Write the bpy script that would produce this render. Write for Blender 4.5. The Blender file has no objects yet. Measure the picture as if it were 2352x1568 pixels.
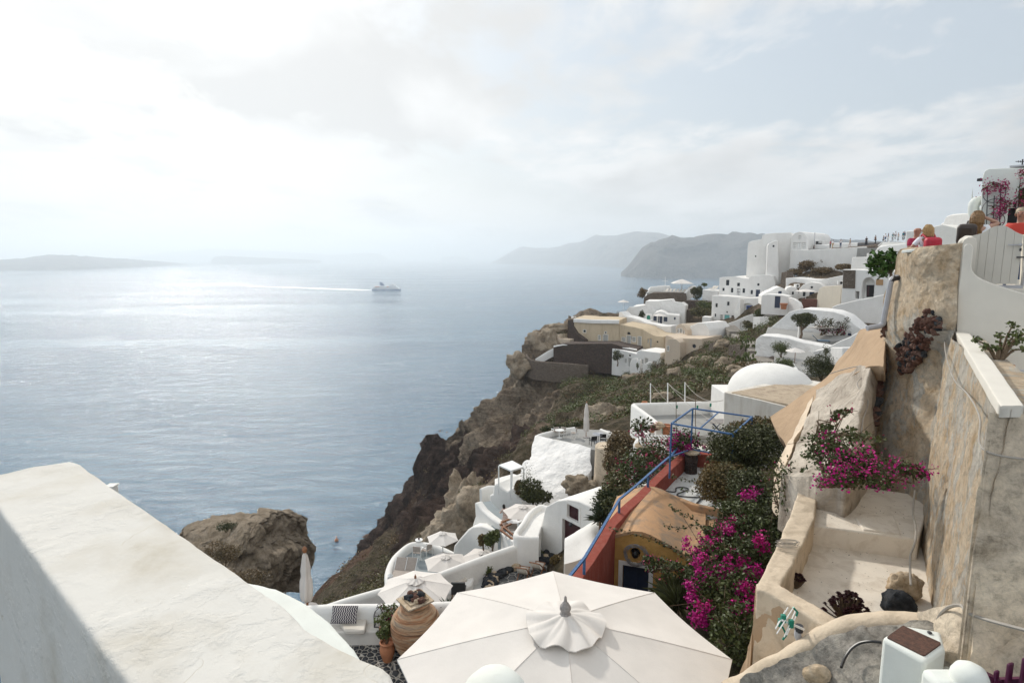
import bpy, bmesh, math, random
import numpy as np
from mathutils import Vector, Matrix
random.seed(7); RS = np.random.RandomState(11)
SC = bpy.context.scene
COL = SC.collection
R = math.radians
# ---- the camera's geometry: eye at the origin, 125 m above the sea, looking along +Y and a little down
FPX, CX, CY = 1350.0, 1176.0, 784.0
TH = math.atan((784 - 590) / FPX)
ct, st = math.cos(TH), math.sin(TH)
SEA = -125.0
def ray(u, v):
    a = (u - CX) / FPX; b = -(v - CY) / FPX
    d = Vector((a, ct + b * st, -st + b * ct))
    return d / d.y
def P(u, v, Y): return ray(u, v) * Y
def Pz(u, v, z):
    d = ray(u, v); return d * (z / d.z)
def proj(p):
    x, y, z = p
    dep = y * ct - z * st; up = y * st + z * ct
    return (CX + FPX * x / dep, CY - FPX * up / dep)
def z1(x, y): return (1176 + x / 4, 488.1 + y / 4)
def z2(x, y): return (1764 + x / 4, 344.5 + y / 4)
def z3(x, y): return (1378.1 + x / 4, 717.8 + y / 4)
def z4(x, y): return (1764 + x / 4, 717.8 + y / 4)
def z5(x, y): return (803.9 + x / 4, 1004.9 + y / 4)
def z6(x, y): return (1263.3 + x / 4, 1033.6 + y / 4)
def z7(x, y): return (1764 + x * .286, 1119.7 + y * .286)
def z8(x, y): return (631.6 + x / 4, 1234.6 + y / 4)
def z11(x, y): return (1091 + x / 4, 1234.6 + y / 4)
# ---- vectorised value noise
def _h(ix, iy, iz):
    n = (ix.astype(np.int64) * 374761393 + iy.astype(np.int64) * 668265263 + iz.astype(np.int64) * 2147483647) & 0xffffffff
    n = ((n ^ (n >> 13)) * 1274126177) & 0xffffffff
    n = (n ^ (n >> 16)) & 0xffffffff
    return n / 2147483648.0 - 1.0
def vnoise(p):
    i = np.floor(p); f = p - i; f = f * f * (3 - 2 * f); x, y, z = i[:, 0], i[:, 1], i[:, 2]
    r = 0
    for a in (0, 1):
        for b in (0, 1):
            for c in (0, 1):
                w = (f[:, 0] if a else 1 - f[:, 0]) * (f[:, 1] if b else 1 - f[:, 1]) * (f[:, 2] if c else 1 - f[:, 2])
                r = r + w * _h(x + a, y + b, z + c)
    return r
def fbm(p, s, oc=4, g=.5, off=0):
    p = np.asarray(p, float) / s + off; a = 1; r = 0
    for k in range(oc):
        r = r + a * vnoise(p + 17.3 * k); p = p * 2.03; a *= g
    return r
# ---- linking
TW = {}
def _reg(o, w): TW[o.name] = Vector(w)
def tag(o, label=None, cat=None, group=None, kind=None):
    if label: o['label'] = label
    if cat: o['category'] = cat
    if group: o['group'] = group
    if kind: o['kind'] = kind
    return o
def root(name, label, cat, loc=(0, 0, 0), group=None):
    o = bpy.data.objects.new(name, None); COL.objects.link(o); o.location = loc; o.empty_display_size = .2
    _reg(o, loc); return tag(o, label, cat, group)
def mk(name, V, F, mat, parent=None, smooth=35, bevel=0, seg=2, wob=0, wscale=1.0, origin=None):
    V = np.array(V, float).reshape(-1, 3)
    if wob:
        V = V + wob * np.stack([fbm(V, wscale, 3, off=q) for q in (3.1, 71.7, 139.3)], 1)
    if origin is None:
        origin = (V[:, 0].mean(), V[:, 1].mean(), V[:, 2].min()) if len(V) else (0, 0, 0)
    V = V - np.array(origin)
    me = bpy.data.meshes.new(name)
    if isinstance(F, np.ndarray):
        nf, k = F.shape
        me.vertices.add(len(V)); me.vertices.foreach_set('co', V.ravel())
        me.loops.add(nf * k); me.loops.foreach_set('vertex_index', F.ravel().astype(np.int32))
        me.polygons.add(nf); me.polygons.foreach_set('loop_start', np.arange(0, nf * k, k, dtype=np.int32))
        me.update(calc_edges=True)
    else:
        me.from_pydata([tuple(v) for v in V], [], F); me.update()
    o = bpy.data.objects.new(name, me); COL.objects.link(o)
    w = Vector(origin)
    if parent is not None:
        o.parent = parent; o.location = w - TW[parent.name]
    else: o.location = w
    _reg(o, w)
    if mat: me.materials.append(mat)
    if smooth:
        me.polygons.foreach_set('use_smooth', [True] * len(me.polygons))
        if smooth < 179: me.set_sharp_from_angle(angle=R(smooth))
    if bevel:
        b = o.modifiers.new('b', 'BEVEL'); b.width = bevel; b.segments = seg; b.limit_method = 'ANGLE'; b.angle_limit = R(40)
        b.harden_normals = False
    return o
def kids(o): return [c for c in COL.objects if c.parent == o]
def ctree(o, kidmap, parent=None):
    c = o.copy(); COL.objects.link(c)
    if parent is not None: c.parent = parent
    for ch in kidmap.get(o.name, []): ctree(ch, kidmap, c)
    return c
def kmap(o):
    m = {}
    def rec(x):
        m[x.name] = list(x.children)
        for c in x.children: rec(c)
    rec(o); return m
def put(o, loc, rz=0, sc=1):
    o.location = loc; o.rotation_euler = (0, 0, rz); o.scale = (sc, sc, sc) if not isinstance(sc, tuple) else sc
    return o
# ---- geometry collector
class G:
    def __init__(s): s.V = []; s.F = []
    def add(s, V, F):
        b = len(s.V); s.V += [tuple(v) for v in V]; s.F += [tuple(i + b for i in f) for f in F]; return s
    def box(s, c, d, rz=0, M=None):
        c = Vector(c); x, y, z = [k / 2 for k in d]; ca, sa = math.cos(rz), math.sin(rz)
        V = []
        for a, b, e in ((-x, -y, -z), (x, -y, -z), (x, y, -z), (-x, y, -z), (-x, -y, z), (x, -y, z), (x, y, z), (-x, y, z)):
            v = Vector((a, b, e)) if M is None else M @ Vector((a, b, e))
            V.append(c + Vector((v.x * ca - v.y * sa, v.x * sa + v.y * ca, v.z)))
        return s.add(V, [(0, 3, 2, 1), (4, 5, 6, 7), (0, 1, 5, 4), (1, 2, 6, 5), (2, 3, 7, 6), (3, 0, 4, 7)])
    def bar(s, a, b, w, h=None):
        a = Vector(a); b = Vector(b); h = h or w; d = (b - a); L = d.length
        if L < 1e-6: return s
        M = d.to_track_quat('Y', 'Z').to_matrix()
        return s.box((a + b) / 2, (w, L, h), 0, M)
    def prism(s, pts, zb, zt=None):
        n = len(pts); top = [Vector((p[0], p[1], (p[2] if zt is None else zt))) for p in pts]
        zbs = zb if isinstance(zb, (list, tuple)) else [zb] * n
        bot = [Vector((p[0], p[1], zbs[i])) for i, p in enumerate(pts)]
        F = [tuple(range(n)), tuple(range(2 * n - 1, n - 1, -1))] + [(n + i, n + (i + 1) % n, (i + 1) % n, i) for i in range(n)]
        a = sum(top[i].x * top[(i + 1) % n].y - top[(i + 1) % n].x * top[i].y for i in range(n))
        if a < 0: F = [tuple(reversed(f)) for f in F]
        return s.add(top + bot, F)
    def tube(s, pts, r, n=6, cap=True):
        pts = [Vector(p) for p in pts]; m = len(pts); rr = r if isinstance(r, (list, tuple)) else [r] * m
        V = []; up = None
        for i, p in enumerate(pts):
            t = (pts[min(i + 1, m - 1)] - pts[max(i - 1, 0)]).normalized()
            if up is None: up = Vector((0, 0, 1)) if abs(t.z) < .9 else Vector((1, 0, 0))
            a = t.cross(up).normalized(); b = a.cross(t).normalized(); up = b
            for k in range(n):
                q = 2 * math.pi * k / n; V.append(p + rr[i] * (math.cos(q) * a + math.sin(q) * b))
        F = [(i * n + k, i * n + (k + 1) % n, (i + 1) * n + (k + 1) % n, (i + 1) * n + k) for i in range(m - 1) for k in range(n)]
        if cap: F += [tuple(range(n - 1, -1, -1)), tuple((m - 1) * n + k for k in range(n))]
        return s.add(V, F)
    def lathe(s, prof, c=(0, 0, 0), n=20, sx=1, sy=1):
        V = [(c[0] + sx * r * math.cos(2 * math.pi * k / n), c[1] + sy * r * math.sin(2 * math.pi * k / n), c[2] + z) for r, z in prof for k in range(n)]
        m = len(prof)
        F = [(i * n + k, i * n + (k + 1) % n, (i + 1) * n + (k + 1) % n, (i + 1) * n + k) for i in range(m - 1) for k in range(n)]
        F += [tuple(range(n - 1, -1, -1)), tuple((m - 1) * n + k for k in range(n))]
        return s.add(V, F)
    def loft(s, rows, closed=False):
        m, n = len(rows), len(rows[0]); V = [p for r in rows for p in r]
        F = [(i * n + k, i * n + (k + 1) % n, (i + 1) * n + (k + 1) % n, (i + 1) * n + k) for i in range(m - 1) for k in range(n if closed else n - 1)]
        return s.add(V, F)
    def ball(s, c, r, n=10, m=6, sq=(1, 1, 1)):
        prof = [(r * math.sin(math.pi * i / m), -r * math.cos(math.pi * i / m) * sq[2]) for i in range(m + 1)]
        prof[0] = (r * .02, prof[0][1]); prof[-1] = (r * .02, prof[-1][1])
        return s.lathe(prof, c, n, sq[0], sq[1])
    def build(s, name, mat, parent=None, **k): return mk(name, s.V, s.F, mat, parent, **k)
def crom(pts, k=6):
    pts = [np.array(p, float) for p in pts]; o = []
    for i in range(len(pts) - 1):
        p0, p1, p2, p3 = pts[max(i - 1, 0)], pts[i], pts[i + 1], pts[min(i + 2, len(pts) - 1)]
        for j in range(k):
            t = j / k
            o.append(.5 * (2 * p1 + (p2 - p0) * t + (2 * p0 - 5 * p1 + 4 * p2 - p3) * t * t + (3 * p1 - p0 - 3 * p2 + p3) * t ** 3))
    o.append(pts[-1]); return [tuple(q) for q in o]
def lin(pts, k=6):
    o = []
    for a, b in zip(pts[:-1], pts[1:]):
        a = np.array(a, float); b = np.array(b, float)
        o += [tuple(a + (b - a) * j / k) for j in range(k)]
    return o + [tuple(map(float, pts[-1]))]
def wallg(g, path, t, zb, cap=None, nc=5, k=5, smooth=True, side=0):
    """a wall along path [(x,y,ztop)...], thickness t, down to zb (number or 'd' below top), rounded cap. side shifts the path to an edge"""
    pts = crom(path, k) if smooth else lin(path, k)
    cap = t * .5 if cap is None else cap
    rows = []; m = len(pts)
    for i, p in enumerate(pts):
        a = np.array(pts[max(i - 1, 0)][:2]); b = np.array(pts[min(i + 1, m - 1)][:2]); d = b - a; L = np.hypot(*d)
        d = d / max(L, 1e-6); n = np.array([-d[1], d[0]]); c = np.array(p[:2]) + n * side * t / 2
        zt = p[2]; z0 = zb if not callable(zb) else zb(p)
        row = [(*(c + n * t / 2), z0), (*(c + n * t / 2), (z0 + zt) / 2)]
        for j in range(nc + 1):
            q = math.pi * j / nc; w = t / 2 * math.cos(q) if cap >= t * .49 else (t / 2 - cap) * (1 if math.cos(q) > 1e-6 else -1 if math.cos(q) < -1e-6 else 0) + cap * math.cos(q)
            row.append((*(c + n * w), zt - cap + cap * math.sin(q)))
        row += [(*(c - n * t / 2), (z0 + zt) / 2), (*(c - n * t / 2), z0)]
        rows.append(row)
    g.loft(rows, closed=True); nn = len(rows[0]); b = len(g.V) - nn * m
    g.F.append(tuple(b + q for q in range(nn))); g.F.append(tuple(b + (m - 1) * nn + q for q in reversed(range(nn))))
    return g
def wall(name, label, path, t, zb, mat, cat='wall', parent=None, wob=.015, wscale=.8, group=None, **k):
    g = wallg(G(), path, t, zb, **k)
    o = g.build(name, mat, parent, wob=wob, wscale=wscale, smooth=50)
    if parent is None: tag(o, label, cat, group)
    return o
def patch(rows, nu=8, nv=8):
    """smooth grid through a net of points"""
    a = [crom(r, nu) for r in rows]
    cols = list(zip(*a)); b = [crom(c, nv) for c in cols]
    return [list(r) for r in zip(*b)]
def patchblock(name, rows, mat, drop=3.0, parent=None, nu=8, nv=8, wob=.03, wscale=.7, sm=True, **k):
    """net of 3D points -> displaced surface with skirts and floor (a solid mass)"""
    pr = patch(rows, nu, nv) if sm else [lin(r, nu) for r in zip(*[lin(c, nv) for c in zip(*rows)])]
    if not sm: pr = [list(r) for r in pr]
    m, n = len(pr), len(pr[0])
    A = np.array(pr, float).reshape(-1, 3)
    if wob: A = A + wob * np.stack([fbm(A, wscale, 4, off=q) for q in (3.1, 71.7, 139.3)], 1)
    g = G(); g.V = [tuple(v) for v in A]
    g.F = [(i * n + k, i * n + k + 1, (i + 1) * n + k + 1, (i + 1) * n + k) for i in range(m - 1) for k in range(n - 1)]
    rim = [i for i in range(n)] + [i * n + n - 1 for i in range(1, m)] + [(m - 1) * n + i for i in range(n - 2, -1, -1)] + [i * n for i in range(m - 2, 0, -1)]
    zb = A[:, 2].min() - drop; b = len(g.V)
    g.V += [(A[i][0], A[i][1], zb) for i in rim]; L = len(rim)
    g.F += [(rim[(i + 1) % L], rim[i], b + i, b + (i + 1) % L) for i in range(L)]
    g.F.append(tuple(b + i for i in range(L)))
    o = mk(name, g.V, g.F, mat, parent, smooth=k.pop('smooth', 60), **k)
    bm = bmesh.new(); bm.from_mesh(o.data); bmesh.ops.recalc_face_normals(bm, faces=bm.faces); bm.to_mesh(o.data); bm.free()
    return o
# ---- facades: a plane through two points, outlines and openings given as rays that hit that plane
class Plane:
    def __init__(s, A, B):
        s.A = Vector((A[0], A[1], 0)); e = Vector((B[0] - A[0], B[1] - A[1], 0)); s.L = e.length; s.e = e / s.L
        s.n = Vector((-s.e.y, s.e.x, 0))
        if s.n.dot(s.A) < 0: s.n = -s.n
    def hit(s, u, v):
        d = ray(u, v); t = s.A.dot(s.n) / d.dot(s.n); p = d * t
        return ((p - s.A).dot(s.e), p.z)
    def at(s, q, z, dep=0): return s.A + s.e * q + s.n * dep + Vector((0, 0, z))
def PL(uA, vA, YA, uB, vB, YB): return Plane(P(uA, vA, YA), P(uB, vB, YB))
def archpts(s0, za, s1, zb, n=10, rise=None):
    """rectangle with a round head, counter-clockwise from the lower left"""
    r = (s1 - s0) / 2; rise = r if rise is None else rise; c = (s0 + s1) / 2
    return [(s0, za), (s1, za)] + [(c + r * math.cos(math.pi * i / n), zb - rise + rise * math.sin(math.pi * i / n)) for i in range(n + 1)]
def slabholes(g, pl, outer, holes, depth, reveal=.15, off=0):
    """extruded outline with recessed openings"""
    def area(p): return sum(p[i][0] * p[(i + 1) % len(p)][1] - p[(i + 1) % len(p)][0] * p[i][1] for i in range(len(p)))
    if area(outer) < 0: outer = outer[::-1]
    holes = [h if area(h) > 0 else h[::-1] for h in holes]
    loops = [outer] + holes; allp = [q for l in loops for q in l]
    bm = bmesh.new(); vv = [bm.verts.new((q[0], q[1], 0)) for q in allp]; ed = []; k = 0
    for l in loops: ed += [bm.edges.new((vv[k + i], vv[k + (i + 1) % len(l)])) for i in range(len(l))]; k += len(l)
    for i, x in enumerate(vv): x.index = i
    bmesh.ops.triangle_fill(bm, use_beauty=True, use_dissolve=False, edges=ed)
    tris = [tuple(x.index for x in f.verts) for f in bm.faces]; bm.free()
    b = len(g.V); g.V += [tuple(pl.at(q[0], q[1], off)) for q in allp]
    # orientation: front normal is -n
    def orient(t):
        a, c, d = [Vector(g.V[b + i]) for i in t]
        return t if (c - a).cross(d - a).dot(pl.n) < 0 else t[::-1]
    g.F += [tuple(b + i for i in orient(t)) for t in tris]
    n = len(outer); bb = len(g.V); g.V += [tuple(pl.at(q[0], q[1], off + depth)) for q in outer]
    flip = orient((0, 1, 2)) if False else None
    sgn = pl.e.cross(Vector((0, 0, 1))).dot(pl.n) < 0
    for i in range(n):
        f = (b + i, bb + i, bb + (i + 1) % n, b + (i + 1) % n); g.F.append(f if sgn else f[::-1])
    f = tuple(bb + i for i in range(n)); g.F.append(f[::-1] if sgn else f)
    k = n
    for h in holes:
        hb = len(g.V); g.V += [tuple(pl.at(q[0], q[1], off + reveal)) for q in h]; m = len(h)
        for i in range(m):
            f = (b + k + i, b + k + (i + 1) % m, hb + (i + 1) % m, hb + i); g.F.append(f if sgn else f[::-1])
        f = tuple(hb + i for i in range(m)); g.F.append(f if sgn else f[::-1])
        k += m
    return g
def fixn(o):
    bm = bmesh.new(); bm.from_mesh(o.data); bmesh.ops.recalc_face_normals(bm, faces=bm.faces); bm.to_mesh(o.data); bm.free(); return o
def block(name, label, cat, pl, outline, depth, mat, zb=None, op=(), parent=None, group=None, bevel=.06, wob=0, reveal=.15, far=True, roofmat=None, body='wall', label2=None):
    """a building: outline (pixels) on plane pl, extruded backwards; op: openings (kind, u0,v0,u1,v1, material, opts)"""
    out = [pl.hit(*q) for q in outline]
    if zb is not None:
        # extend the two ends of the outline down to zb
        out = out + [(out[-1][0], zb), (out[0][0], zb)]
    holes = []; spec = []
    for q in op:
        kind, u0, v0, u1, v1, m = q[:6]; o = q[6] if len(q) > 6 else {}
        vm = (v0 + v1) / 2; um = (u0 + u1) / 2
        s0 = pl.hit(u0, vm)[0]; s1 = pl.hit(u1, vm)[0]; za = pl.hit(um, v1)[1]; zc = pl.hit(um, v0)[1]
        if s0 > s1: s0, s1 = s1, s0
        if za > zc: za, zc = zc, za
        if o.get('round'): c = ((s0 + s1) / 2, (za + zc) / 2); h = [(c[0] + (s1 - s0) / 2 * math.cos(t * math.pi / 8), c[1] + (zc - za) / 2 * math.sin(t * math.pi / 8)) for t in range(16)]
        else: h = archpts(s0, za, s1, zc, rise=o.get('rise')) if o.get('arch') else [(s0, za), (s1, za), (s1, zc), (s0, zc)]
        holes.append(h); spec.append((kind, s0, za, s1, zc, m, o, h))
    r = root(name, label, cat, tuple(pl.at(sum(q[0] for q in out) / len(out), min(q[1] for q in out), depth / 2)), group) if parent is None else parent
    g = slabholes(G(), pl, out, holes, depth, reveal)
    w = g.build(body, mat, r, bevel=bevel, smooth=35, wob=wob)
    fixn(w)
    if label2: w['label'] = label2
    for kind, s0, za, s1, zc, m, o, h in spec:
        if kind == 'niche': continue
        g = G(); d0 = reveal - .05; d1 = reveal - .003; n = len(h)
        g.V = [tuple(pl.at(q[0], q[1], d0)) for q in h] + [tuple(pl.at(q[0], q[1], d1)) for q in h]
        g.F = [tuple(range(n)), tuple(range(2 * n - 1, n - 1, -1))] + [(i, (i + 1) % n, n + (i + 1) % n, n + i) for i in range(n)]
        p = fixn(g.build(kind, m, r, smooth=0))
        fr = o.get('frame')
        if fr:
            fw = o.get('fw', .08); g = G(); e = o.get('proud', -.02); W = s1 - s0; H = zc - za
            def bx(a, b, c, d, t0, t1):
                V = [pl.at(a, b, t0), pl.at(c, b, t0), pl.at(c, d, t0), pl.at(a, d, t0), pl.at(a, b, t1), pl.at(c, b, t1), pl.at(c, d, t1), pl.at(a, d, t1)]
                g.add(V, [(0, 1, 2, 3), (7, 6, 5, 4), (0, 4, 5, 1), (1, 5, 6, 2), (2, 6, 7, 3), (3, 7, 4, 0)])
            bx(s0 - fw, za - (0 if kind == 'door' else fw), s0, zc + fw, e, .03); bx(s1, za - (0 if kind == 'door' else fw), s1 + fw, zc + fw, e, .03)
            bx(s0, zc, s1, zc + fw, e, .03)
            if kind != 'door': bx(s0, za - fw, s1, za, e, .03)
            fixn(g.build('frame', fr, p, smooth=0))
        mu = o.get('mull')
        if mu:
            g = G(); mw = o.get('mw', .05); nx, ny = o.get('grid', (2, 2))
            def bx2(a, b, c, d):
                V = [pl.at(x, z, t) for t in (d0 - .025, d0 - .002) for x, z in ((a, b), (c, b), (c, d), (a, d))]
                g.add(V, [(0, 1, 2, 3), (7, 6, 5, 4), (0, 4, 5, 1), (1, 5, 6, 2), (2, 6, 7, 3), (3, 7, 4, 0)])
            bx2(s0, za, s0 + mw, zc); bx2(s1 - mw, za, s1, zc)
            top = zc - (s1 - s0) / 2 if o.get('arch') else zc
            bx2(s0 + mw, za, s1 - mw, za + mw); bx2(s0 + mw, top - mw, s1 - mw, top)
            for i in range(1, nx): x = s0 + (s1 - s0) * i / nx; bx2(x - mw / 2, za + mw, x + mw / 2, top - mw)
            xs = [s0 + mw] + [s0 + (s1 - s0) * i / nx for i in range(1, nx)] + [s1 - mw]
            for j in range(1, ny):
                z = za + (top - za) * j / ny
                for i in range(nx):
                    bx2(xs[i] + (mw / 2 if i else 0), z - mw / 2, xs[i + 1] - (mw / 2 if i < nx - 1 else 0), z + mw / 2)
            fixn(g.build('sash' if kind != 'door' else 'door_rail', mu, p, smooth=0))
    return r
# ---- materials
def mat(name):
    m = bpy.data.materials.new(name); m.use_nodes = True; nt = m.node_tree
    return m, nt, nt.nodes['Principled BSDF']
def node(nt, t, **k):
    n = nt.nodes.new(t)
    for a, b in k.items():
        if a == 'inp':
            for x, y in b.items(): n.inputs[x].default_value = y
        else: setattr(n, a, b)
    return n
def rgb(c): return (*c, 1)
def mixn(nt, a, b, fac, bt='MIX'):
    n = nt.nodes.new('ShaderNodeMix'); n.data_type = 'RGBA'; n.blend_type = bt
    for i, x in ((0, fac), (6, a), (7, b)):
        if hasattr(x, 'links'): nt.links.new(x, n.inputs[i])
        else: n.inputs[i].default_value = x if i == 0 else rgb(x) if len(x) == 3 else x
    return n.outputs[2]
def ramp(nt, src, pts):
    n = nt.nodes.new('ShaderNodeValToRGB'); nt.links.new(src, n.inputs[0]); e = n.color_ramp.elements
    while len(e) < len(pts): e.new(.5)
    for i, (p, c) in enumerate(pts): e[i].position = p; e[i].color = rgb(c) if not isinstance(c, (int, float)) else (c, c, c, 1)
    return n.outputs[0]
def nz(nt, vec, scale, detail=5, rough=.55, dist=0, typ='n'):
    n = nt.nodes.new('ShaderNodeTexNoise'); n.inputs['Scale'].default_value = scale; n.inputs['Detail'].default_value = detail
    n.inputs['Roughness'].default_value = rough; n.inputs['Distortion'].default_value = dist
    nt.links.new(vec, n.inputs['Vector']); return n.outputs['Fac']
def vor(nt, vec, scale, feat='F1', rnd=1, out='Distance'):
    n = nt.nodes.new('ShaderNodeTexVoronoi'); n.feature = feat; n.inputs['Scale'].default_value = scale; n.inputs['Randomness'].default_value = rnd
    nt.links.new(vec, n.inputs['Vector']); return n.outputs[out]
def bumpn(nt, b, hs):
    prev = None
    for src, st_, dist in hs:
        n = nt.nodes.new('ShaderNodeBump'); n.inputs['Strength'].default_value = st_; n.inputs['Distance'].default_value = dist
        nt.links.new(src, n.inputs['Height'])
        if prev is not None: nt.links.new(prev, n.inputs['Normal'])
        prev = n.outputs[0]
    nt.links.new(prev, b.inputs['Normal'])
def coord(nt, stretch=None, kind='Object'):
    t = nt.nodes.new('ShaderNodeTexCoord').outputs[kind]
    if stretch:
        m = nt.nodes.new('ShaderNodeMapping'); m.inputs['Scale'].default_value = stretch; nt.links.new(t, m.inputs[0]); t = m.outputs[0]
    return t
def plain(name, c, rough=.6, metal=0, var=.12, sc=8, bump=0, bsc=40, spec=None):
    m, nt, b = mat(name); v = coord(nt)
    c2 = tuple(x * (1 - var) for x in c); c3 = tuple(min(1, x * (1 + var)) for x in c)
    nt.links.new(ramp(nt, nz(nt, v, sc), [(.3, c2), (.7, c3)]), b.inputs['Base Color'])
    b.inputs['Roughness'].default_value = rough; b.inputs['Metallic'].default_value = metal
    if spec is not None: b.inputs['Specular IOR Level'].default_value = spec
    if bump: bumpn(nt, b, [(nz(nt, v, bsc), bump, .02)])
    return m
def plaster(name, c, stain=(.5, .47, .42), amt=.25, sc=.6, bump=.25, bsc=14, bdist=.03, streak=True, rough=.9):
    """lime wash: brush mottling, rain streaks, soft lumps"""
    m, nt, b = mat(name); v = coord(nt); vs = coord(nt, (1, 1, .22))
    a = ramp(nt, nz(nt, v, sc * 3, 8, .62), [(.35, 0), (.75, 1)])
    s = ramp(nt, nz(nt, vs if streak else v, sc * 2.2, 9, .65, .6), [(.47, 0), (.70, 1)])
    base = mixn(nt, tuple(x * .93 for x in c), c, a)
    f = node(nt, 'ShaderNodeMath', operation='MULTIPLY', inp={1: amt}); nt.links.new(s, f.inputs[0])
    nt.links.new(mixn(nt, base, stain, f.outputs[0]), b.inputs['Base Color'])
    b.inputs['Roughness'].default_value = rough; b.inputs['Specular IOR Level'].default_value = .2
    bumpn(nt, b, [(nz(nt, v, bsc * .12, 4), bump, bdist * 5), (nz(nt, v, bsc, 8, .6), bump, bdist)])
    return m
W_ = plaster('limewash', (.80, .78, .74), amt=.10)
W_FAR = plaster('limewash_far', (.82, .80, .765), amt=.16, sc=.25, bsc=3, bump=.3, bdist=.08)
W_NEAR = plaster('limewash_near', (.76, .78, .73), (.62, .58, .50), amt=.16, sc=1.2, bump=.12, bsc=22, bdist=.008, streak=False)
W_CREAM = plaster('cream_wash', (.70, .66, .585), amt=.15, sc=1, bump=.08, bsc=30, bdist=.01)
W_LUMP = plaster('lumpy_limewash', (.82, .80, .77), (.66, .64, .6), amt=.25, sc=.5, bump=.8, bsc=4, bdist=.12)
BEIGE = plaster('beige_render', (.60, .49, .345), (.38, .29, .19), amt=.55, sc=.35, bump=.3, bsc=6)
PEACH = plaster('pale_peach_render', (.62, .51, .395), (.48, .39, .30), amt=.3, sc=.5, bump=.3, bsc=6)
OCHRE = plaster('ochre_render', (.56, .325, .105), (.38, .21, .06), amt=.6, sc=1.6, bump=.45, bsc=16, streak=False)
RED = plaster('red_painted_plaster', (.29, .068, .048), (.36, .16, .12), amt=.4, sc=2, bump=.3, bsc=25)
BROWNW = plaster('brown_render', (.46, .325, .21), (.29, .20, .13), amt=.45, sc=1.1, bump=.25, bsc=25, streak=False)
SAND = plaster('sand_render', (.64, .53, .40), (.30, .24, .17), amt=.7, sc=1.3, bump=.4, bsc=26, bdist=.02, streak=False)
PALEFLOOR = plaster('worn_pale_floor', (.78, .71, .61), (.48, .40, .31), amt=.6, sc=1.6, bump=.25, bsc=18, bdist=.015, streak=False)
GREYFLOOR = plaster('grey_floor', (.33, .325, .31), (.22, .215, .2), amt=.4, sc=.8, bump=.1, bsc=20, streak=False)
BLUEGREY = plaster('blue_grey_deck', (.30, .335, .345), (.24, .26, .27), amt=.4, sc=.8, bump=.1, bsc=20, streak=False)
WORNROOF = plaster('worn_white_roof', (.66, .66, .63), (.36, .34, .31), amt=.75, sc=1.7, bump=.4, bsc=12, streak=False)
BROWNTOP = plaster('dusty_brown_roof', (.46, .37, .27), (.24, .18, .13), amt=.8, sc=1.2, bump=.5, bsc=9, bdist=.05, streak=False)
FABRIC = plain('canvas', (.675, .635, .59), .9, var=.05, sc=2.2, bump=.35, bsc=3.5)
FABRIC2 = plain('canvas_weathered', (.62, .575, .53), .9, var=.05, sc=2, bump=.1, bsc=200)
WOOD = plain('varnished_wood', (.24, .10, .04), .45, var=.3, sc=20)
GREYWOOD = plain('weathered_wood', (.27, .25, .24), .7, var=.25, sc=30)
TERRA = plain('terracotta', (.40, .16, .075), .8, var=.2, sc=6, bump=.2)
METALW = plain('white_metal', (.78, .78, .76), .4, var=.03)
METALG = plain('grey_pvc', (.40, .40, .42), .4, var=.08)
METALD = plain('dark_iron', (.03, .03, .035), .5, var=.3)
GREENP = plain('green_plastic', (.01, .20, .13), .4, var=.1)
BLUEP = plain('blue_paint', (.045, .125, .28), .45, var=.3, sc=14, bump=.1)
NAVY = plain('dark_blue_paint', (.022, .036, .075), .5, var=.2)
BLUEDOOR = plain('blue_door_paint', (.02, .07, .30), .45, var=.1)
TURQ = plain('turquoise_paint', (.15, .42, .40), .5, var=.1)
GREYDOOR = plain('grey_door_paint', (.42, .41, .38), .6, var=.08)
MAROON = plain('dark_red_paint', (.045, .008, .012), .4, var=.2)
PURPLE = plain('purple_paint', (.085, .012, .045), .35, var=.15)
GLASSD = plain('dark_window', (.022, .024, .028), .12, var=.3, sc=1)
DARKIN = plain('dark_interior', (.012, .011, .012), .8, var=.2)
WHITEP = plain('white_paint', (.80, .79, .76), .5, var=.03)
BLACKP = plain('black_plastic', (.012, .012, .013), .35, var=.2)
CABLE = plain('cable_grey', (.34, .31, .27), .6, var=.1)
RUSTY = plain('rusty_plate', (.085, .038, .024), .6, var=.45, sc=30, bump=.35, bsc=90)
STRAW = plain('sling_fabric', (.36, .31, .27), .8, var=.08)
CUSH = plain('cushion_fabric', (.60, .55, .48), .9, var=.04)
WATERP = plain('pool_water', (.10, .42, .33), .05, var=.1)
BARK = plain('bark', (.16, .115, .08), .9, var=.35, sc=20, bump=.4)
TWIG = plain('dry_twigs', (.13, .09, .055), .9, var=.3, sc=20)
def leafmat(name, c, var=.5, trans=True, rough=.55):
    m, nt, b = mat(name)
    gi = nt.nodes.new('ShaderNodeNewGeometry')
    c1 = tuple(x * (1 - var) for x in c); c2 = tuple(min(1, x * (1 + var)) for x in c)
    v = coord(nt)
    n2 = ramp(nt, nz(nt, v, .9, 4), [(.3, 0), (.7, 1)])
    r = ramp(nt, gi.outputs['Random Per Island'], [(0, c1), (1, c2)])
    c3 = (min(1, c[0] * 1.6), c[1] * 1.15, c[2] * .8)
    col = mixn(nt, r, c3, n2, 'MIX'); mm = mixn(nt, r, col, .5)
    nt.links.new(mm, b.inputs['Base Color']); b.inputs['Roughness'].default_value = rough
    b.inputs['Specular IOR Level'].default_value = .3
    return m
L_DARK = leafmat('dark_leaves', (.052, .062, .022))
L_MID = leafmat('green_leaves', (.074, .098, .030))
L_OLIVE = leafmat('olive_scrub', (.085, .085, .033))
L_DRY = leafmat('dry_scrub', (.13, .098, .05))
L_BOUG = leafmat('creeper_leaves', (.052, .07, .022))
L_BRONZE = leafmat('bronze_leaves', (.12, .092, .035))
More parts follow.
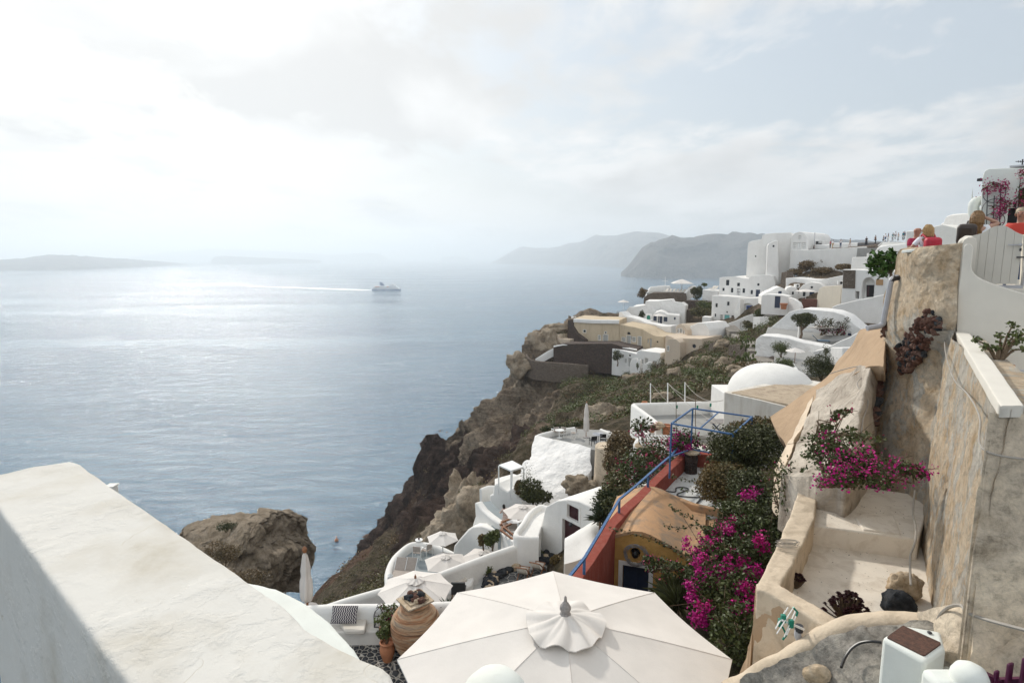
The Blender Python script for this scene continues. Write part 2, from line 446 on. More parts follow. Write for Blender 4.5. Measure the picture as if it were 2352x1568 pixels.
L_MAG = leafmat('magenta_bracts', (.40, .008, .20), .35, rough=.6)
L_PINK = leafmat('crimson_bracts', (.30, .02, .10), .35, rough=.6)
L_SUCC = leafmat('dark_succulent', (.045, .016, .02), .4)
L_SPIKE = leafmat('spiky_leaves', (.035, .055, .028), .4)
def rockmat(name, cols, sc=.5, bump=.9, bd=.25):
    m, nt, b = mat(name); v = coord(nt)
    n1 = nz(nt, v, sc, 10, .65, .4)
    c = ramp(nt, n1, [(.28, cols[0]), (.45, cols[1]), (.6, cols[2]), (.75, cols[1])])
    pits = ramp(nt, vor(nt, v, sc * 5), [(.0, 0), (.28, 1)])
    p2 = ramp(nt, nz(nt, v, sc * 2.3, 6), [(.5, 0), (.62, 1)])
    pm = mixn(nt, (1, 1, 1), pits, p2)
    c = mixn(nt, c, ramp(nt, nz(nt, v, sc * 7, 12, .76, .3), [(.36, .5), (.5, .97), (.66, 1.25)]), .8, 'MULTIPLY')
    nt.links.new(mixn(nt, c, pm, .55, 'MULTIPLY'), b.inputs['Base Color']); b.inputs['Roughness'].default_value = .95
    b.inputs['Specular IOR Level'].default_value = .15
    bumpn(nt, b, [(nz(nt, v, sc * 2, 12, .7), bump, bd), (pm, .5, bd * .4), (nz(nt, v, sc * 14, 6, .6), bump * .8, bd * .2)])
    return m
TUFF = rockmat('tan_tuff', [(.14, .105, .072), (.26, .205, .145), (.35, .29, .22)], .5)
DARKROCK = rockmat('black_lava', [(.008, .009, .012), (.03, .033, .038), (.07, .072, .075)], 3, bd=.05)
REDROCK = rockmat('red_lava', [(.055, .028, .022), (.12, .06, .045), (.19, .12, .095)], 4, bd=.04)
TANROCK = rockmat('tan_boulder', [(.34, .24, .14), (.48, .37, .25), (.6, .5, .38)], 2.5, bd=.04)
CONCRETE = rockmat('rough_concrete', [(.16, .145, .125), (.27, .25, .22), (.36, .33, .28)], 2.2, bd=.05)
def stonewall(name, c1, c2, mortar, sc=2.2, thr=.06):
    m, nt, b = mat(name); v = coord(nt, (1, 1, 1.9))
    e = vor(nt, v, sc, 'DISTANCE_TO_EDGE'); col = vor(nt, v, sc, 'F1', out='Color')
    sep = nt.nodes.new('ShaderNodeSeparateColor'); nt.links.new(col, sep.inputs[0])
    c = mixn(nt, c1, c2, sep.outputs[0]); c = mixn(nt, c, tuple(x * .45 for x in c1), nz(nt, coord(nt), sc * 4))
    k = ramp(nt, e, [(thr * .5, 0), (thr, 1)])
    nt.links.new(mixn(nt, mortar, c, k), b.inputs['Base Color']); b.inputs['Roughness'].default_value = .9
    bumpn(nt, b, [(ramp(nt, e, [(0, 0), (.25, 1)]), .8, .1), (nz(nt, coord(nt), sc * 6, 8), .5, .05)])
    return m
RUBBLE = stonewall('dark_rubble', (.085, .058, .048), (.15, .10, .075), (.045, .035, .03))
RUBBLE_B = stonewall('brown_rubble', (.16, .12, .09), (.27, .21, .16), (.10, .08, .06))
PEBBLE = stonewall('pebble_floor', (.045, .048, .055), (.12, .12, .125), (.50, .46, .40), sc=7.5, thr=.09)
CRAZY = stonewall('crazy_paving', (.10, .105, .11), (.24, .235, .225), (.42, .40, .36), sc=2.6, thr=.05)
# ================= camera, light, sky, air
cam = bpy.data.cameras.new('camera'); co = bpy.data.objects.new('camera', cam); COL.objects.link(co); SC.camera = co
cam.sensor_width = 36; cam.lens = 36 * FPX / 2352; cam.clip_start = .05; cam.clip_end = 120000
co.rotation_euler = (math.pi / 2 - TH, 0, 0)
SUN_AZ, SUN_EL = R(-29), R(34)
sdir = Vector((math.sin(SUN_AZ) * math.cos(SUN_EL), math.cos(SUN_AZ) * math.cos(SUN_EL), math.sin(SUN_EL)))
sl = bpy.data.lights.new('sun', 'SUN'); so = bpy.data.objects.new('sun', sl); COL.objects.link(so)
sl.energy = 1.5; sl.angle = R(3); sl.color = (1, .95, .87); so.rotation_euler = sdir.to_track_quat('Z', 'Y').to_euler()
wd = bpy.data.worlds.new('World'); SC.world = wd; wd.use_nodes = True; nt = wd.node_tree
bg = nt.nodes['Background']; bg.inputs[1].default_value = .1
sky = node(nt, 'ShaderNodeTexSky', sky_type='NISHITA', sun_disc=False, sun_elevation=SUN_EL, sun_rotation=SUN_AZ, air_density=1.3, dust_density=2.5)
tc = nt.nodes.new('ShaderNodeTexCoord').outputs['Generated']
sx = nt.nodes.new('ShaderNodeSeparateXYZ'); nt.links.new(tc, sx.inputs[0])
def mth(op, a, b=None, clamp=False):
    n = nt.nodes.new('ShaderNodeMath'); n.operation = op; n.use_clamp = clamp
    for i, x in enumerate((a, b)):
        if x is None: continue
        if isinstance(x, (int, float)): n.inputs[i].default_value = x
        else: nt.links.new(x, n.inputs[i])
    return n.outputs[0]
zz = mth('ADD', mth('MAXIMUM', sx.outputs[2], 0), .16)
cmb = nt.nodes.new('ShaderNodeCombineXYZ'); nt.links.new(mth('DIVIDE', sx.outputs[0], zz), cmb.inputs[0]); nt.links.new(mth('DIVIDE', sx.outputs[1], zz), cmb.inputs[1])
cmb.inputs[2].default_value = 3.7
mp = nt.nodes.new('ShaderNodeMapping'); mp.inputs['Scale'].default_value = (1, .8, 1); mp.inputs['Location'].default_value = (.35, .2, 0); nt.links.new(cmb.outputs[0], mp.inputs[0])
cv = mp.outputs[0]
big = nz(nt, cv, .8, 7, .5, .2); fine = nz(nt, cv, 3.4, 10, .6, .3)
mask = ramp(nt, mth('ADD', mth('MULTIPLY', big, .62), mth('MULTIPLY', fine, .38)), [(.455, .0), (.50, .6), (.535, 1)])
# side toward the sun is brighter, the far right heavier and greyer
dt = nt.nodes.new('ShaderNodeVectorMath'); dt.operation = 'DOT_PRODUCT'; nt.links.new(tc, dt.inputs[0]); dt.inputs[1].default_value = sdir
glow = mth('POWER', mth('MAXIMUM', dt.outputs['Value'], 0), 3)
shade = ramp(nt, nz(nt, cv, 1.3, 6, .5, .2), [(.38, .87), (.56, 1.1)])
bk = mth('MULTIPLY', mth('MAXIMUM', mth('MULTIPLY', sx.outputs[1], -1), 0), 3.6)  # added fill: unseen sky behind the camera brightened to light camera-facing walls
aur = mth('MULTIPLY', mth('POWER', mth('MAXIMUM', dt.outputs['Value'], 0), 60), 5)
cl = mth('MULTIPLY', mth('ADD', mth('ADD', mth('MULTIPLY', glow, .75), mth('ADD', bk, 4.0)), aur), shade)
ccol = nt.nodes.new('ShaderNodeVectorMath'); ccol.operation = 'SCALE'; ccol.inputs[0].default_value = (1.0, 1.0, .995); nt.links.new(cl, ccol.inputs['Scale'])
blu = nt.nodes.new('ShaderNodeVectorMath'); blu.operation = 'SCALE'; blu.inputs[0].default_value = (.85, .94, 1.03)
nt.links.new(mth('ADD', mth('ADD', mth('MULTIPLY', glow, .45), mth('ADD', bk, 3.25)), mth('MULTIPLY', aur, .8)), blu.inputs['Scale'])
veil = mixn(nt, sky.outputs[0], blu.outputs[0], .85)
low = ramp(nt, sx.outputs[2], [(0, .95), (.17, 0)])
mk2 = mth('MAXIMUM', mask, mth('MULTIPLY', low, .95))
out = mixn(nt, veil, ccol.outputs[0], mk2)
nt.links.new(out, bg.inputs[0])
vs = SC.view_settings; vs.view_transform = 'Standard'; vs.look = 'None'; vs.exposure = .98; vs.gamma = 1
SC.cycles.max_bounces = 6; SC.cycles.diffuse_bounces = 4; SC.cycles.volume_bounces = 1; SC.cycles.use_denoising = True
SC.cycles.caustics_reflective = False; SC.cycles.caustics_refractive = False
# ================= sea
m, nt, b = mat('sea_water'); v = nt.nodes.new('ShaderNodeNewGeometry').outputs['Position']
def st2(s):
    q = nt.nodes.new('ShaderNodeMapping'); q.inputs['Scale'].default_value = s; q.inputs['Rotation'].default_value = (0, 0, R(-12)); nt.links.new(v, q.inputs[0]); return q.outputs[0]
patchy = ramp(nt, nz(nt, st2((.0012, .004, 1)), 1, 5, .6, .5), [(.38, 0), (.64, 1)])
nt.links.new(mixn(nt, (.022, .085, .150), (.055, .145, .220), patchy), b.inputs['Base Color'])
b.inputs['IOR'].default_value = 1.33; b.inputs['Specular IOR Level'].default_value = .75
rr = node(nt, 'ShaderNodeMapRange', inp={1: 0, 2: 1, 3: .07, 4: .2}); nt.links.new(patchy, rr.inputs[0]); nt.links.new(rr.outputs[0], b.inputs['Roughness'])
bumpn(nt, b, [(nz(nt, st2((.035, .085, .05)), 1, 7, .62, .35), 1, 4.2), (nz(nt, st2((.22, .42, .3)), 1, 5, .65, .25), 1, .8)])
SEA_M = m
n = 48; g = G(); g.V = [(0, 20000, SEA)] + [(55000 * math.cos(2 * math.pi * i / n), 20000 + 55000 * math.sin(2 * math.pi * i / n), SEA) for i in range(n)]
g.F = [(0, 1 + i, 1 + (i + 1) % n) for i in range(n)]
tag(g.build('sea', SEA_M, smooth=0, origin=(0, 0, SEA)), 'calm hazy blue sea glittering under the sun', kind='structure')
# ================= air
g = G(); g.box((0, 20000, 150), (114000, 114000, 554))
hz = g.build('haze', None, smooth=0); tag(hz, 'pale sea haze between the village and the islands', kind='stuff')
m = bpy.data.materials.new('haze_air'); m.use_nodes = True; nt = m.node_tree; nt.nodes.clear()
pv = node(nt, 'ShaderNodeVolumePrincipled', inp={'Density': 1.8e-4, 'Color': (.86, .93, .99, 1), 'Anisotropy': .42}); mo = nt.nodes.new('ShaderNodeOutputMaterial')
nt.links.new(pv.outputs[0], mo.inputs['Volume']); hz.data.materials.append(m)
# ================= far coast and islands
FARROCK = rockmat('far_cliff_rock', [(.035, .032, .03), (.085, .075, .066), (.16, .14, .12)], .007, bump=1, bd=60)
def ridge(name, label, tops, bases, d, kind='structure', rough=40, rows=14, cat=None, prof=None):
    us = [t[0] for t in tops]; N = 90; R0 = []
    uu = np.linspace(us[0], us[-1], N); vt = np.interp(uu, us, [t[1] for t in tops]); vb = np.interp(uu, [q[0] for q in bases], [q[1] for q in bases])
    rowsP = []
    feet = [Pz(u, w, SEA) for u, w in zip(uu, vb)]
    tp = [P(u, w, f.y + d) for u, w, f in zip(uu, vt, feet)]
    for j in range(rows + 1):
        t = j / rows; zt = t ** .75 if prof is None else prof(t)
        rowsP.append([(f.x + (q.x - f.x) * t, f.y + (q.y - f.y) * t, (SEA - 6 if j == 0 else SEA + (q.z - SEA) * zt)) for f, q in zip(feet, tp)])
    A = np.array(rowsP).reshape(-1, 3); H = np.repeat([[max(q.z - SEA, 1) for q in tp]], rows + 1, 0).ravel()
    tt = np.repeat(np.arange(rows + 1) / rows, N); env = np.sin(np.pi * np.clip(tt, 0, 1)) * np.minimum(H / 150, 1)
    D = A * np.array([1, 1, .35]); A[:, 1] += env * rough * 3 * fbm(D, rough * 5, 5, .6); A[:, 2] += env * rough * .35 * fbm(D, rough * 2, 4, off=9)
    A[(rows) * N:, 2] += np.minimum(H[rows * N:] * .05, 6) * fbm(A[rows * N:], rough * .8, 3)
    back = [(x * 1.15, y * 1.15, SEA - 10) for x, y, z in A[rows * N:]]
    g = G(); g.V = [tuple(a) for a in A] + back
    g.F = [(j * N + i, j * N + i + 1, (j + 1) * N + i + 1, (j + 1) * N + i) for j in range(rows + 1) for i in range(N - 1)]
    o = g.build(name, FARROCK, smooth=179); fixn(o); tag(o, label, kind=kind); return o
ridge('cliff_hills', 'grey blue headland of bare caldera cliffs across the water',
      [z1(1000, 548), z1(1060, 500), z1(1110, 430), z1(1180, 340), z1(1280, 268), z1(1318, 270), z1(1325, 232), z1(1350, 250), z1(1365, 226), z1(1400, 242), z1(1470, 205), z1(1500, 207), z1(1540, 232), z1(1620, 232), z1(1700, 220), z1(1760, 200), z1(1880, 192), z1(2000, 205), z1(2012, 178), z1(2160, 184), z1(2320, 200), (1830, 545), (1990, 552), (2300, 566)],
      [(1420, 633), (1440, 637), (1500, 640), (1650, 640), (2300, 655)], 420, rough=34, rows=22, prof=lambda t: t ** .6)
ridge('distant_hills', 'pale blue distant coast of high cliffs fading in haze',
      [(1128, 604), (1150, 592), z1(80, 308), z1(180, 322), z1(330, 325), z1(450, 312), z1(500, 285), z1(620, 272), z1(680, 250), z1(760, 203), z1(830, 212), z1(950, 215), z1(1110, 175), z1(1240, 178), z1(1350, 186), z1(1430, 208), (1560, 545), (1800, 552), (2200, 560)],
      [(1128, 605), (1300, 609), (1430, 615), (1800, 622), (2200, 630)], 1100, rough=60, rows=16, prof=lambda t: t ** .7)
ridge('low_island_hills', 'low dark island lying off to the left in haze', [(-260, 606), (-100, 596), (0, 597), (60, 592), (110, 585), (170, 586), (230, 591), (330, 597), (400, 603), (442, 608)],
      [(-260, 612), (0, 622), (150, 621), (300, 615), (442, 608.5)], 600, rough=16, rows=10)
ridge('flat_island_hills', 'flat topped faint island beyond the ferry wake', [(482, 605), (492, 589), (510, 588), (600, 592), (700, 596), (735, 598), (740, 604)], [(482, 606), (600, 606.5), (740, 604.5)], 500, rough=20, rows=8)
ridge('islet_hills', 'small faint islet near the horizon', [(1012, 598), (1018, 590), (1045, 588), (1075, 592), (1082, 598)], [(1012, 599.5), (1082, 599.5)], 400, rough=20, rows=6)
ridge('farthest_island_hills', 'faintest long island almost lost in haze', [(300, 590), (400, 578), (480, 571), (540, 573), (640, 577), (760, 585), (840, 580), (870, 582), (890, 594), (900, 598)], [(300, 600), (900, 600)], 900, rough=30, rows=8)
# ================= foliage scatter
def leafcloud(blobs, size, shell=.55, rs=None, asp=.5, gap=.0, up=.3, tri=False):
    """blobs: (centre, (rx,ry,rz), n) -> arrays of little quads spread through uneven crowns"""
    rs = rs or RS; C = []
    for c, r, n in blobs:
        n = int(n)
        d = rs.normal(size=(n, 3)); d /= np.linalg.norm(d, axis=1)[:, None]
        rad = shell + (1 - shell) * rs.rand(n) ** .7
        q = 1 + .32 * fbm(d * 1.7 + np.array(c), .7, 3)
        p = np.array(c) + d * (rad * q)[:, None] * np.array(r)
        if gap: p = p[fbm(p, max(r) * .45, 2, off=33) > -gap]
        C.append(p)
    C = np.concatenate(C); n = len(C)
    a = rs.normal(size=(n, 3)); a[:, 2] *= .7; a /= np.linalg.norm(a, axis=1)[:, None]
    b = rs.normal(size=(n, 3)); b -= (a * b).sum(1)[:, None] * a; b /= np.linalg.norm(b, axis=1)[:, None]
    s = size * (.6 + .8 * rs.rand(n))[:, None]
    V = np.stack([C - a * s, C - b * s * asp, C + a * s, C + b * s * asp], 1).reshape(-1, 3)
    F = np.arange(4 * n).reshape(n, 4)
    return V, F
def leaves(name, mt, blobs, size, parent=None, **k):
    V, F = leafcloud(blobs, size, **k)
    return mk(name, V, F, mt, parent, smooth=0)
def shrub(name, label, c, r, n, size, mt, cat='shrub', group=None, stems=5, stemm=None, lobes=6, z0=None, **k):
    """a bush: leaf clumps over a few stems"""
    c = Vector(c); base = Vector((c.x, c.y, c.z - r[2] if z0 is None else z0)); rt = root(name, label, cat, base, group)
    bl = []; rn = random.Random(int(abs(c.x * 97 + c.y * 31)) + n)
    for i in range(lobes):
        a = rn.random() * 6.28; q = .55 * rn.random() ** .5; f = rn.uniform(.42, .66)
        bl.append(((c.x + q * r[0] * math.cos(a), c.y + q * r[1] * math.sin(a), c.z + rn.uniform(-.35, .5) * r[2]), (r[0] * f, r[1] * f, r[2] * f), n / lobes))
    leaves('foliage', mt, bl, size, rt, **k)
    g = G()
    for i in range(stems):
        b = bl[i % lobes][0]; g.tube([base + Vector((rn.uniform(-.1, .1) * r[0], rn.uniform(-.1, .1) * r[1], -.15)), (base + Vector(b)) / 2 + Vector((rn.uniform(-.1, .1) * r[0], 0, 0)), Vector(b)], [.035 * r[2] + .01, .025 * r[2] + .008, .008], 5)
    g.build('stem', stemm or TWIG, rt)
    return rt
# ================= the hillside
CT = []  # x, y, z, zone (0 scrub, 1 tan rock, 2 dark rock, 3 brown slope, 4 dry earth)
def cp(u, v, Y, zone):
    p = P(u, v, Y); p.z -= .9 if zone in (0, 4) else 0; CT.append((p.x, p.y, p.z, zone))
def cs(u, v, zone=3):
    p = Pz(u, v, SEA); CT.append((p.x, p.y, p.z, zone)); CT.append((p.x * 1.12 - 6, p.y * 1.12, SEA - 22, zone))
for a in ((660, 1400), (700, 1345), (715, 1300), (770, 1252), (830, 1236), (885, 1226)): cs(*a)
for a in ((900, 1330, 52, 0), (893, 1285, 62, 0), (850, 1330, 62, 0), (800, 1362, 55, 0), (765, 1388, 46, 0), (760, 1330, 100, 3), (820, 1280, 130, 3), (900, 1250, 120, 3),
          (720, 1390, 90, 0), (940, 1232, 150, 3), (955, 1205, 165, 2), (965, 1165, 162, 2), (963, 1100, 158, 2), (975, 1010, 152, 2), (1050, 962, 148, 1), (1110, 935, 146, 1), (1152, 915, 144, 1),
          (1175, 870, 141, 1), (1193, 830, 139, 1), (1236, 790, 144, 1), (1262, 757, 150, 1), (1100, 1000, 136, 1), (1200, 950, 130, 1), (1250, 900, 125, 1), (1300, 950, 112, 0), (1200, 1030, 112, 1),
          (1060, 1070, 138, 2), (1100, 1060, 118, 2), (1020, 1120, 134, 2), (1080, 1125, 104, 2), (1150, 1075, 92, 2), (1050, 1130, 112, 2), (1000, 1170, 134, 2), (1150, 1040, 100, 2), (1020, 1060, 142, 2), (1110, 1110, 74, 2), (1062, 1165, 62, 1), (1075, 1235, 56, 1), (1010, 1225, 84, 2), (960, 1240, 70, 2), (1130, 1085, 80, 2), (1200, 1000, 90, 0),
          (1460, 862, 116, 0), (1400, 870, 123, 0), (1540, 850, 101, 0), (1560, 840, 110, 0), (1620, 815, 104, 0), (1640, 825, 85, 0), (1250, 1010, 60, 1), (1320, 990, 66, 1), (1400, 960, 60, 0), (1400, 880, 95, 0), (1330, 872, 120, 0), (1450, 870, 86, 0), (1500, 850, 85, 0), (1600, 850, 75, 0), (1650, 800, 95, 0), (1700, 830, 68, 0),
          (1450, 932, 60, 0), (1500, 910, 56, 0), (1600, 880, 58, 0), (1640, 780, 112, 0), (1560, 800, 122, 0), (1740, 770, 122, 4), (1760, 745, 128, 4), (1690, 765, 134, 0), (1760, 852, 55, 0), (1850, 870, 46, 0), (1780, 830, 82, 4), (1900, 830, 70, 4), (1850, 740, 110, 4), (1900, 700, 118, 4),
          (1345, 800, 139, 4), (1480, 800, 137, 4), (1280, 795, 142, 1), (1250, 858, 139, 1), (1400, 862, 131, 0), (1320, 745, 168, 1), (1400, 725, 172, 4), (1465, 700, 175, 4), (1500, 690, 178, 4), (1580, 690, 176, 4), (1640, 680, 170, 4),
          (1560, 750, 152, 4), (1880, 622, 135, 4), (1890, 600, 141, 4), (1820, 640, 132, 4), (1950, 640, 130, 4), (1980, 735, 95, 4), (2000, 800, 80, 4), (1850, 850, 74, 4), (1700, 690, 160, 4), (1750, 620, 165, 4)): cp(*a)
# drop behind the cliff line
for u, v, Y in ((955, 1205, 165), (962, 1165, 164), (963, 1100, 160), (972, 1010, 154), (1050, 955, 150), (1152, 910, 146), (1172, 870, 143), (1190, 828, 141), (1232, 788, 146), (1258, 755, 152), (1320, 742, 172), (1395, 722, 178), (1480, 690, 186)):
    p = P(u, v, Y); CT.append((p.x - 5, p.y + 9, p.z - 16, 2)); CT.append((p.x - 22, p.y + 34, max(p.z - 80, SEA - 15), 2)); CT.append((p.x - 60, p.y + 90, SEA - 25, 2))
for a in ((6, 14, -8), (4, 20, -12), (3, 25, -13), (8, 30, -11.5), (14, 40, -10.5), (0, 22, -17), (-4, 14, -11), (-3, 8, -9), (0, 5, -9), (4, 6, -8), (8, 6, -7), (12, 15, -5), (16, 25, -8), (-8, 28, -21), (-7, 35, -24.5), (2, 36, -19), (8, 46, -16.5),
          (-1, 45, -23), (0, 54, -18.5), (6, 58, -17), (25, 60, -12.8), (45, 100, -11), (45, 80, -11.5), (70, 150, -6), (110, 100, -7), (34, 50, -10), (20, 32, -8.5), (14, 30, -11), (60, 100, -9), (130, 220, -18), (20, 15, -3), (-12, 10, -15), (-25, 10, -36), (-20, 30, -34), (-55, 30, -90), (-80, 80, -140),
          (-60, 0, -100), (0, -20, -5), (40, -20, 0), (-40, -20, -50), (90, 160, -9), (60, 60, -8), (12, 12, -4.5), (16, 18, -5), (-20, 50, -34), (-14, 42, -28), (-3, 40, -23.5), (100, 300, -40), (160, 330, -60), (60, 300, -100)): CT.append((*a, 0))
CT = np.array(CT)
def rbf_fit():
    X = CT[:, :2]; D = np.sqrt(((X[:, None] - X[None]) ** 2).sum(2) + .5); K = np.hstack([D, np.ones((len(X), 1))]); K = np.vstack([K, np.append(np.ones(len(X)), 0)])
    return np.linalg.solve(K, np.append(CT[:, 2], 0))
RW = rbf_fit()
def hts(xy, ch=40000):
    o = []
    for i in range(0, len(xy), ch):
        q = xy[i:i + ch]; D = np.sqrt(((q[:, None] - CT[None, :, :2]) ** 2).sum(2) + .5); o.append(D @ RW[:-1] + RW[-1])
    return np.concatenate(o)
def ht(x, y): return float(hts(np.array([[x, y]]))[0])
def zones(xy, ch=40000):
    o = []
    for i in range(0, len(xy), ch):
        q = xy[i:i + ch]; w = 1 / (((q[:, None] - CT[None, :, :2]) ** 2).sum(2) + .3) ** 1.6
        W = np.stack([(w * (CT[:, 3] == k)).sum(1) for k in range(5)], 1); o.append(W / W.sum(1)[:, None])
    return np.concatenate(o)
xs = np.concatenate([np.arange(-150, -50, 3), np.arange(-50, 20, .5), np.arange(20, 60, .9), np.arange(60, 170, 2.5)]); ys = np.concatenate([np.arange(-20, 40, 1.5), np.arange(40, 95, .8), np.arange(95, 172, .5), np.arange(172, 190, 1), np.arange(190, 330, 2.5)])
GX, GY = np.meshgrid(xs, ys); XY = np.stack([GX.ravel(), GY.ravel()], 1); Z = hts(XY)
A = np.column_stack([XY, Z]); ny, nx = GX.shape
ZN = zones(XY); rock = np.clip(ZN[:, 1] + ZN[:, 2] + .35 * ZN[:, 3], 0, 1)
far = np.clip((XY[:, 1] - 35) / 40, 0, 1)
gz = Z.reshape(ny, nx); gy_, gx_ = np.gradient(gz, ys, xs); nn = np.stack([-gx_.ravel(), -gy_.ravel(), np.ones(len(Z))], 1); nn /= np.linalg.norm(nn, axis=1)[:, None]
def ridged(p, s, oc=4, off=0):
    r = 0; a = 1; p = np.asarray(p) / s + off
    for k in range(oc): r = r + a * (1 - 2 * np.abs(vnoise(p + 9.1 * k))); p = p * 2.1; a *= .5
    return r
pp = A * np.array([1, 1, .55])
disp = rock * far * (2.6 * ridged(pp, 17, 3) - .6 + 1.9 * fbm(pp, 7, 4, .55) + 1.1 * ridged(pp, 3.6, 4) + .8 * ridged(pp * [1, 1, 2.2], 1.5, 3) + .9 * (np.abs(((pp @ [.8, .35, .5]) / 5 + .8 * fbm(pp, 9, 3)) % 1 - .5) * 2) ** .35) + rock * far * .9 * (np.abs(((A[:, 2] / 4.2 + .55 * fbm(pp, 14, 3)) % 1) - .5) * 2) ** .45 + (1 - rock) * far * (.5 * fbm(pp, 5, 3)) + .12 * fbm(pp, 1.6, 2) * far
disp -= rock * far * ((disp * rock * far).sum() / (rock * far).sum() + .9)
A += nn * disp[:, None]
ii = np.arange(ny * nx).reshape(ny, nx)
F = np.stack([ii[:-1, :-1], ii[:-1, 1:], ii[1:, 1:], ii[1:, :-1]], -1).reshape(-1, 4)
m, nt, b = mat('hillside_ground'); v = nt.nodes.new('ShaderNodeNewGeometry').outputs['Position']
def attr(n_): a = nt.nodes.new('ShaderNodeAttribute'); a.attribute_name = n_; return a
za = attr('zone'); sp = nt.nodes.new('ShaderNodeSeparateColor'); nt.links.new(za.outputs['Color'], sp.inputs[0]); zb_ = attr('zone2').outputs['Fac']
n1 = nz(nt, v, .16, 12, .68, .5); n2 = nz(nt, v, 1.1, 8, .65)
def st2v(s):
    q = nt.nodes.new('ShaderNodeMapping'); q.inputs['Scale'].default_value = s; q.inputs['Rotation'].default_value = (R(9), R(-7), 0); nt.links.new(v, q.inputs[0]); return q.outputs[0]
tuff = ramp(nt, n1, [(.3, (.10, .072, .05)), (.45, (.23, .175, .125)), (.58, (.33, .265, .195)), (.68, (.16, .12, .088))])
darkr = ramp(nt, n1, [(.3, (.018, .014, .013)), (.45, (.05, .033, .026)), (.56, (.085, .055, .043)), (.68, (.15, .12, .095))])
brown = ramp(nt, n1, [(.3, (.07, .045, .03)), (.5, (.125, .075, .052)), (.7, (.17, .115, .08))])
scrub = ramp(nt, n2, [(.3, (.045, .042, .022)), (.5, (.10, .078, .048)), (.7, (.19, .15, .11))])
earth = ramp(nt, n2, [(.3, (.11, .08, .055)), (.6, (.22, .17, .12)), (.75, (.3, .25, .19))])
def sel(a, b_, f):
    q = nt.nodes.new('ShaderNodeMath'); q.operation = 'MULTIPLY_ADD'; nt.links.new(nz(nt, v, .3, 8, .7), q.inputs[0]); q.inputs[1].default_value = .9; q.inputs[2].default_value = -.45
    s_ = nt.nodes.new('ShaderNodeMath'); s_.operation = 'ADD'; nt.links.new(q.outputs[0], s_.inputs[0]); nt.links.new(f, s_.inputs[1])
    return mixn(nt, a, b_, ramp(nt, s_.outputs[0], [(.38, 0), (.55, 1)]))
c = sel(sel(sel(sel(scrub, earth, zb_), brown, attr('zone3').outputs['Fac']), darkr, sp.outputs[2]), tuff, sp.outputs[1])
mic = ramp(nt, nz(nt, v, 1.3, 14, .78, .4), [(.36, .38), (.5, .95), (.66, 1.35)]); str_ = ramp(nt, nz(nt, st2v((.06, .06, 1.1)), 1, 8, .7, .4), [(.36, .42), (.47, 1), (.53, .7), (.62, 1.25)]); rk = nt.nodes.new('ShaderNodeMath'); rk.operation = 'ADD'; rk.use_clamp = True; nt.links.new(sp.outputs[1], rk.inputs[0]); nt.links.new(sp.outputs[2], rk.inputs[1]); c = mixn(nt, c, mixn(nt, c, str_, .85, 'MULTIPLY'), rk.outputs[0]); c = mixn(nt, c, mic, .9, 'MULTIPLY'); pit = ramp(nt, vor(nt, v, .55), [(.0, .35), (.3, 1)])
nt.links.new(mixn(nt, c, pit, .5, 'MULTIPLY'), b.inputs['Base Color']); b.inputs['Roughness'].default_value = .95; b.inputs['Specular IOR Level'].default_value = .1
bumpn(nt, b, [(nz(nt, v, .5, 12, .72), 1, 1.2), (nz(nt, v, 3.5, 8, .7), .9, .25)])
hill = mk('hillside', A, F, m, smooth=179, origin=(0, 0, 0)); tag(hill, 'steep volcanic hillside and cliff falling to the sea', kind='structure')
me = hill.data
for nm, arr in (('zone', np.column_stack([ZN[:, 0], ZN[:, 1], ZN[:, 2], np.ones(len(ZN))])),):
    at_ = me.color_attributes.new(nm, 'FLOAT_COLOR', 'POINT'); at_.data.foreach_set('color', arr.ravel())
for nm, k in (('zone2', 4), ('zone3', 3)):
    at_ = me.attributes.new(nm, 'FLOAT', 'POINT'); at_.data.foreach_set('value', ZN[:, k])
def on(u, v, Y, lift=0): p = P(u, v, Y); return Vector((p.x, p.y, ht(p.x, p.y) + lift))
# scrub scattered over the slope
def scatter(n, xr, yr, zsel, thr, seed):
    rs = np.random.RandomState(seed); q = np.column_stack([rs.uniform(*xr, n), rs.uniform(*yr, n)]); zt = zones(q)[:, zsel].sum(1) if isinstance(zsel, list) else zones(q)[:, zsel]
    nzv = fbm(np.column_stack([q, q[:, 0] * 0]), 9, 3); q = q[(zt + .6 * nzv) > thr + .04]; return np.column_stack([q, hts(q)])
def scrubmass(name, label, pts, mt, size, rr=(.4, 1.0), dens=90, seed=1, asp=.4):
    rs = np.random.RandomState(seed); bl = []
    for p in pts:
        r = rr[0] + (rr[1] * 1.25 - rr[0]) * rs.rand() ** 2; bl.append(((p[0], p[1], p[2] + r * .25), (r, r, r * .62), dens * r * r))
    V, F_ = leafcloud(bl, size, shell=.5, rs=rs, asp=asp); o = mk(name, V, F_, mt, smooth=0); tag(o, label, kind='stuff'); return o
S1 = scatter(5200, (2, 62), (56, 150), [0], .50, 3)
k = RS.rand(len(S1)); S1n = S1
scrubmass('undergrowth', 'dry brown scrub covering the valley slope', S1n[k < .36], L_DRY, .16, dens=75, seed=2)
scrubmass('undergrowth', 'olive green scrub covering the valley slope', S1n[(k > .36) & (k < .66)], L_OLIVE, .16, dens=75, seed=3)
scrubmass('undergrowth', 'dark green bushes covering the shaded valley slope', S1n[k > .66], L_MID, .15, (.5, 1.3), 75, 4)
S2 = scatter(3000, (-75, 0), (36, 190), [0, 3], .42, 5); S2 = S2[(S2[:, 2] > -118)]
k = RS.rand(len(S2)); nr = S2[:, 1] < 95
scrubmass('undergrowth', 'yellow green scrub on the slope below the round terrace', S2[nr & (k < .75)], L_OLIVE, .14, (.5, 1.3), 80, 6)
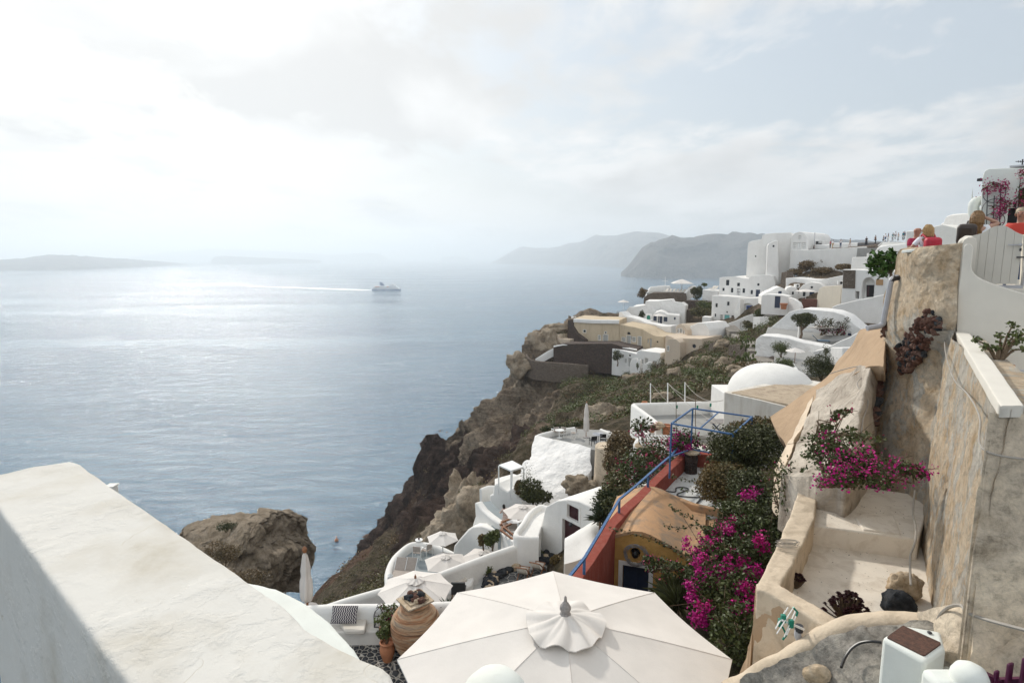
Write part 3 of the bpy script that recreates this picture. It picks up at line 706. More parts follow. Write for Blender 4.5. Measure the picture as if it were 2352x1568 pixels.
scrubmass('undergrowth', 'brown scrub on the lower sea slope', S2[(~nr) | (k > .75)], L_DRY, .2, (.5, 1.4), 30, 7)
S3 = scatter(700, (-45, 20), (70, 160), [1, 2], .5, 8)
scrubmass('undergrowth', 'sparse scrub clinging to the cliff face', S3[RS.rand(len(S3)) < .3], L_DRY, .18, (.3, .9), 40, 9)
S4 = scatter(2600, (20, 80), (110, 180), [4], .5, 12)
scrubmass('undergrowth', 'dry grass tufts among the upper houses', S4[RS.rand(len(S4)) < .35], L_DRY, .16, (.3, .8), 40, 13)
# ================= ferry
def ferry():
    b = Pz(888, 668, SEA); d = b.y; L = 66 / 1350 * (d * ct - SEA * st * -1 if False else d); L = 66 / 1350 * (b.y * ct - SEA * st)
    r = root('ferry', 'blue and white passenger ferry trailing a white wake', 'ferry', (b.x, b.y, SEA))
    hull = plain('hull_navy', (.05, .12, .26), .4); wh = plain('ship_white', (.8, .8, .8), .5); og = plain('lifeboat_orange', (.7, .2, .05), .5)
    H = L / 2; g = G(); rows = []
    for t, w, zb in ((-1, .062, 0), (-.97, .075, -1), (-.6, .085, -2), (.2, .085, -2), (.6, .07, -2), (.85, .035, -1.5), (1.0, .004, .5)):
        w *= L; top = L * (.058 + .008 * max(t, 0)); rows.append([(t * H, -w * .8, zb), (t * H, -w, top * .5), (t * H, -w, top), (t * H, w, top), (t * H, w, top * .5), (t * H, w * .8, zb)])
    g.loft(rows, closed=True); g.F.append(tuple(range(6))); g.F.append(tuple(range(len(g.V) - 1, len(g.V) - 7, -1)))
    def part(nm, g, m, p, **k):
        V = [(v[0] + b.x, v[1] + b.y, v[2] + SEA) for v in g.V]; return mk(nm, V, g.F, m, p, **k)
    fixn(part('hull', g, hull, r, smooth=40)); T = L * .058
    for i, (a, c, w) in enumerate(((-.98, .88, .078), (-.92, .80, .072), (-.80, .70, .066), (.25, .60, .055))):
        g = G(); g.box((H * (a + c) / 2, 0, T + 2.2 + i * 4.4), (H * (c - a), 2 * w * L, 3.9)); p = part('deck', g, wh, r, bevel=.6)
        g = G(); g.box((H * (a + c) / 2, -w * L - .1, T + 2.2 + i * 4.4), (H * (c - a) * .9, .3, .8)); part('window_band', g, METALG, p, smooth=0)
    g = G(); g.bar((-.30 * H, 0, T + 14), (-.42 * H, 0, T + 26), 6, 9); part('funnel', g, hull, r, bevel=.5)
    g = G(); g.bar((-.18 * H, 0, T + 13), (-.30 * H, 0, T + 22), 3, 7); part('funnel', g, hull, r, bevel=.5)
    g = G(); g.tube([(.45 * H, 0, T + 17), (.45 * H, 0, T + 25)], .5); g.box((.45 * H, 0, T + 22), (.6, 7, .6)); part('mast', g, wh, r)
    for t in (-.7, -.55, .1): 
        g = G(); g.ball((t * H, -.074 * L, T + 10), 2.2, 8, 5, (1.8, .6, .7)); part('lifeboat', g, og, r)
    g = G(); 
    for t in np.linspace(-.62, .28, 22): 
        if -.25 < t < -.1: continue
        g.box((t * H, -.0865 * L, T * .45), (H * .028, .25, T * .28))
    part('lettering', g, wh, r, smooth=0)
    # wake: foam lying on the water
    m, nt, bb = mat('wake_foam'); v = nt.nodes.new('ShaderNodeNewGeometry').outputs['Position']
    nt.links.new(ramp(nt, nz(nt, v, .05, 6, .7), [(.30, (.25, .33, .4)), (.5, (.85, .87, .88))]), bb.inputs['Base Color']); bb.inputs['Roughness'].default_value = .7
    g = G(); pts = [(1, 8), (30, 26), (140, 40), (330, 42), (560, 32), (760, 18), (900, 4)]; rows = []; e = Pz(560, 656, SEA) - Pz(856, 666, SEA); e.z = 0; Lw = e.length; e.normalize(); q0 = Pz(858, 667, SEA); nrm = Vector((-e.y, e.x, 0))
    for dd, w in pts: c_ = q0 + e * dd * Lw / 900; rows.append([c_ + nrm * w + Vector((0, 0, .25)), c_ - nrm * w + Vector((0, 0, .25))])
    g.loft(rows); g.box((b.x, b.y - 9, SEA + .2), (L * .96, 5, .4)); o = g.build('wake', m, smooth=0); tag(o, 'long white wake streaming behind the ferry', kind='stuff')
ferry()
# small buoy and boat
g = G(); q = Pz(773, 1242, SEA); g.ball((q.x, q.y, SEA + .4), .9, 10, 6); g.tube([(q.x, q.y, SEA + 1), (q.x, q.y, SEA + 2.4)], .12); tag(g.build('buoy', TERRA), 'small orange buoy floating off the rocks', 'buoy')
q = Pz(918, 627, SEA); rt = root('motorboat', 'tiny white boat beyond the ferry', 'boat', (q.x, q.y, SEA)); g = G(); g.loft([[(q.x + a, q.y - w, SEA + 1.5), (q.x + a, q.y, SEA - .5), (q.x + a, q.y + w, SEA + 1.5)] for a, w in ((-9, 2.4), (0, 2.8), (6, 1.8), (10, .1))], closed=True); g.build('hull', METALW, rt)
g = G(); g.box((q.x - 1, q.y, SEA + 2.4), (7, 3, 2)); g.build('cabin', METALW, rt, bevel=.3)
# ================= the far village
def zc(z, pts): return [z(*p) for p in pts]
def B(name, label, z, YL, YR, top, bot, depth, mt, op=(), cat='house', group=None, bevel=.09, reveal=.22, body='wall', wob=0, parent=None):
    """top: outline of the roofline, left to right; bot: picture height of the foot"""
    t = zc(z, top); uL, vL = t[0]; uR, vR = t[-1]
    pl = PL(uL, vL, YL, uR, vR, YR); vb = z(0, bot)[1]
    zb = pl.hit((uL + uR) / 2, vb)[1] - 1.2
    ops = []
    for q in op:
        a = z(q[1], q[2]); c = z(q[3], q[4]); ops.append((q[0], a[0], a[1], c[0], c[1], q[5]) + ((q[6],) if len(q) > 6 else ()))
    return block(name, label, cat, pl, t, depth, mt, zb=zb, op=ops, group=group, bevel=bevel, reveal=reveal, body=body, wob=wob, parent=parent)
D_, WI = 'door', 'window'
FR = dict(frame=WHITEP, fw=.1)
# beige houses on the point
B('house', 'long flat roofed beige house with grey doors on the point', z1, 142, 137.6, [(575, 1190), (568, 972), (735, 985), (985, 990), (988, 1100)], 1225, 9, BEIGE,
  [(WI, 655, 1078, 678, 1100, GLASSD, FR), (WI, 852, 1095, 868, 1110, GLASSD, FR), (WI, 792, 1128, 813, 1170, GREYDOOR, FR), (D_, 838, 1123, 880, 1202, GREYDOOR, FR)])
B('house', 'curved beige house with fanlight door beside the flat roofed one', z1, 137.5, 131, [(985, 1100), (986, 1025), (1060, 1040), (1130, 1052), (1195, 1070), (1250, 1100), (1300, 1128), (1390, 1142), (1395, 1200)], 1262, 8, BEIGE,
  [(WI, 1057, 1098, 1088, 1122, GLASSD, dict(arch=1)), (D_, 1055, 1132, 1090, 1222, GREYDOOR, FR), (WI, 1010, 1148, 1040, 1188, GREYDOOR, FR), (WI, 1105, 1145, 1135, 1185, GREYDOOR, FR), (D_, 1157, 1140, 1186, 1224, GREYDOOR, FR),
   (WI, 1243, 1162, 1255, 1200, GREYDOOR), (D_, 1264, 1158, 1282, 1242, GREYDOOR), (WI, 1328, 1180, 1342, 1196, GLASSD)])
def copeline(parent, pts, t=.5, h=.35, m=W_FAR, name='coping'):
    g = G(); wallg(g, pts, t, lambda p: p[2] - h, cap=.12, k=4, smooth=False); return g.build(name, m, parent)
wall('parapet_wall', 'white roof edge wall of the long beige house', [P(*z1(568, 972), 142.2), P(*z1(735, 982), 140.2), P(*z1(984, 985), 137.4)], .5, lambda p: p[2] - .9, W_FAR, smooth=False)
wall('parapet_wall', 'low white wall round the back of the beige roof', [P(*z1(545, 953), 151), P(*z1(700, 957), 151), P(*z1(980, 962), 149)], .5, lambda p: p[2] - 1.5, W_FAR, smooth=False)
B('retaining_wall', 'wavy white wall sweeping down behind the beige houses', z1, 146, 138, [(978, 1000), (985, 915), (1000, 912), (1040, 950), (1100, 962), (1170, 985), (1230, 1015), (1300, 1028), (1380, 1040), (1460, 1045), (1462, 1090)], 1170, 4, W_FAR, cat='wall', wob=.12)
B('retaining_wall', 'dark rubble wall under the beige house terrace', z1, 137, 127.5, [(383, 1240), (392, 1222), (470, 1207), (920, 1203), (1000, 1226), (1145, 1254)], 1420, 5, RUBBLE, cat='wall', bevel=0)
wall('wall_coping', 'pale capping along the dark rubble wall', [P(*z1(385, 1222), 137.1), P(*z1(470, 1206), 136), P(*z1(700, 1204), 134), P(*z1(920, 1202), 130.8), P(*z1(1000, 1225), 129.6), P(*z1(1145, 1252), 127.4)], .6, lambda p: p[2] - .35, W_FAR, smooth=False)
wall('terrace_wall', 'low curved stone wall with pale capping below the point', [P(*z1(250, 1295), 144), P(*z1(150, 1292), 141), P(*z1(140, 1312), 138), P(*z1(185, 1350), 136), P(*z1(300, 1368), 134), P(*z1(450, 1378), 132.5), P(*z1(700, 1398), 130)], .6, lambda p: p[2] - 4.5, RUBBLE_B)
wall('terrace_wall', 'white stepped capping climbing to the rubble wall', [P(*z1(215, 1342), 139), P(*z1(330, 1270), 139), P(*z1(380, 1245), 139)], .45, lambda p: p[2] - 2, W_FAR, smooth=False)
B('stair_wall', 'dark rubble stair wall against the beige house', z1, 143, 138.5, [(513, 1100), (514, 985), (530, 985), (560, 1050), (585, 1110), (665, 1170), (667, 1190)], 1210, 1.2, RUBBLE, cat='wall', bevel=0)
B('terrace_wall', 'pale low terrace wall at the cliff end of the point', z1, 143, 140, [(390, 1180), (392, 1120), (425, 1122), (430, 1160), (528, 1165)], 1225, 6, PEACH, cat='wall')
# beige houses lower right
B('house', 'peach house with round window above the scrub', z3, 119, 113, [(596, 300), (605, 206), (690, 232), (935, 240), (936, 262)], 450, 8, PEACH,
  [('round_window', 845, 290, 880, 328, GLASSD, dict(round=1, frame=None)), (D_, 738, 318, 752, 380, GREYDOOR), (WI, 618, 310, 633, 350, GREYDOOR)])
B('house', 'small peach gabled house with white vaulted roof', z3, 124, 121, [(695, 220), (697, 132), (715, 112), (745, 102), (775, 122), (800, 160), (801, 230)], 245, 9, PEACH,
  [(WI, 709, 150, 725, 188, GREYDOOR, FR), (D_, 731, 147, 752, 228, GREYDOOR, FR), (WI, 762, 165, 775, 203, GREYDOOR, FR)], wob=.03)
B('house', 'white vaulted roof with low eaves beside the scrub', z3, 122.5, 118, [(800, 232), (800, 160), (830, 128), (900, 92), (960, 95), (1000, 150), (1005, 165)], 238, 7, W_FAR, wob=.1)
B('house', 'peach annexe with little white vault', z3, 116.5, 114, [(600, 360), (612, 262), (630, 242), (665, 236), (700, 245), (732, 275), (736, 380)], 440, 5, PEACH, [(WI, 617, 308, 633, 350, GREYDOOR, FR)])
B('house', 'white terrace of cave rooms under the rubble wall', z3, 130, 121, [(108, 470), (112, 330), (200, 345), (335, 378), (345, 352), (372, 346), (555, 370), (560, 500)], 560, 6, W_FAR,
  [(WI, 228, 425, 243, 465, GREYDOOR), (D_, 258, 418, 286, 496, GREYDOOR), (WI, 265, 385, 280, 403, GLASSD), (D_, 411, 420, 440, 490, GREYDOOR), (WI, 381, 430, 396, 470, GREYDOOR), (D_, 485, 445, 512, 505, GREYDOOR), (WI, 118, 400, 135, 445, GREYDOOR)])
for i, (x0, x1_, yt, yb, Y) in enumerate(((272, 342, 420, 516, 122), (322, 372, 432, 512, 121), (388, 476, 456, 541, 119.5))):
    B('buttress', ['first curved white buttress by the cave rooms, against the rubble wall end', 'middle curved white buttress in front of the cave rooms', 'big rounded white buttress at the near end of the cave rooms'][i], z3, Y, Y - 1, [(x0, yb), (x0 + 3, (yt + yb) / 2), (x0 + 14, yt + 18), ((x0 + x1_) / 2, yt + 3), (x1_ - 4, yt), (x1_, yt + 5)], yb, .5, W_FAR, cat='wall', group='curved buttresses of the cave rooms')
# house with blue door below the sun terrace
B('retaining_wall', 'big lumpy white wall rising behind the small blue doored house', z1, 158, 152, [(1056, 940), (1062, 892), (1085, 870), (1112, 860), (1150, 856), (1222, 848), (1228, 814), (1340, 810), (1462, 800), (1482, 826), (1530, 832), (1560, 830), (1592, 852), (1590, 930)], 1040, 5, W_LUMP, cat='wall', wob=.25)
B('house', 'small white house with navy door and rounded gable', z1, 150, 147, [(1160, 1008), (1165, 990), (1288, 990), (1292, 948), (1320, 918), (1360, 905), (1400, 915), (1430, 936), (1540, 945), (1540, 1000)], 1045, 5, W_FAR,
  [(D_, 1343, 952, 1380, 1028, NAVY, FR), (WI, 1298, 950, 1330, 995, NAVY, FR), (WI, 1393, 958, 1428, 1003, NAVY, FR), (WI, 1487, 962, 1503, 985, NAVY), ], wob=.03)
B('door_niche', 'arched green door in the white wall left of the small blue doored house', z1, 151.5, 151, [(1225, 992), (1226, 935), (1280, 935), (1282, 992)], 998, 1, W_FAR, [(D_, 1237, 943, 1270, 992, GREENP, dict(arch=1))], cat='door')
# sun terrace
B('retaining_wall', 'dark rubble wall below the sun terrace', z1, 172, 168, [(1212, 780), (1240, 755), (1290, 736), (1450, 738), (1600, 742), (1602, 790)], 840, 5, RUBBLE_B, cat='wall', bevel=0, wob=.15)
B('retaining_wall', 'rubble wall between the sun terrace and the tall white house', z1, 164, 160, [(1570, 900), (1602, 808), (1700, 812), (1835, 824), (1836, 850)], 960, 4, RUBBLE, cat='wall', bevel=0)
B('retaining_wall', 'low rubble walls stepping down beside the dark hedge', z1, 156, 153, [(1535, 1000), (1540, 950), (1570, 948), (1572, 892), (1620, 895), (1625, 990), (1700, 992)], 1020, 3, RUBBLE_B, cat='wall', bevel=0)
wall('terrace_wall', 'white wavy wall round the sun terrace', [P(*z1(1232, 762), 173), P(*z1(1265, 690), 178), P(*z1(1310, 678), 180), P(*z1(1400, 668), 181), P(*z1(1450, 672), 180)], .7, lambda p: p[2] - 4, W_FAR)
wall('terrace_wall', 'white curved wall at the hedge end of the sun terrace', [P(*z1(1590, 735), 169), P(*z1(1625, 690), 172), P(*z1(1650, 672), 174), P(*z1(1685, 672), 175)], .7, lambda p: p[2] - 3.5, W_FAR)
g = G(); g.prism([P(*z1(1240, 760), 173), P(*z1(1600, 742), 168.3), P(*z1(1640, 735), 182), P(*z1(1260, 735), 184)], -18, P(*z1(1450, 741), 171).z); tag(g.build('sun_terrace', GREYFLOOR), 'sun terrace floor above the rubble wall', kind='structure')
# sunbeds
def sunbed(label, m=CUSH, fr=METALW, group=None):
    r = root('sunbed', label, 'sunbed', (0, 0, 0), group)
    g = G(); g.box((0, 0, .32), (.62, 1.25, .09)); g.build('mattress', m, r, bevel=.02)
    g = G(); g.bar((0, .60, .34), (0, 1.15, .86), .62, .08); g.build('backrest', m, r, bevel=.02)
    g = G(); g.bar((-.33, -.7, .26), (-.33, .75, .26), .04); g.bar((.33, -.7, .26), (.33, .75, .26), .04); g.bar((-.33, -.7, .26), (.33, -.7, .26), .04)
    g.bar((-.33, .55, .28), (-.33, 1.17, .86), .04); g.bar((.33, .55, .28), (.33, 1.17, .86), .04); g.build('frame', fr, r)
    for x in (-.33, .33):
        for y in (-.6, .6): g = G(); g.bar((x, y, 0), (x, y, .26), .04); g.build('leg', fr, r)
    return r
sb0 = sunbed('cream sunbed on the far sun terrace', CUSH, METALW, 'sunbeds in a row on the far sun terrace'); KM = kmap(sb0)
zT = P(*z1(1450, 741), 171).z
for i in range(6):
    o = sb0 if i == 0 else ctree(sb0, KM); q = P(*z1(1400 + 32 * i, 728), 174.5 - i * .6); put(o, (q.x, q.y, zT + .005), R(-62), 1.25)
def parasol(label, c, rad, ribs, h, canopy_h, fab, n=8, rot=0, pole=METALW, cap=True, group=None, sag=.06, poleh=None, name='parasol', finial=None):
    """open parasol; c = centre of the canopy rim plane"""
    c = Vector(c); zf = c.z - h; r = root(name, label, 'parasol', (c.x, c.y, zf), group); K = 10; J = 8; V = []; F = []
    N = n * K
    for j in range(J + 1):
        t = (j / J); 
        for i in range(N):
            a = rot + 2 * math.pi * i / N; k = (i % K) / K; a0 = rot + 2 * math.pi * (i // K) / n; a1 = a0 + 2 * math.pi / n
            e0 = Vector((math.cos(a0), math.sin(a0), 0)); e1 = Vector((math.cos(a1), math.sin(a1), 0)); e = e0.lerp(e1, k)
            s = math.sin(math.pi * k); inset = 1 - .025 * s * t * t
            z = canopy_h * (1 - t) + .04 * canopy_h * math.sin(math.pi * t) - sag * rad * .3 * s * math.sin(math.pi * min(t * 1.0, 1)) * .9
            V.append(c + e * rad * max(t, .015) * inset + Vector((0, 0, z)))
    for j in range(J):
        for i in range(N): F.append((j * N + i, (j + 1) * N + i, (j + 1) * N + (i + 1) % N, j * N + (i + 1) % N))
    # underside
    b = len(V); V += [v - Vector((0, 0, .012 * rad)) for v in V[:]]; F += [tuple(reversed([q + b for q in f])) for f in F[:]]
    F += [(J * N + i, b + J * N + i, b + J * N + (i + 1) % N, J * N + (i + 1) % N) for i in range(N)]
    mk('canopy', V, F, fab, r, smooth=14)
    g = G(); g.tube([(c.x, c.y, zf + .06), (c.x, c.y, c.z + canopy_h * .97)], .022 * rad + .008, 8); g.build('pole', pole, r)
    g = G(); g.lathe([(.0, 0), (.22 * rad, 0), (.22 * rad, .04), (.06 * rad, .09), (.0, .09)], (c.x, c.y, zf), 16); g.build('base', GREYWOOD, r)
    if ribs:
        for i in range(n):
            a = rot + 2 * math.pi * i / n; e = Vector((math.cos(a), math.sin(a), 0)); g = G(); g.tube([c + e * .03 + Vector((0, 0, canopy_h * .93)), c + e * rad * .97 - Vector((0, 0, .02 * rad))], .008 * rad + .003, 5); g.build('rib', pole, r)
    if cap:
        g = G(); V = []; M_ = 120; Q = 9
        for j in range(Q + 1):
            t = j / Q
            for i in range(M_):
                a = 2 * math.pi * i / M_; w = 1.1 * abs(math.sin(a * 3.5 + 1.3 + .5 * math.sin(a + 3))) + .7 * abs(math.sin(a * 5.5 + 2.4 * t)) - .9; rr = rad * (.215 * t + .02) * (1 + .05 * math.sin(a * 5 + 1) * t)
                V.append(c + Vector((rr * math.cos(a), rr * math.sin(a), canopy_h * (1.05 - .27 * t) + rad * .03 + rad * .024 * w * (.25 + .75 * t) * min(1, t * 3))))
        F = [(j * M_ + i, (j + 1) * M_ + i, (j + 1) * M_ + (i + 1) % M_, j * M_ + (i + 1) % M_) for j in range(Q) for i in range(M_)]
        b = len(V); V += [v - Vector((0, 0, .006 * rad)) for v in V[:]]; F += [tuple(reversed([q + b for q in f])) for f in F[:]]; F += [(Q * M_ + i, b + Q * M_ + i, b + Q * M_ + (i + 1) % M_, Q * M_ + (i + 1) % M_) for i in range(M_)]
        mk('vent_cap', V, F, fab, r, smooth=60)
    if finial is not None:
        for i in range(n):
            a = rot + 2 * math.pi * i / n; e = Vector((math.cos(a), math.sin(a), 0)); g = G(); g.tube([c + e * rad * t + Vector((0, 0, canopy_h * (1 - t) + .04 * canopy_h * math.sin(math.pi * t) + .002)) for t in (.18, .4, .6, .8, 1.0)], .0022 * rad, 4); g.build('seam', FABRIC2, r)
        g = G(); s = rad * .0175; z = c.z + canopy_h * 1.05 + rad * .02
        g.lathe([(.0, -.6 * s), (1.9 * s, -.6 * s), (2.0 * s, .2 * s), (1.5 * s, .9 * s), (1.45 * s, 1.2 * s), (1.9 * s, 2.2 * s), (1.85 * s, 3.0 * s), (1.2 * s, 4.1 * s), (.6 * s, 4.8 * s), (.5 * s, 5.6 * s), (.42 * s, 6.4 * s), (.2 * s, 6.8 * s), (0, 6.85 * s)], (c.x, c.y, z), 20); g.build('finial', finial, r, smooth=60)
    return r
q = P(*z1(1562, 650), 174); parasol('wide cream square parasol over the far sun terrace', q, 4.1, False, q.z - zT, 1.25, FABRIC, 4, R(38), cap=False)
q = P(*z1(1023, 822), 178); parasol('lone white parasol beyond the brow of the slope', q, 1.8, False, 2.4, .7, FABRIC, 8, 0, cap=False)
q = P(*z1(1357, 946), 146); parasol('small white parasol before the navy door', q, 1.7, False, 2.6, .5, FABRIC, 8, 0, cap=False)
g = G(); q = P(*z1(1408, 668), 181); t_ = P(*z1(1408, 590), 181); g.tube([q - Vector((0, 0, 2)), t_], .09, 6); g.bar(t_ + Vector((-.9, 0, -1.3)), t_ + Vector((.9, 0, -1.3)), .12); tag(g.build('cross_mast', METALW), 'thin white mast with crossbar on the sun terrace wall', 'mast')
B('round_wall', 'white stone walled terrace between the dark hedge and the tall house', z1, 166, 163, [(1745, 780), (1748, 705), (1780, 712), (1895, 718), (1896, 760)], 830, 8, W_LUMP, cat='wall', wob=.1)
for i, x in enumerate((1830, 1856)):
    o = ctree(sb0, KM); q = P(*z1(x, 705), 168 - i); o['label'] = ['cream sunbed on the walled terrace, nearer the hedge', 'cream sunbed on the walled terrace, nearer the tall house'][i]; o['group'] = 'sunbeds on the walled terrace'; put(o, (q.x, q.y, P(*z1(1830, 712), 165.5).z), R(-62), 1.25)
# the tall white house with many windows
WD = dict(frame=WHITEP, fw=.07)
B('house', 'tall white terraced house with many small dark windows', z1, 152, 143, [(1901, 740), (1905, 600), (1925, 594), (2050, 585), (2110, 600), (2170, 607), (2190, 580), (2351, 572), (2400, 585), (2420, 640)], 800, 10, W_FAR,
  [(WI, 1965, 618, 1996, 670, GLASSD, WD), (WI, 2067, 645, 2094, 677, GLASSD, WD), (WI, 1932, 692, 1953, 720, GLASSD, WD), (WI, 2010, 692, 2033, 735, GLASSD, WD), (D_, 2066, 697, 2095, 762, WHITEP, dict(mull=GLASSD, mw=.1)), (WI, 2117, 697, 2141, 738, GLASSD, WD),
   (WI, 2252, 650, 2274, 673, GLASSD, WD), (WI, 2191, 712, 2213, 750, GLASSD, WD), (D_, 2238, 708, 2278, 785, NAVY, WD), (WI, 2303, 718, 2326, 757, GLASSD, WD)])
B('house', 'lower white house with turquoise door and flat roof', z1, 148, 142, [(1833, 900), (1838, 762), (1900, 762), (2000, 770), (2096, 778), (2098, 900)], 1015, 8, W_FAR,
  [(WI, 1868, 833, 1890, 870, GLASSD, WD), (WI, 1974, 818, 1998, 855, GLASSD, WD), (WI, 1966, 907, 1981, 922, GLASSD), (WI, 1860, 928, 1876, 958, GLASSD, WD), (D_, 1912, 937, 1938, 992, GREYDOOR, WD), (D_, 1950, 940, 1996, 1008, TURQ, dict(mull=TURQ, mw=.12, grid=(2, 1))), (WI, 2013, 945, 2036, 972, GLASSD)])
B('house', 'white house with deep arch and bright blue double door', z1, 141.5, 136, [(2092, 880), (2096, 788), (2200, 784), (2360, 784), (2420, 800), (2425, 880)], 970, 9, W_FAR,
  [('niche', 2110, 834, 2222, 948, None, dict(arch=1)), (WI, 2288, 850, 2313, 882, GLASSD, WD)], reveal=.6)
pl = PL(*z1(2092, 880), 141.5, *z1(2425, 880), 136)
pb = Plane(pl.at(0, 0, .5), pl.at(10, 0, .5))
block('door', 'bright blue double door deep in the white arch', 'door', pb, zc(z1, [(2153, 934), (2153, 854), (2205, 854), (2205, 934)]), .08, BLUEDOOR, op=[(WI, *z1(2160, 862), *z1(2176, 880), GLASSD), (WI, *z1(2183, 862), *z1(2199, 880), GLASSD), (WI, *z1(2160, 888), *z1(2176, 925), GLASSD), (WI, *z1(2183, 888), *z1(2199, 925), GLASSD)], bevel=0, reveal=.05, body='leaf')
g = G()
for i in range(8): q = P(*z1(2046 + 6.5 * i, 962 - i * 2.5), 139); g.bar(q, q + Vector((0, 0, 1.5 + .4 * (i < 3))), .08)
g.bar(P(*z1(2044, 940), 139), P(*z1(2094, 915), 139), .08); tag(g.build('stair_railing', METALW), 'little white railing beside the arch stairs', 'railing')
B('stair', 'steep white outside stair between the two tall houses', z1, 141.3, 140, [(2045, 960), (2050, 890), (2070, 840), (2094, 790), (2096, 900)], 985, 1.6, W_FAR, cat='stairs')
B('retaining_wall', 'long white wall slanting down beneath the blue doored arch', z1, 135, 128, [(1975, 1030), (1990, 1015), (2060, 990), (2150, 950), (2250, 918), (2351, 885), (2460, 850), (2470, 960)], 1090, 3, W_FAR, [(D_, 2095, 1003, 2130, 1076, WHITEP, dict(arch=1, mull=GREYDOOR, grid=(2, 3), mw=.1))], cat='wall')
# church
B('church', 'big plain white church with long vaulted roof', z2, 152, 147, [(-197, 1080), (-186, 885), (-180, 850), (-150, 835), (-60, 820), (-50, 785), (-20, 770), (60, 762), (215, 758), (225, 790), (226, 920)], 1190, 12, W_FAR, [(WI, -120, 968, -108, 985, GLASSD)], cat='church', bevel=.25)
B('chapel', 'white vaulted gable end with three white shuttered windows', z2, 146.5, 143.5, [(205, 900), (208, 828), (220, 790), (245, 763), (290, 750), (330, 762), (355, 792), (366, 835), (366, 900)], 925, 16, W_FAR,
  [(WI, 228, 850, 258, 908, WHITEP, dict(mull=GREYDOOR, grid=(2, 3), mw=.08)), (D_, 266, 850, 304, 916, WHITEP, dict(mull=GREYDOOR, grid=(2, 1), mw=.07)), (WI, 312, 850, 345, 908, WHITEP, dict(mull=GREYDOOR, grid=(2, 3), mw=.08)), (WI, 278, 786, 303, 824, WHITEP, dict(mull=GREYDOOR, grid=(2, 2), mw=.07))], cat='church')
B('house', 'white gabled annexe at the foot of the church', z2, 145.5, 144.5, [(-15, 1120), (-5, 880), (10, 858), (75, 828), (88, 835), (100, 1150)], 1180, 8, W_FAR, [(WI, 42, 873, 60, 893, GLASSD, WD)])
B('retaining_wall', 'long weathered white wall carrying the cliff path', z2, 145, 128, [(200, 1040), (206, 922), (370, 918), (590, 912), (700, 905), (1000, 880), (1040, 872), (1060, 960)], 1075, 8, W_FAR, cat='wall', wob=.12)
for a, b_, Y0, Y1, lab in (((430, 868), (590, 866), 145, 141, 'low white wall behind the path by the sign'), ((590, 852), (830, 852), 143, 138, 'low grey wall behind the walkers on the path'), ((830, 850), (1050, 846), 138, 132, 'dark fence panel at the end of the path')):
    wall('path_wall', lab, [P(*z2(*a), Y0), P(*z2(*b_), Y1)], .5, lambda p: p[2] - 4.5, W_FAR if Y0 > 140 else METALD if Y0 < 139 else W_FAR, smooth=False)
wall('rubble_edge', 'crumbling brown stone edge along the path', [P(*z2(588, 902), 139.3), P(*z2(720, 892), 136), P(*z2(860, 880), 132.5), P(*z2(1048, 862), 128)], .8, lambda p: p[2] - .9, RUBBLE_B, wob=.2)
B('kiosk', 'small white kiosk with pale blue roof beside the church', z2, 147, 145, [(370, 905), (372, 826), (440, 830), (540, 836), (542, 890)], 910, 3, W_FAR, [(D_, 392, 848, 415, 903, MAROON)], cat='kiosk')
g = G(); pk = PL(*z2(430, 850), 144.6, *z2(500, 850), 144); a = pk.hit(*z2(435, 866)); c = pk.hit(*z2(498, 838))
g.box(pk.at((a[0] + c[0]) / 2, (a[1] + c[1]) / 2), (c[0] - a[0], .15, c[1] - a[1])); s_ = root('signboard', 'black signboard with pale lettering beside the kiosk', 'sign', pk.at((a[0] + c[0]) / 2, a[1])); g.build('board', BLACKP, s_)
g = G()
for i in range(9): g.box(pk.at(a[0] + (c[0] - a[0]) * (.12 + .095 * i), (a[1] + c[1]) / 2 + .1, -.1), (.16, .03, .3))
g.build('lettering', WHITEP, s_)
g = G(); q = P(*z2(431, 838), 144); g.tube([q - Vector((0, 0, 2)), P(*z2(431, 758), 144)], .07, 5); tag(g.build('flagpole', METALG), 'bare flagpole beside the kiosk', 'pole')
# roofs and vaults under the brown scrub
B('retaining_wall', 'wavy white wall below the brown scrub mound', z2, 134, 124, [(158, 1240), (162, 1178), (230, 1170), (310, 1180), (400, 1188), (480, 1190), (540, 1178), (600, 1166), (690, 1150), (692, 1230)], 1275, 5, W_LUMP, cat='wall', wob=.12)
B('rubble_wall', 'narrow brown rubble wall beside the scrub mound', z2, 136, 134.5, [(118, 1200), (125, 1125), (172, 1118), (168, 1200)], 1265, 2, RUBBLE_B, cat='wall', bevel=0)
B('house', 'little white vaulted room with one window, left of the parasol', z2, 128, 127, [(155, 1330), (160, 1290), (178, 1265), (215, 1253), (255, 1262), (278, 1290), (282, 1340)], 1360, 5, W_FAR, [(WI, 219, 1300, 238, 1328, GLASSD, WD)])
B('house', 'white house with broad vaulted roof behind the parasol', z2, 127.5, 124.5, [(280, 1330), (286, 1275), (325, 1235), (400, 1213), (470, 1224), (515, 1255), (518, 1330)], 1375, 7, W_FAR, [(WI, 390, 1250, 413, 1273, GLASSD, WD), (D_, 378, 1295, 426, 1366, NAVY), (WI, 318, 1300, 343, 1345, GLASSD)])
B('house', 'white gabled house with navy window below the tall house', z2, 126, 124.5, [(-60, 1340), (-20, 1310), (30, 1290), (70, 1268), (110, 1256), (150, 1275), (190, 1312), (192, 1340)], 1375, 5, W_FAR, [(WI, 94, 1295, 127, 1325, NAVY, WD)])
B('house', 'low white block with tall navy door', z2, 123, 120, [(-60, 1400), (-55, 1330), (0, 1325), (115, 1330), (190, 1346), (192, 1400)], 1462, 4, W_FAR, [(D_, 60, 1343, 112, 1452, NAVY, WD)])
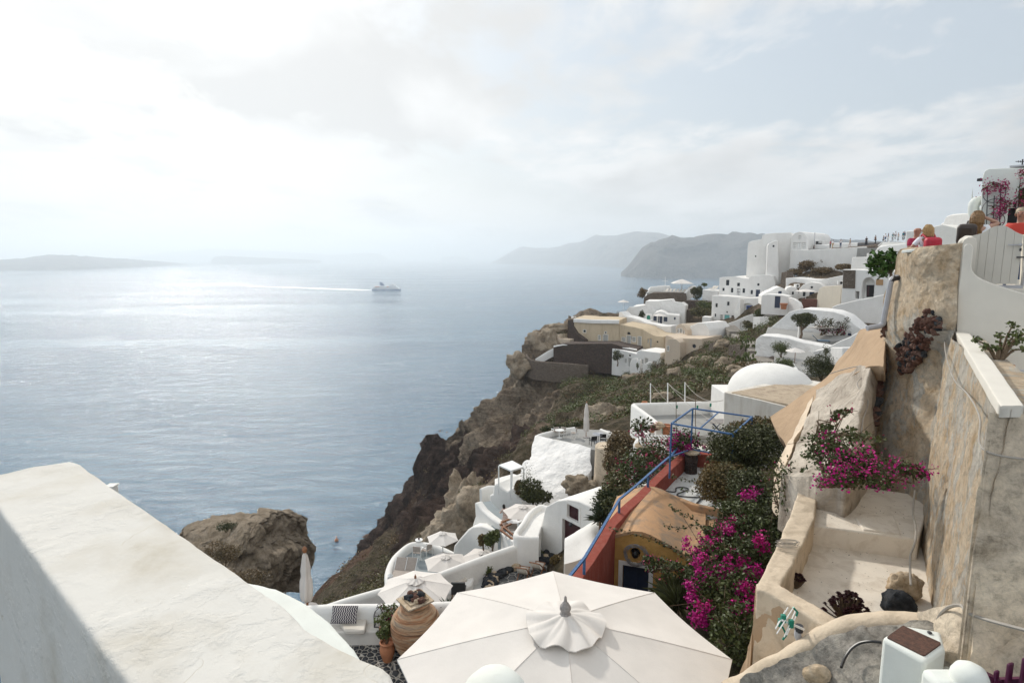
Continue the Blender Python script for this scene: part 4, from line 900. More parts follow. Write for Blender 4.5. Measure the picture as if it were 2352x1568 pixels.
B('garden_wall', 'white curved wall dropping beside the navy door', z2, 119.5, 116, [(188, 1400), (190, 1352), (240, 1368), (285, 1400), (302, 1440)], 1465, .6, W_FAR, cat='wall')
B('planter_wall', 'dark red brick planter wall under the parasol', z2, 121, 118.5, [(312, 1400), (312, 1368), (460, 1373), (460, 1400)], 1412, 1.2, plain('dark_brick', (.16, .07, .05), .9, var=.3, sc=4), cat='planter', bevel=0)
B('retaining_wall', 'cream curved wall right of the parasol terrace', z2, 119, 112, [(440, 1420), (452, 1330), (470, 1275), (510, 1252), (600, 1246), (680, 1240), (672, 1300), ], 1420, 3, plaster('cream_far', (.66, .60, .50), amt=.3, sc=.3), cat='wall')
q = P(*z2(350, 1298), 123.5); parasol('cream parasol over the little brick planter terrace', q, 2.3, False, 2.5, .5, FABRIC, 4, R(40), cap=False)
g = G(); q = P(*z2(142, 1462), 119); g.lathe([(0, 0), (.5, 0), (.62, .9), (.75, 1.0), (.75, 1.2), (.6, 1.2), (0, 1.1)], q, 14); tag(g.build('plant_pot', TERRA), 'big terracotta pot beside the navy door', 'pot')
for i, (x0, y0, x1_, y1_, Y, lab) in enumerate(((250, 1235, 278, 1260, 130, 'white air conditioner on the wall above the small vault'), (650, 1207, 676, 1232, 123.6, 'white air conditioner beside the rubble panel'))):
    q = P(*z2((x0 + x1_) / 2, (y0 + y1_) / 2), Y); r_ = root('air_conditioner', lab, 'air conditioner', q - Vector((0, 0, .4))); g = G(); g.box(q, (1.1, .4, .8)); g.build('case', METALW, r_, bevel=.03)
    g = G(); M_ = Matrix.Rotation(R(90), 3, 'X'); g.add([q + Vector((.12 + .28 * math.cos(a * .5236), -.215, .28 * math.sin(a * .5236))) for a in range(12)] + [q + Vector((.12 + .28 * math.cos(a * .5236), -.19, .28 * math.sin(a * .5236))) for a in range(12)], [tuple(range(12))] + [(a, (a + 1) % 12, 12 + (a + 1) % 12, 12 + a) for a in range(12)]); g.build('fan_grille', BLACKP, r_)
# house with the rubble panel and the arch
B('house', 'white house with rubble panel, deep arched porch and wooden board', z2, 109, 100, [(682, 1230), (690, 1096), (800, 1098), (960, 1105), (1110, 1112), (1260, 1122), (1265, 1200)], 1400, 8, W_FAR,
  [('niche', 862, 1172, 975, 1372, None, dict(arch=1)), (WI, 800, 1298, 835, 1368, GLASSD), ], reveal=1.3)
pl = PL(*z2(682, 1230), 109, *z2(1265, 1200), 100); pb = Plane(pl.at(0, 0, 1.15), pl.at(10, 0, 1.15))
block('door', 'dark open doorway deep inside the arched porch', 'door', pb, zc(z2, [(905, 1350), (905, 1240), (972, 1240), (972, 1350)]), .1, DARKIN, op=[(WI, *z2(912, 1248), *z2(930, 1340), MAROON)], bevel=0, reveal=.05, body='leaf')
pb = Plane(pl.at(0, 0, -.12), pl.at(10, 0, -.12))
block('rubble_wall', 'square rubble stone panel on the corner of the white house', 'wall', pb, zc(z2, [(684, 1268), (692, 1103), (803, 1106), (797, 1272)]), .1, RUBBLE_B, bevel=0)
block('wooden_board', 'square orange wooden board on the white wall', 'board', pb, zc(z2, [(991, 1240), (993, 1187), (1056, 1190), (1054, 1241)]), .1, plain('raw_ply', (.42, .25, .12), .7), bevel=0)
B('house', 'plain white upper storey behind the arched porch house', z2, 116, 108, [(763, 1060), (775, 986), (906, 981), (907, 948), (965, 946), (968, 1000), (1270, 1010), (1272, 1060)], 1110, 6, W_FAR)
B('house', 'white domed roofs stepping up to the lattice terrace', z2, 113, 108, [(960, 960), (1000, 905), (1030, 880), (1100, 868), (1180, 862), (1265, 850), (1300, 900)], 1020, 7, W_FAR, bevel=.4, wob=.08)
B('house', 'white roof terrace with lattice railing and people', z2, 116, 112, [(1000, 905), (1055, 850), (1110, 845), (1290, 850), (1292, 900)], 940, 12, W_FAR)
pl = PL(*z2(1055, 850), 115, *z2(1290, 850), 112); g = G()
a0 = pl.hit(*z2(1110, 850)); a1 = pl.hit(*z2(1275, 850)); h_ = pl.hit(*z2(1110, 796))[1] - a0[1]
def pb_(s, z, d=0): return pl.at(s, z, d)
g.bar(pb_(a0[0], a0[1]), pb_(a1[0], a0[1]), .1); g.bar(pb_(a0[0], a0[1] + h_), pb_(a1[0], a0[1] + h_), .12); s = a0[0]
while s < a1[0]:
    for dd in (0, 1): g.bar(pb_(s + dd * h_ * .8, a0[1]), pb_(s + (1 - dd) * h_ * .8, a0[1] + h_), .04)
    s += .42
g.bar(pb_(a0[0], a0[1] + h_), P(*z2(1010, 880), 116), .12); g.bar(pb_(a0[0], a0[1]), pb_(a0[0], a0[1] + h_), .12)
tag(g.build('lattice_railing', METALW, smooth=0), 'white lattice railing on the roof terrace', 'railing')
# low white wall line right of the path
B('retaining_wall', 'long sloping white wall below the arched porch', z2, 98, 90, [(590, 1440), (640, 1420), (800, 1382), (960, 1350), (1100, 1318), (1180, 1300), (1190, 1360)], 1520, 3, W_FAR, cat='wall')
# garden terraces
B('retaining_wall', 'tall smooth white wall sweeping round the patio tree', z3, 92, 80, [(1515, 205), (1540, 165), (1620, 90), (1700, 32), (1745, -10), (1850, -40), (2000, -30), (2140, -15), (2240, 25), (2340, 100), (2420, 170), (2440, 260)], 260, 3, W_LUMP,
  [(WI, 2280, 113, 2303, 150, NAVY), (D_, 2225, 175, 2251, 240, NAVY), (D_, 2272, 170, 2307, 222, NAVY)], cat='wall', wob=.15)
zP = P(*z3(1750, 228), 80).z
g = G(); g.prism([P(*z3(1500, 240), 78), P(*z3(2120, 300), 76), P(*z3(2450, 260), 80), P(*z3(2300, 200), 88), P(*z3(1540, 195), 92)], zP - 6, zP); tag(g.build('patio', GREYFLOOR), 'grey patio under the trimmed tree', kind='structure')
B('retaining_wall', 'long lumpy white wall below the patio tree', z3, 76, 71, [(1432, 290), (1440, 245), (1480, 208), (1600, 214), (1720, 232), (1850, 272), (2000, 300), (2090, 318), (2130, 330)], 420, 2.5, W_LUMP, cat='wall', wob=.12)
wall('patio_wall', 'low white wall between the patio and the tree', [P(*z3(1700, 188), 88), P(*z3(1820, 205), 84), P(*z3(1950, 225), 82), P(*z3(2100, 240), 81), P(*z3(2230, 262), 80)], .5, lambda p: p[2] - 1.2, W_FAR)
B('garden_wall', 'white stepped wall below the navy doors', z3, 70, 64, [(1896, 420), (1905, 395), (1990, 345), (2085, 320), (2130, 295), (2200, 262), (2290, 225), (2351, 190), (2420, 170), (2425, 300)], 450, 3, W_FAR, cat='wall', wob=.05)
B('garden_block', 'small white masonry block beside the dark oleander', z3, 62, 60, [(2118, 370), (2120, 318), (2170, 318), (2228, 322), (2232, 370)], 400, 2, W_FAR, cat='wall')
zF = P(*z3(1830, 470), 60).z
g = G(); g.prism([P(*z3(1600, 480), 58), P(*z3(1960, 520), 54), P(*z3(2150, 420), 60), P(*z3(1900, 410), 69), P(*z3(1600, 405), 69)], zF - 5, zF); tag(g.build('lower_patio', GREYFLOOR), 'grey lower patio around the white parasol', kind='structure')
wall('bench_wall', 'curved white bench at the edge of the lower patio', [P(*z3(1640, 425), 64), P(*z3(1700, 405), 66), P(*z3(1780, 405), 66), P(*z3(1848, 425), 64)], .7, lambda p: p[2] - 1.3, W_FAR)
q = P(*z3(1795, 355), 60.5); parasol('white parasol on the lower patio beyond the big dome', q, 1.0, False, q.z - zF, .38, FABRIC, 8, 0, WOOD, cap=False)
wall('garden_wall', 'narrow white wall running down beside the oleander', [P(*z3(1762, 455), 58), P(*z3(1800, 510), 53), P(*z3(1850, 570), 48.5), P(*z3(1900, 615), 46)], .45, lambda p: p[2] - 1.6, W_FAR, smooth=False)
# sail canopy
a, b_, c, d = P(*z3(1895, 140), 80), P(*z3(2010, 120), 84), P(*z3(2215, 142), 82), P(*z3(2060, 138), 76)
g = G(); g.loft([[a, a.lerp(b_, .5) - Vector((0, 0, .1)), b_], [a.lerp(d, .5), (a + b_ + c + d) / 4 - Vector((0, 0, .25)), b_.lerp(c, .5)], [d, d.lerp(c, .5), c]]); o = g.build('shade_sail', FABRIC, smooth=179); sm = o.modifiers.new('t', 'SOLIDIFY'); sm.thickness = .03; tag(o, 'white shade sail stretched over the patio', 'shade sail')
g = G(); q = P(*z3(1830, 225), 80); g.box(q + Vector((0, 0, 1.2)), (.35, .35, 2.6)); tag(g.build('post', W_FAR, bevel=.04), 'white square post beside the patio tree', 'post')
o = sunbed('blue grey lounger on the patio', plain('blue_sling', (.10, .16, .22), .8), METALD); q = P(*z3(2050, 285), 74.5); put(o, (q.x, q.y, zP + .01), R(70), 1.1)
def smalltree(name, label, base, c, r, n, size, mt, limbs=9, lobes=12, tr=.12, shell=.45, cat='tree'):
    base = Vector(base); c = Vector(c); rt = root(name, label, cat, base); rn = random.Random(int(base.x * 10)); bl = []
    for i in range(lobes):
        d = Vector((rn.gauss(0, 1), rn.gauss(0, 1), rn.gauss(.2, .8))).normalized(); f = rn.uniform(.36, .52)
        bl.append((tuple(c + Vector((d.x * r[0], d.y * r[1], d.z * r[2])) * .58), (r[0] * f, r[1] * f, r[2] * f), n / lobes))
    leaves('crown', mt, bl, size, rt, shell=shell, gap=.55)
    g = G(); fork = base.lerp(c, .42); g.tube([base - Vector((0, 0, .3)), base.lerp(fork, .5) + Vector((.1 * r[0], 0, 0)), fork], [tr, tr * .8, tr * .65], 8)
    for i in range(limbs):
        b = Vector(bl[i % lobes][0]); m_ = fork.lerp(b, .5) + Vector((rn.uniform(-.12, .12) * r[0], rn.uniform(-.1, .1) * r[1], 0)); g.tube([fork, m_, b], [tr * .5, tr * .32, tr * .1], 6)
    g.build('trunk', BARK, rt, smooth=60); return rt
q = P(*z3(1835, 222), 79); c = P(*z3(1873, 66), 79); smalltree('patio_tree', 'neatly rounded dark green tree on the white patio', (q.x, q.y, zP), c, (1.7, 1.5, .98), 9000, .07, L_DARK, tr=.2, shell=.7)
c = P(*z3(1668, 335), 64); shrub('oleander', 'dark green oleander against the lumpy white wall', c, (1.2, 1.1, .95), 2600, .08, L_MID, asp=.3, shell=.2)
c = P(*z3(1700, 478), 55); shrub('bush', 'low green bush between the stone steps and the white wall', c, (.95, .9, .7), 2000, .08, L_MID, asp=.4)
c = P(*z3(2035, 500), 48); shrub('oleander', 'big dark oleander behind the brown wall', c, (1.65, 1.4, 1.0), 6500, .075, L_DARK, asp=.3, shell=.35, lobes=9)
c = P(*z3(2080, 340), 63); shrub('shrub', 'sparse dark shrub against the stepped white wall', c, (.5, .5, .6), 400, .08, L_DARK, asp=.3)
# bare creeper on the patio wall
g = G(); rn = random.Random(5); rt = root('climbing_vine', 'leafless twisted creeper over the patio wall', 'vine', P(*z3(2180, 235), 83)); bl = []
for (x0, y0) in ((2020, 215), (2060, 200), (2190, 230), (2170, 220)):
    for k_ in range(3):
        x, y = x0, y0; pts = []
        dx = rn.uniform(-22, 22)
        for s_ in range(9): pts.append(P(*z3(x, y), 84.3 - .001 * x)); x += dx * .7 + rn.uniform(-16, 16); y -= rn.uniform(10, 28)
        g.tube(pts, [.09 - .008 * i for i in range(9)], 5); bl += [(tuple(p), (.45, .3, .4), 24) for p in pts[3::2]]
g.build('stem', TWIG, rt); leaves('leaves', L_DARK, bl, .12, rt); leaves('flowers', L_PINK, bl[::3], .1, rt)
# dark hedge beside the rubble walls, shrubs
for (x, y, Y, r, n_, mt, lab) in ((1695, 740, 168, (1.8, 1.5, 2.1), 2200, L_DARK, 'dark hanging hedge at the end of the sun terrace'), (1760, 850, 158, (3.2, 2, 1.1), 2200, L_MID, 'mid green ivy mound over the rubble wall'), (1720, 925, 152, (3.4, 2, 1.8), 3000, L_OLIVE, 'olive ivy mass between rubble wall and tall house'), (1200, 735, 176, (1.6, 1.6, 1.7), 1500, L_DRY, 'dry bush at the seaward end of the sun terrace'), (1768, 665, 172, (.95, .9, .65), 500, L_MID, 'green bush above the hedge with the sea behind'), (1190, 935, 152, (1.0, 1, 1.2), 500, L_DARK, 'dark shrub left of the green arched door'),
                                (2270, 935, 128, (1.7, 1.4, 1.3), 1200, L_MID, 'leafy bush on the slope below the blue door'), (2180, 1030, 124, (1.6, 1.4, 1.1), 1000, L_OLIVE, 'green scrub below the slanting white wall')):
    shrub('bush', lab, P(*z1(x, y), Y), r, n_, .2, mt, stems=3)
for i, (x, y, Y, r, lab) in enumerate(((350, 1075, 139, (2.6, 2, 1.5), 'brown dome of scrub above the wavy white wall'), (560, 1040, 140, (3.4, 2, 1.7), 'tallest brown scrub below the path wall'), (520, 1120, 136, (3, 2, 1.2), 'lower brown scrub patch above the wavy wall'), (700, 1075, 132, (2, 2, .9), 'small brown scrub clump near the rubble panel'), (240, 1120, 137, (2.4, 2, .9), 'flat brown scrub at the church end of the mound'))):
    shrub('scrub', lab, P(*z2(x, y), Y), r, 3000, .17, L_DRY, cat='shrub', group='scrub on the mound below the path', lobes=9)
# young tree by the white row
q = P(*z3(160, 480), 126); c = P(*z3(160, 388), 126); smalltree('leaning_tree', 'leaning green tree in front of the cave rooms', q, c, (1.4, 1.1, 1.2), 1200, .13, L_DARK, tr=.16)
for x, y, Y, r_, lab in ((480, 500, 118, (1.1, .8, 1.1), 'thin green shrub by the largest buttress'), (345, 490, 119, (.4, .4, .7), 'small potted shrub between the buttresses')): shrub('shrub', lab, P(*z3(x, y), Y), r_, 350, .1, L_MID, asp=.3)
# prickly pears near the steps
for x, y, lab in ((1350, 270, 'dark prickly pear above the stone steps'), (1320, 430, 'pale green prickly pear beside the boulder')):
    c = P(*z3(x, y), 84 if y < 300 else 72); rt = root('prickly_pear', lab, 'cactus', c - Vector((0, 0, 2.2))); g = G(); rn = random.Random(x)
    for i in range(70):
        d = Vector((rn.gauss(0, .75), rn.gauss(0, .5), rn.uniform(-1, .9))); a = rn.random() * 3.14; M_ = Matrix.Rotation(a, 3, 'Z') @ Matrix.Rotation(rn.uniform(-.5, .5), 3, 'Y'); p = c + d
        g.add([p + M_ @ Vector((.15 * math.cos(t), s * .03, .22 * math.sin(t))) for s in (-1, 1) for t in [k_ * math.pi / 5 for k_ in range(10)]], [tuple(range(10)), tuple(range(19, 9, -1))] + [(k_, (k_ + 1) % 10, 10 + (k_ + 1) % 10, 10 + k_) for k_ in range(10)])
    g.build('pads', L_MID, rt, smooth=0)
# stone steps
STONE = stonewall('pale_steps', (.30, .27, .23), (.42, .38, .33), (.24, .21, .18), sc=1.5)
def steps(name, label, a, b, w, n, mt, side=None):
    a = Vector(a); b = Vector(b); d = (b - a); h = d.copy(); h.z = 0; L = h.length; h.normalize(); nr = Vector((-h.y, h.x, 0)); g = G()
    for i in range(n):
        q = a + h * (L * (i + .5) / n); z = a.z + d.z * (i + 1) / n; ang = math.atan2(h.y, h.x)
        g.box((q.x, q.y, z - .75), (L / n * 1.02, w * (1 + .04 * math.sin(i * 2.1)), 1.5), ang)
    return tag(g.build(name, mt, bevel=.03, wob=.03), label, 'steps')
steps('stone_steps', 'lower flight of pale stone steps on the slope', P(*z3(1470, 495), 68), P(*z3(1500, 385), 77), 3.2, 9, STONE)
steps('stone_steps', 'upper flight of pale stone steps beside the lumpy white wall', P(*z3(1465, 350), 80), P(*z3(1425, 262), 92), 2.8, 11, STONE)
steps('stone_steps', 'distant steps climbing under the slanting white wall', P(*z3(1250, 175), 116), P(*z3(1180, 115), 124), 2.6, 10, STONE)
# boulders on the slope
def boulder(name, label, c, r, mt, seed=0, cat='rock', rough=.28, n=(40, 26), parent=None):
    g = G(); g.ball((0, 0, 0), 1, n[0], n[1]); V = np.array(g.V); nn_ = V / np.linalg.norm(V, axis=1)[:, None]
    d = rough * fbm(nn_ * 1.3, .8, 5, .55, off=seed * 7.7) + rough * .6 * ridged(nn_, .9, 3, off=seed * 3.1); V = nn_ * (1 + d)[:, None] * np.array(r) + np.array(c)
    o = mk(name, V, g.F, mt, parent, smooth=60); return tag(o, label, cat) if parent is None else o
boulder('boulder', 'pale eroded boulder standing in the valley scrub', P(*z3(1170, 500), 74), (1.25, 1.2, 1.1), TUFF, 1)
boulder('boulder', 'smaller pale outcrop higher in the scrub', P(*z3(1130, 300), 98), (1.3, 1.2, 1.0), TUFF, 2)
boulder('boulder', 'rounded pale outcrop in front of the clothesline terrace', P(*z3(580, 790), 60), (.9, .8, .6), TUFF, 3)
boulder('boulder', 'hollowed tan outcrop above the dining terrace', P(*z3(60, 990), 62), (2.0, 1.4, 1.5), TUFF, 4, rough=.4)
boulder('boulder', 'flat tan ledge on the cliff top by the beige house', P(*z1(425, 1065), 147), (2.8, 2.5, 1.1), TUFF, 5)
boulder('boulder', 'tan knob on the cliff edge below the stone wall', P(*z1(70, 1400), 138), (2.4, 2, 2.4), TUFF, 6, rough=.35)
boulder('boulder', 'broad tan crag left of the point', P(*z1(270, 1190), 143), (3.2, 2.5, 2.6), TUFF, 8, rough=.35)

# low walls, paths and small blocks that break up the slope
for lab, z_, YL, YR, top_, bot_, dp, mt_ in (
  ('little white block beside the olive ivy mass', z1, 146, 145, [(1748, 990), (1750, 957), (1825, 962), (1828, 995)], 1012, 3, W_FAR),
  ('low dry stone wall above the stone steps', z3, 116, 106, [(1300, 190), (1315, 160), (1400, 162), (1525, 172), (1528, 190)], 225, 1.2, RUBBLE_B),
  ('lower dry stone wall by the paved path', z3, 108, 100, [(1312, 215), (1320, 188), (1400, 190), (1500, 200), (1502, 215)], 250, 1.2, RUBBLE_B),
  ('short stone terrace wall holding the prickly pears', z3, 90, 86, [(1180, 320), (1190, 296), (1290, 292), (1330, 305), (1332, 325)], 350, 1.2, RUBBLE_B),
  ('stone edging wall left of the lower flight of steps', z3, 76, 72, [(1505, 470), (1510, 425), (1580, 400), (1620, 402), (1622, 440)], 500, 1.5, RUBBLE),
  ('pale rubble wall in the scrub below the peach houses', z3, 104, 99, [(1000, 300), (1010, 280), (1080, 262), (1150, 268), (1152, 300)], 330, 1.2, RUBBLE_B),
  ('small white garden block right of the slanting wall', z3, 112, 110, [(1405, 75), (1408, 40), (1470, 38), (1472, 75)], 110, 2, W_FAR)):
    B('terrace_wall', lab, z_, YL, YR, top_, bot_, dp, mt_, cat='wall', bevel=.04, wob=.06)
slab_ = [P(*z3(*p), Y) for p, Y in (((1205, 195), 112), ((1300, 200), 108), ((1425, 262), 94), ((1465, 350), 82), ((1400, 360), 82), ((1330, 275), 94))]
g = G(); g.prism(slab_, [q.z - 1.5 for q in slab_]); tag(fixn(g.build('path', STONE)), 'pale trodden path down to the stone steps', kind='structure')
for i, (x, y, Y, r_) in enumerate(((1010, 470, 88, .8), (1240, 560, 66, .7), (880, 470, 98, .9), (700, 620, 80, .8), (1060, 640, 62, .6), (820, 560, 84, .5), (300, 620, 92, .9), (1290, 600, 60, .8))):
    p = P(*z3(x, y), Y); boulder('boulder', ['grey boulder low in the scrub above the big dome', 'pale boulder just behind the big dome', 'boulder in the scrub under the round window house', 'boulder midway down the green slope', 'small boulder close behind the washing poles', 'smallest boulder on the open green slope', 'tan boulder on the slope under the rubble wall', 'jagged pale boulder at the foot of the steps'][i], (p.x, p.y, max(p.z, ht(p.x, p.y) + .2)), (r_ * 1.3, r_, r_), TUFF, 60 + i, n=(24, 16), rough=.34)
# ================= middle distance: clothesline terrace, ochre house, vault house, terraces over the cliff
def ZP(z, pts, h): return [Pz(*z(*p), h) for p in pts]
def slab(name, label, pts, zt, zb, mt, kind='structure', cat=None, bevel=0, wob=0):
    g = G(); g.prism(pts, zb, zt); o = g.build(name, mt, bevel=bevel, wob=wob); fixn(o)
    return tag(o, label, cat, kind=kind)
# --- clothesline terrace
zQ = -9.6
slab('clothesline_terrace', 'grey cement terrace with washing lines', ZP(z3, [(385, 870), (1180, 905), (1200, 1160), (880, 1130), (640, 1120), (520, 1010)], zQ), zQ, -16, GREYFLOOR)
slab('landing', 'pale landing below the washing line terrace', ZP(z3, [(350, 1180), (460, 1100), (560, 1030), (650, 1125), (1180, 1190), (1160, 1290), (900, 1260), (640, 1290), (440, 1310)], zQ - .35), zQ - .35, -16, PALEFLOOR)
wall('terrace_wall', 'white wall at the far side of the clothesline terrace', [Pz(*z3(308, 832), -8.85), Pz(*z3(1142, 812), -8.85)], .3, -12, W_, smooth=False, wscale=2)
wall('terrace_wall', 'tall white wall on the seaward side of the clothesline terrace', [Pz(*z3(306, 834), -8.85), Pz(*z3(400, 905), -8.85), Pz(*z3(545, 1015), -8.85)], .3, -17, W_)
wall('terrace_wall', 'white curling wall round the drying racks', [Pz(*z3(540, 1018), -9.2), Pz(*z3(430, 1105), -9.4), Pz(*z3(345, 1165), -9.6), Pz(*z3(345, 1225), -9.8), Pz(*z3(400, 1300), -10), Pz(*z3(470, 1350), -10.3), Pz(*z3(540, 1380), -10.6)], .35, -17, W_LUMP, wob=.06)
wall('terrace_wall', 'low white wall above the red parapet', [Pz(*z3(860, 1228), -9.3), Pz(*z3(1080, 1268), -9.3)], .35, -11, W_)
# house with the big dome
pl = PL(*z3(1140, 725), 29, *z3(1480, 800), 27.3)
r_ = block('domed_house', 'white house with big smooth dome beside the clothesline terrace', 'house', pl, zc(z3, [(1132, 1100), (1140, 728), (1300, 765), (1460, 800), (1700, 860), (1700, 1100)]), 6.5, plaster('stained_wash', (.70, .66, .59), (.42, .35, .27), amt=.55, sc=.9), zb=-14, bevel=.03)
g = G(); g.prism([pl.at(.35, 0, .1), pl.at(3.6, 0, .1), pl.at(3.4, 0, 5.5), pl.at(.5, 0, 4.6)], pl.hit(*z3(1300, 765))[1] - .1, pl.hit(*z3(1300, 765))[1] + .06); g.build('roof', BROWNTOP, r_, bevel=.03, wob=.03)
c = P(*z3(1572, 705), 32.6); g = G(); V = []; n = 48; m_ = 16
for j in range(m_ + 1):
    a = math.pi / 2 * j / m_
    for i in range(n):
        q = 2 * math.pi * i / n; V.append((c.x + 2.33 * math.cos(q) * math.cos(a) ** .86 + .001, c.y + 2.5 * math.sin(q) * math.cos(a) ** .86, c.z - .3 + 1.75 * math.sin(a)))
g.V = V; g.F = [(j * n + i, j * n + (i + 1) % n, (j + 1) * n + (i + 1) % n, (j + 1) * n + i) for j in range(m_) for i in range(n)]; g.build('dome', W_, r_, smooth=179)
g = G(); g.prism([c + Vector((-2.5, -2.6, 0)), c + Vector((2.6, -2.2, 0)), c + Vector((2.6, 2.6, 0)), c + Vector((-2.5, 2.6, 0))], -12, c.z - .28); g.build('dome_base', W_, r_, bevel=.05)
# clothes lines
rt = root('washing_line', 'three white poles with sagging washing lines on the terrace', 'washing line', Pz(*z3(615, 905), zQ)); tops = []
for x, yt, yb, Y in ((464, 648, 838, 36.2), (622, 646, 905, 35.8), (780, 640, 905, 35.5)):
    a = P(*z3(x, yt), Y); b = P(*z3(x, yb), Y); tops.append(a); g = G(); g.tube([b, a], .035, 6); g.build('pole', METALW, rt)
def sag(a, b, s, n=10): return [a.lerp(b, i / n) - Vector((0, 0, s * 4 * (i / n) * (1 - i / n))) for i in range(n + 1)]
for a, e, s in ((tops[0], P(*z3(1130, 1185), 28.5), .35), (tops[1], P(*z3(1140, 1050), 29), .3), (tops[1], P(*z3(1135, 805), 29.2), .5), (tops[2], P(*z3(1130, 803), 29.3), .45)):
    g = G(); g.tube(sag(a, e, s), .012, 4); g.build('line', CABLE, rt)
for x, y, Y in ((706, 865, 34), (895, 868, 33), (1016, 848, 33)):
    g = G(); g.box(P(*z3(x, y), Y), (.1, .03, .2)); g.build('clothes_peg', GREENP, rt)
for x, yt, yb, lab in ((700, 760, 1108, 'thin bare pole standing nearer the drying racks'), (878, 755, 1125, 'thin bare pole standing behind the blue frame')):
    b = Pz(*z3(x, yb), zQ); a = P(*z3(x, yt), b.y); g = G(); g.tube([b, a], .02, 5); tag(g.build('pole', TWIG), lab, 'pole')
def jar(name, label, base, h, r, mt, cat='pot', prof=None, parent=None, plant=None):
    prof = prof or [(0, 0), (.55, 0), (.75, .18), (.98, .5), (1, .62), (.86, .82), (.62, .92), (.70, .97), (.72, 1), (.58, 1), (.5, .93), (0, .9)]
    g = G(); g.lathe([(a * r, b * h) for a, b in prof], base, 24)
    if plant is None:
        o = g.build(name, mt, smooth=50); return tag(o, label, cat)
    rt = root(name, label, cat, base); g.build('pot', mt, rt, smooth=50); plant(rt, Vector(base) + Vector((0, 0, h))); return rt
jar('clay_jar', 'larger clay jar in the corner of the clothesline terrace', Pz(*z3(407, 905), zQ), .62, .25, TERRA)
jar('clay_jar', 'smaller clay jar beside the larger one in the terrace corner', Pz(*z3(464, 930), zQ), .5, .2, TERRA)
POTP = [(0, 0), (.6, 0), (.72, .4), (.95, .85), (1.08, .86), (1.08, 1), (.9, 1), (.85, .9), (0, .85)]
jar('plant_pot', 'tall empty terracotta pot beside the junk heap', Pz(*z3(608, 1130), zQ), .6, .27, TERRA, prof=POTP)
jar('plant_pot', 'terracotta bowl under the folding table', Pz(*z3(1085, 1175), zQ - .3), .2, .3, TERRA, prof=POTP)
jar('bucket', 'dark red bucket behind the white drying rack', Pz(*z3(445, 1270), zQ - .35), .4, .33, plain('bucket_red', (.3, .02, .03), .5), cat='bucket', prof=POTP)
jar('basin', 'green plastic basin in the junk heap', Pz(*z3(535, 1110), zQ - .3), .25, .22, plain('basin_green', (.05, .4, .27), .5), cat='basin', prof=POTP)
for x, y, m_, rr, lab in ((500, 1060, REDROCK, .35, 'dark reddish stone beside the green basin'), (545, 1035, TANROCK, .4, 'pale flat stone on top of the junk heap'), (480, 1085, TERRA, .22, 'small terracotta block at the seaward side of the heap'), (385, 1230, TANROCK, .45, 'tan stone in the corner behind the bucket'), (670, 1118, DARKROCK, .18, 'round dark stone beside the tall empty pot')):
    boulder('stone', lab, P(*z3(x, y), 30.5 if y < 1120 else 27), (rr * .6, rr * .6, rr * .42), m_, int(x), n=(16, 10))
# folding table
q = Pz(*z3(1085, 1140), zQ); rt = root('folding_table', 'slatted wooden folding table against the white wall', 'table', q); zt_ = q.z + .85
for i in range(6): pass
g = G(); [g.box((q.x, q.y - .3 + .12 * i, zt_), (1.1, .1, .03)) for i in range(7)]; g.box((q.x, q.y + .05, zt_ - .03), (.06, .8, .03)); g.build('table_top', GREYWOOD, rt)
for s in (-1, 1):
    for y_ in (-.25, .35): g = G(); g.bar((q.x - s * .4, q.y + y_, q.z), (q.x + s * .4, q.y + y_ + .03 * s, zt_ - .03), .05); g.build('leg', NAVY, rt)
# white drying racks
for x, y, a, lab in ((540, 1145, .2, 'white slatted drying rack lying flat by the pots'), (495, 1200, -.1, 'white wire drying rack on legs in front of the bucket')):
    q = P(*z3(x, y), 27.8 if y < 1170 else 26.6); rt = root('drying_rack', lab, 'drying rack', q - Vector((0, 0, .7))); g = G()
    for i in range(9): g.bar(q + Vector((-.6 + .15 * i, -.3, 0)), q + Vector((-.6 + .15 * i, .3, 0)), .03)
    for s in (-.3, .3): g.bar(q + Vector((-.62, s, 0)), q + Vector((.62, s, 0)), .04)
    g.build('grid', METALW, rt)
    for sx in (-.55, .55):
        for s in (-.28, .28): g = G(); g.bar(q + Vector((sx, s, 0)), q + Vector((sx * .7, s, -.75)), .035); g.build('leg', METALW, rt)
# --- white roof, red parapet, blue rail and frame
zR, zW = -8.9, -8.3
slab('roof_terrace', 'worn white flat roof inside the red parapet', ZP(z6, [(700, 500), (1200, 40), (1560, 60), (1700, 300), (1700, 600), (1300, 640), (900, 700)], zR), zR, -14, WORNROOF)
wall('red_parapet', 'red painted parapet running along the white roof', [Pz(*z6(*p), zW) for p in ((225, 1185), (345, 1020), (470, 835), (560, 680), (690, 535), (830, 415), (960, 285), (1100, 150), (1262, 8), (1560, 42))], .36, -13.5, RED, cap=.04, nc=3, k=3, smooth=False, wob=.012, wscale=.4)
rt = root('blue_handrail', 'blue painted handrail climbing beside the red parapet', 'railing', Pz(*z6(315, 1115), zW)); rp = [Pz(*z6(*p), -7.86) for p in ((165, 1175), (320, 985), (400, 850), (470, 735), (510, 665), (560, 580), (640, 448), (780, 335), (905, 225), (1020, 125), (1108, 52), (1160, -5), (1255, -90))]
g = G(); [g.bar(a, b, .075, .05) for a, b in zip(rp[:-1], rp[1:])]; g.build('rail', BLUEP, rt)
for x, y in ((315, 990), (637, 455), (903, 228)): q = Pz(*z6(x, y), -7.86); g = G(); g.bar(q, q - Vector((0, 0, .47)), .07, .07); g.build('post', BLUEP, rt)
rt = root('awning_frame', 'blue pipe frame of an empty awning over the parapet', 'frame', Pz(*z3(645, 1480), zW)); T = [Pz(*z3(*p), -6.2) for p in ((657, 1018), (852, 880), (1397, 957), (1222, 1117))]
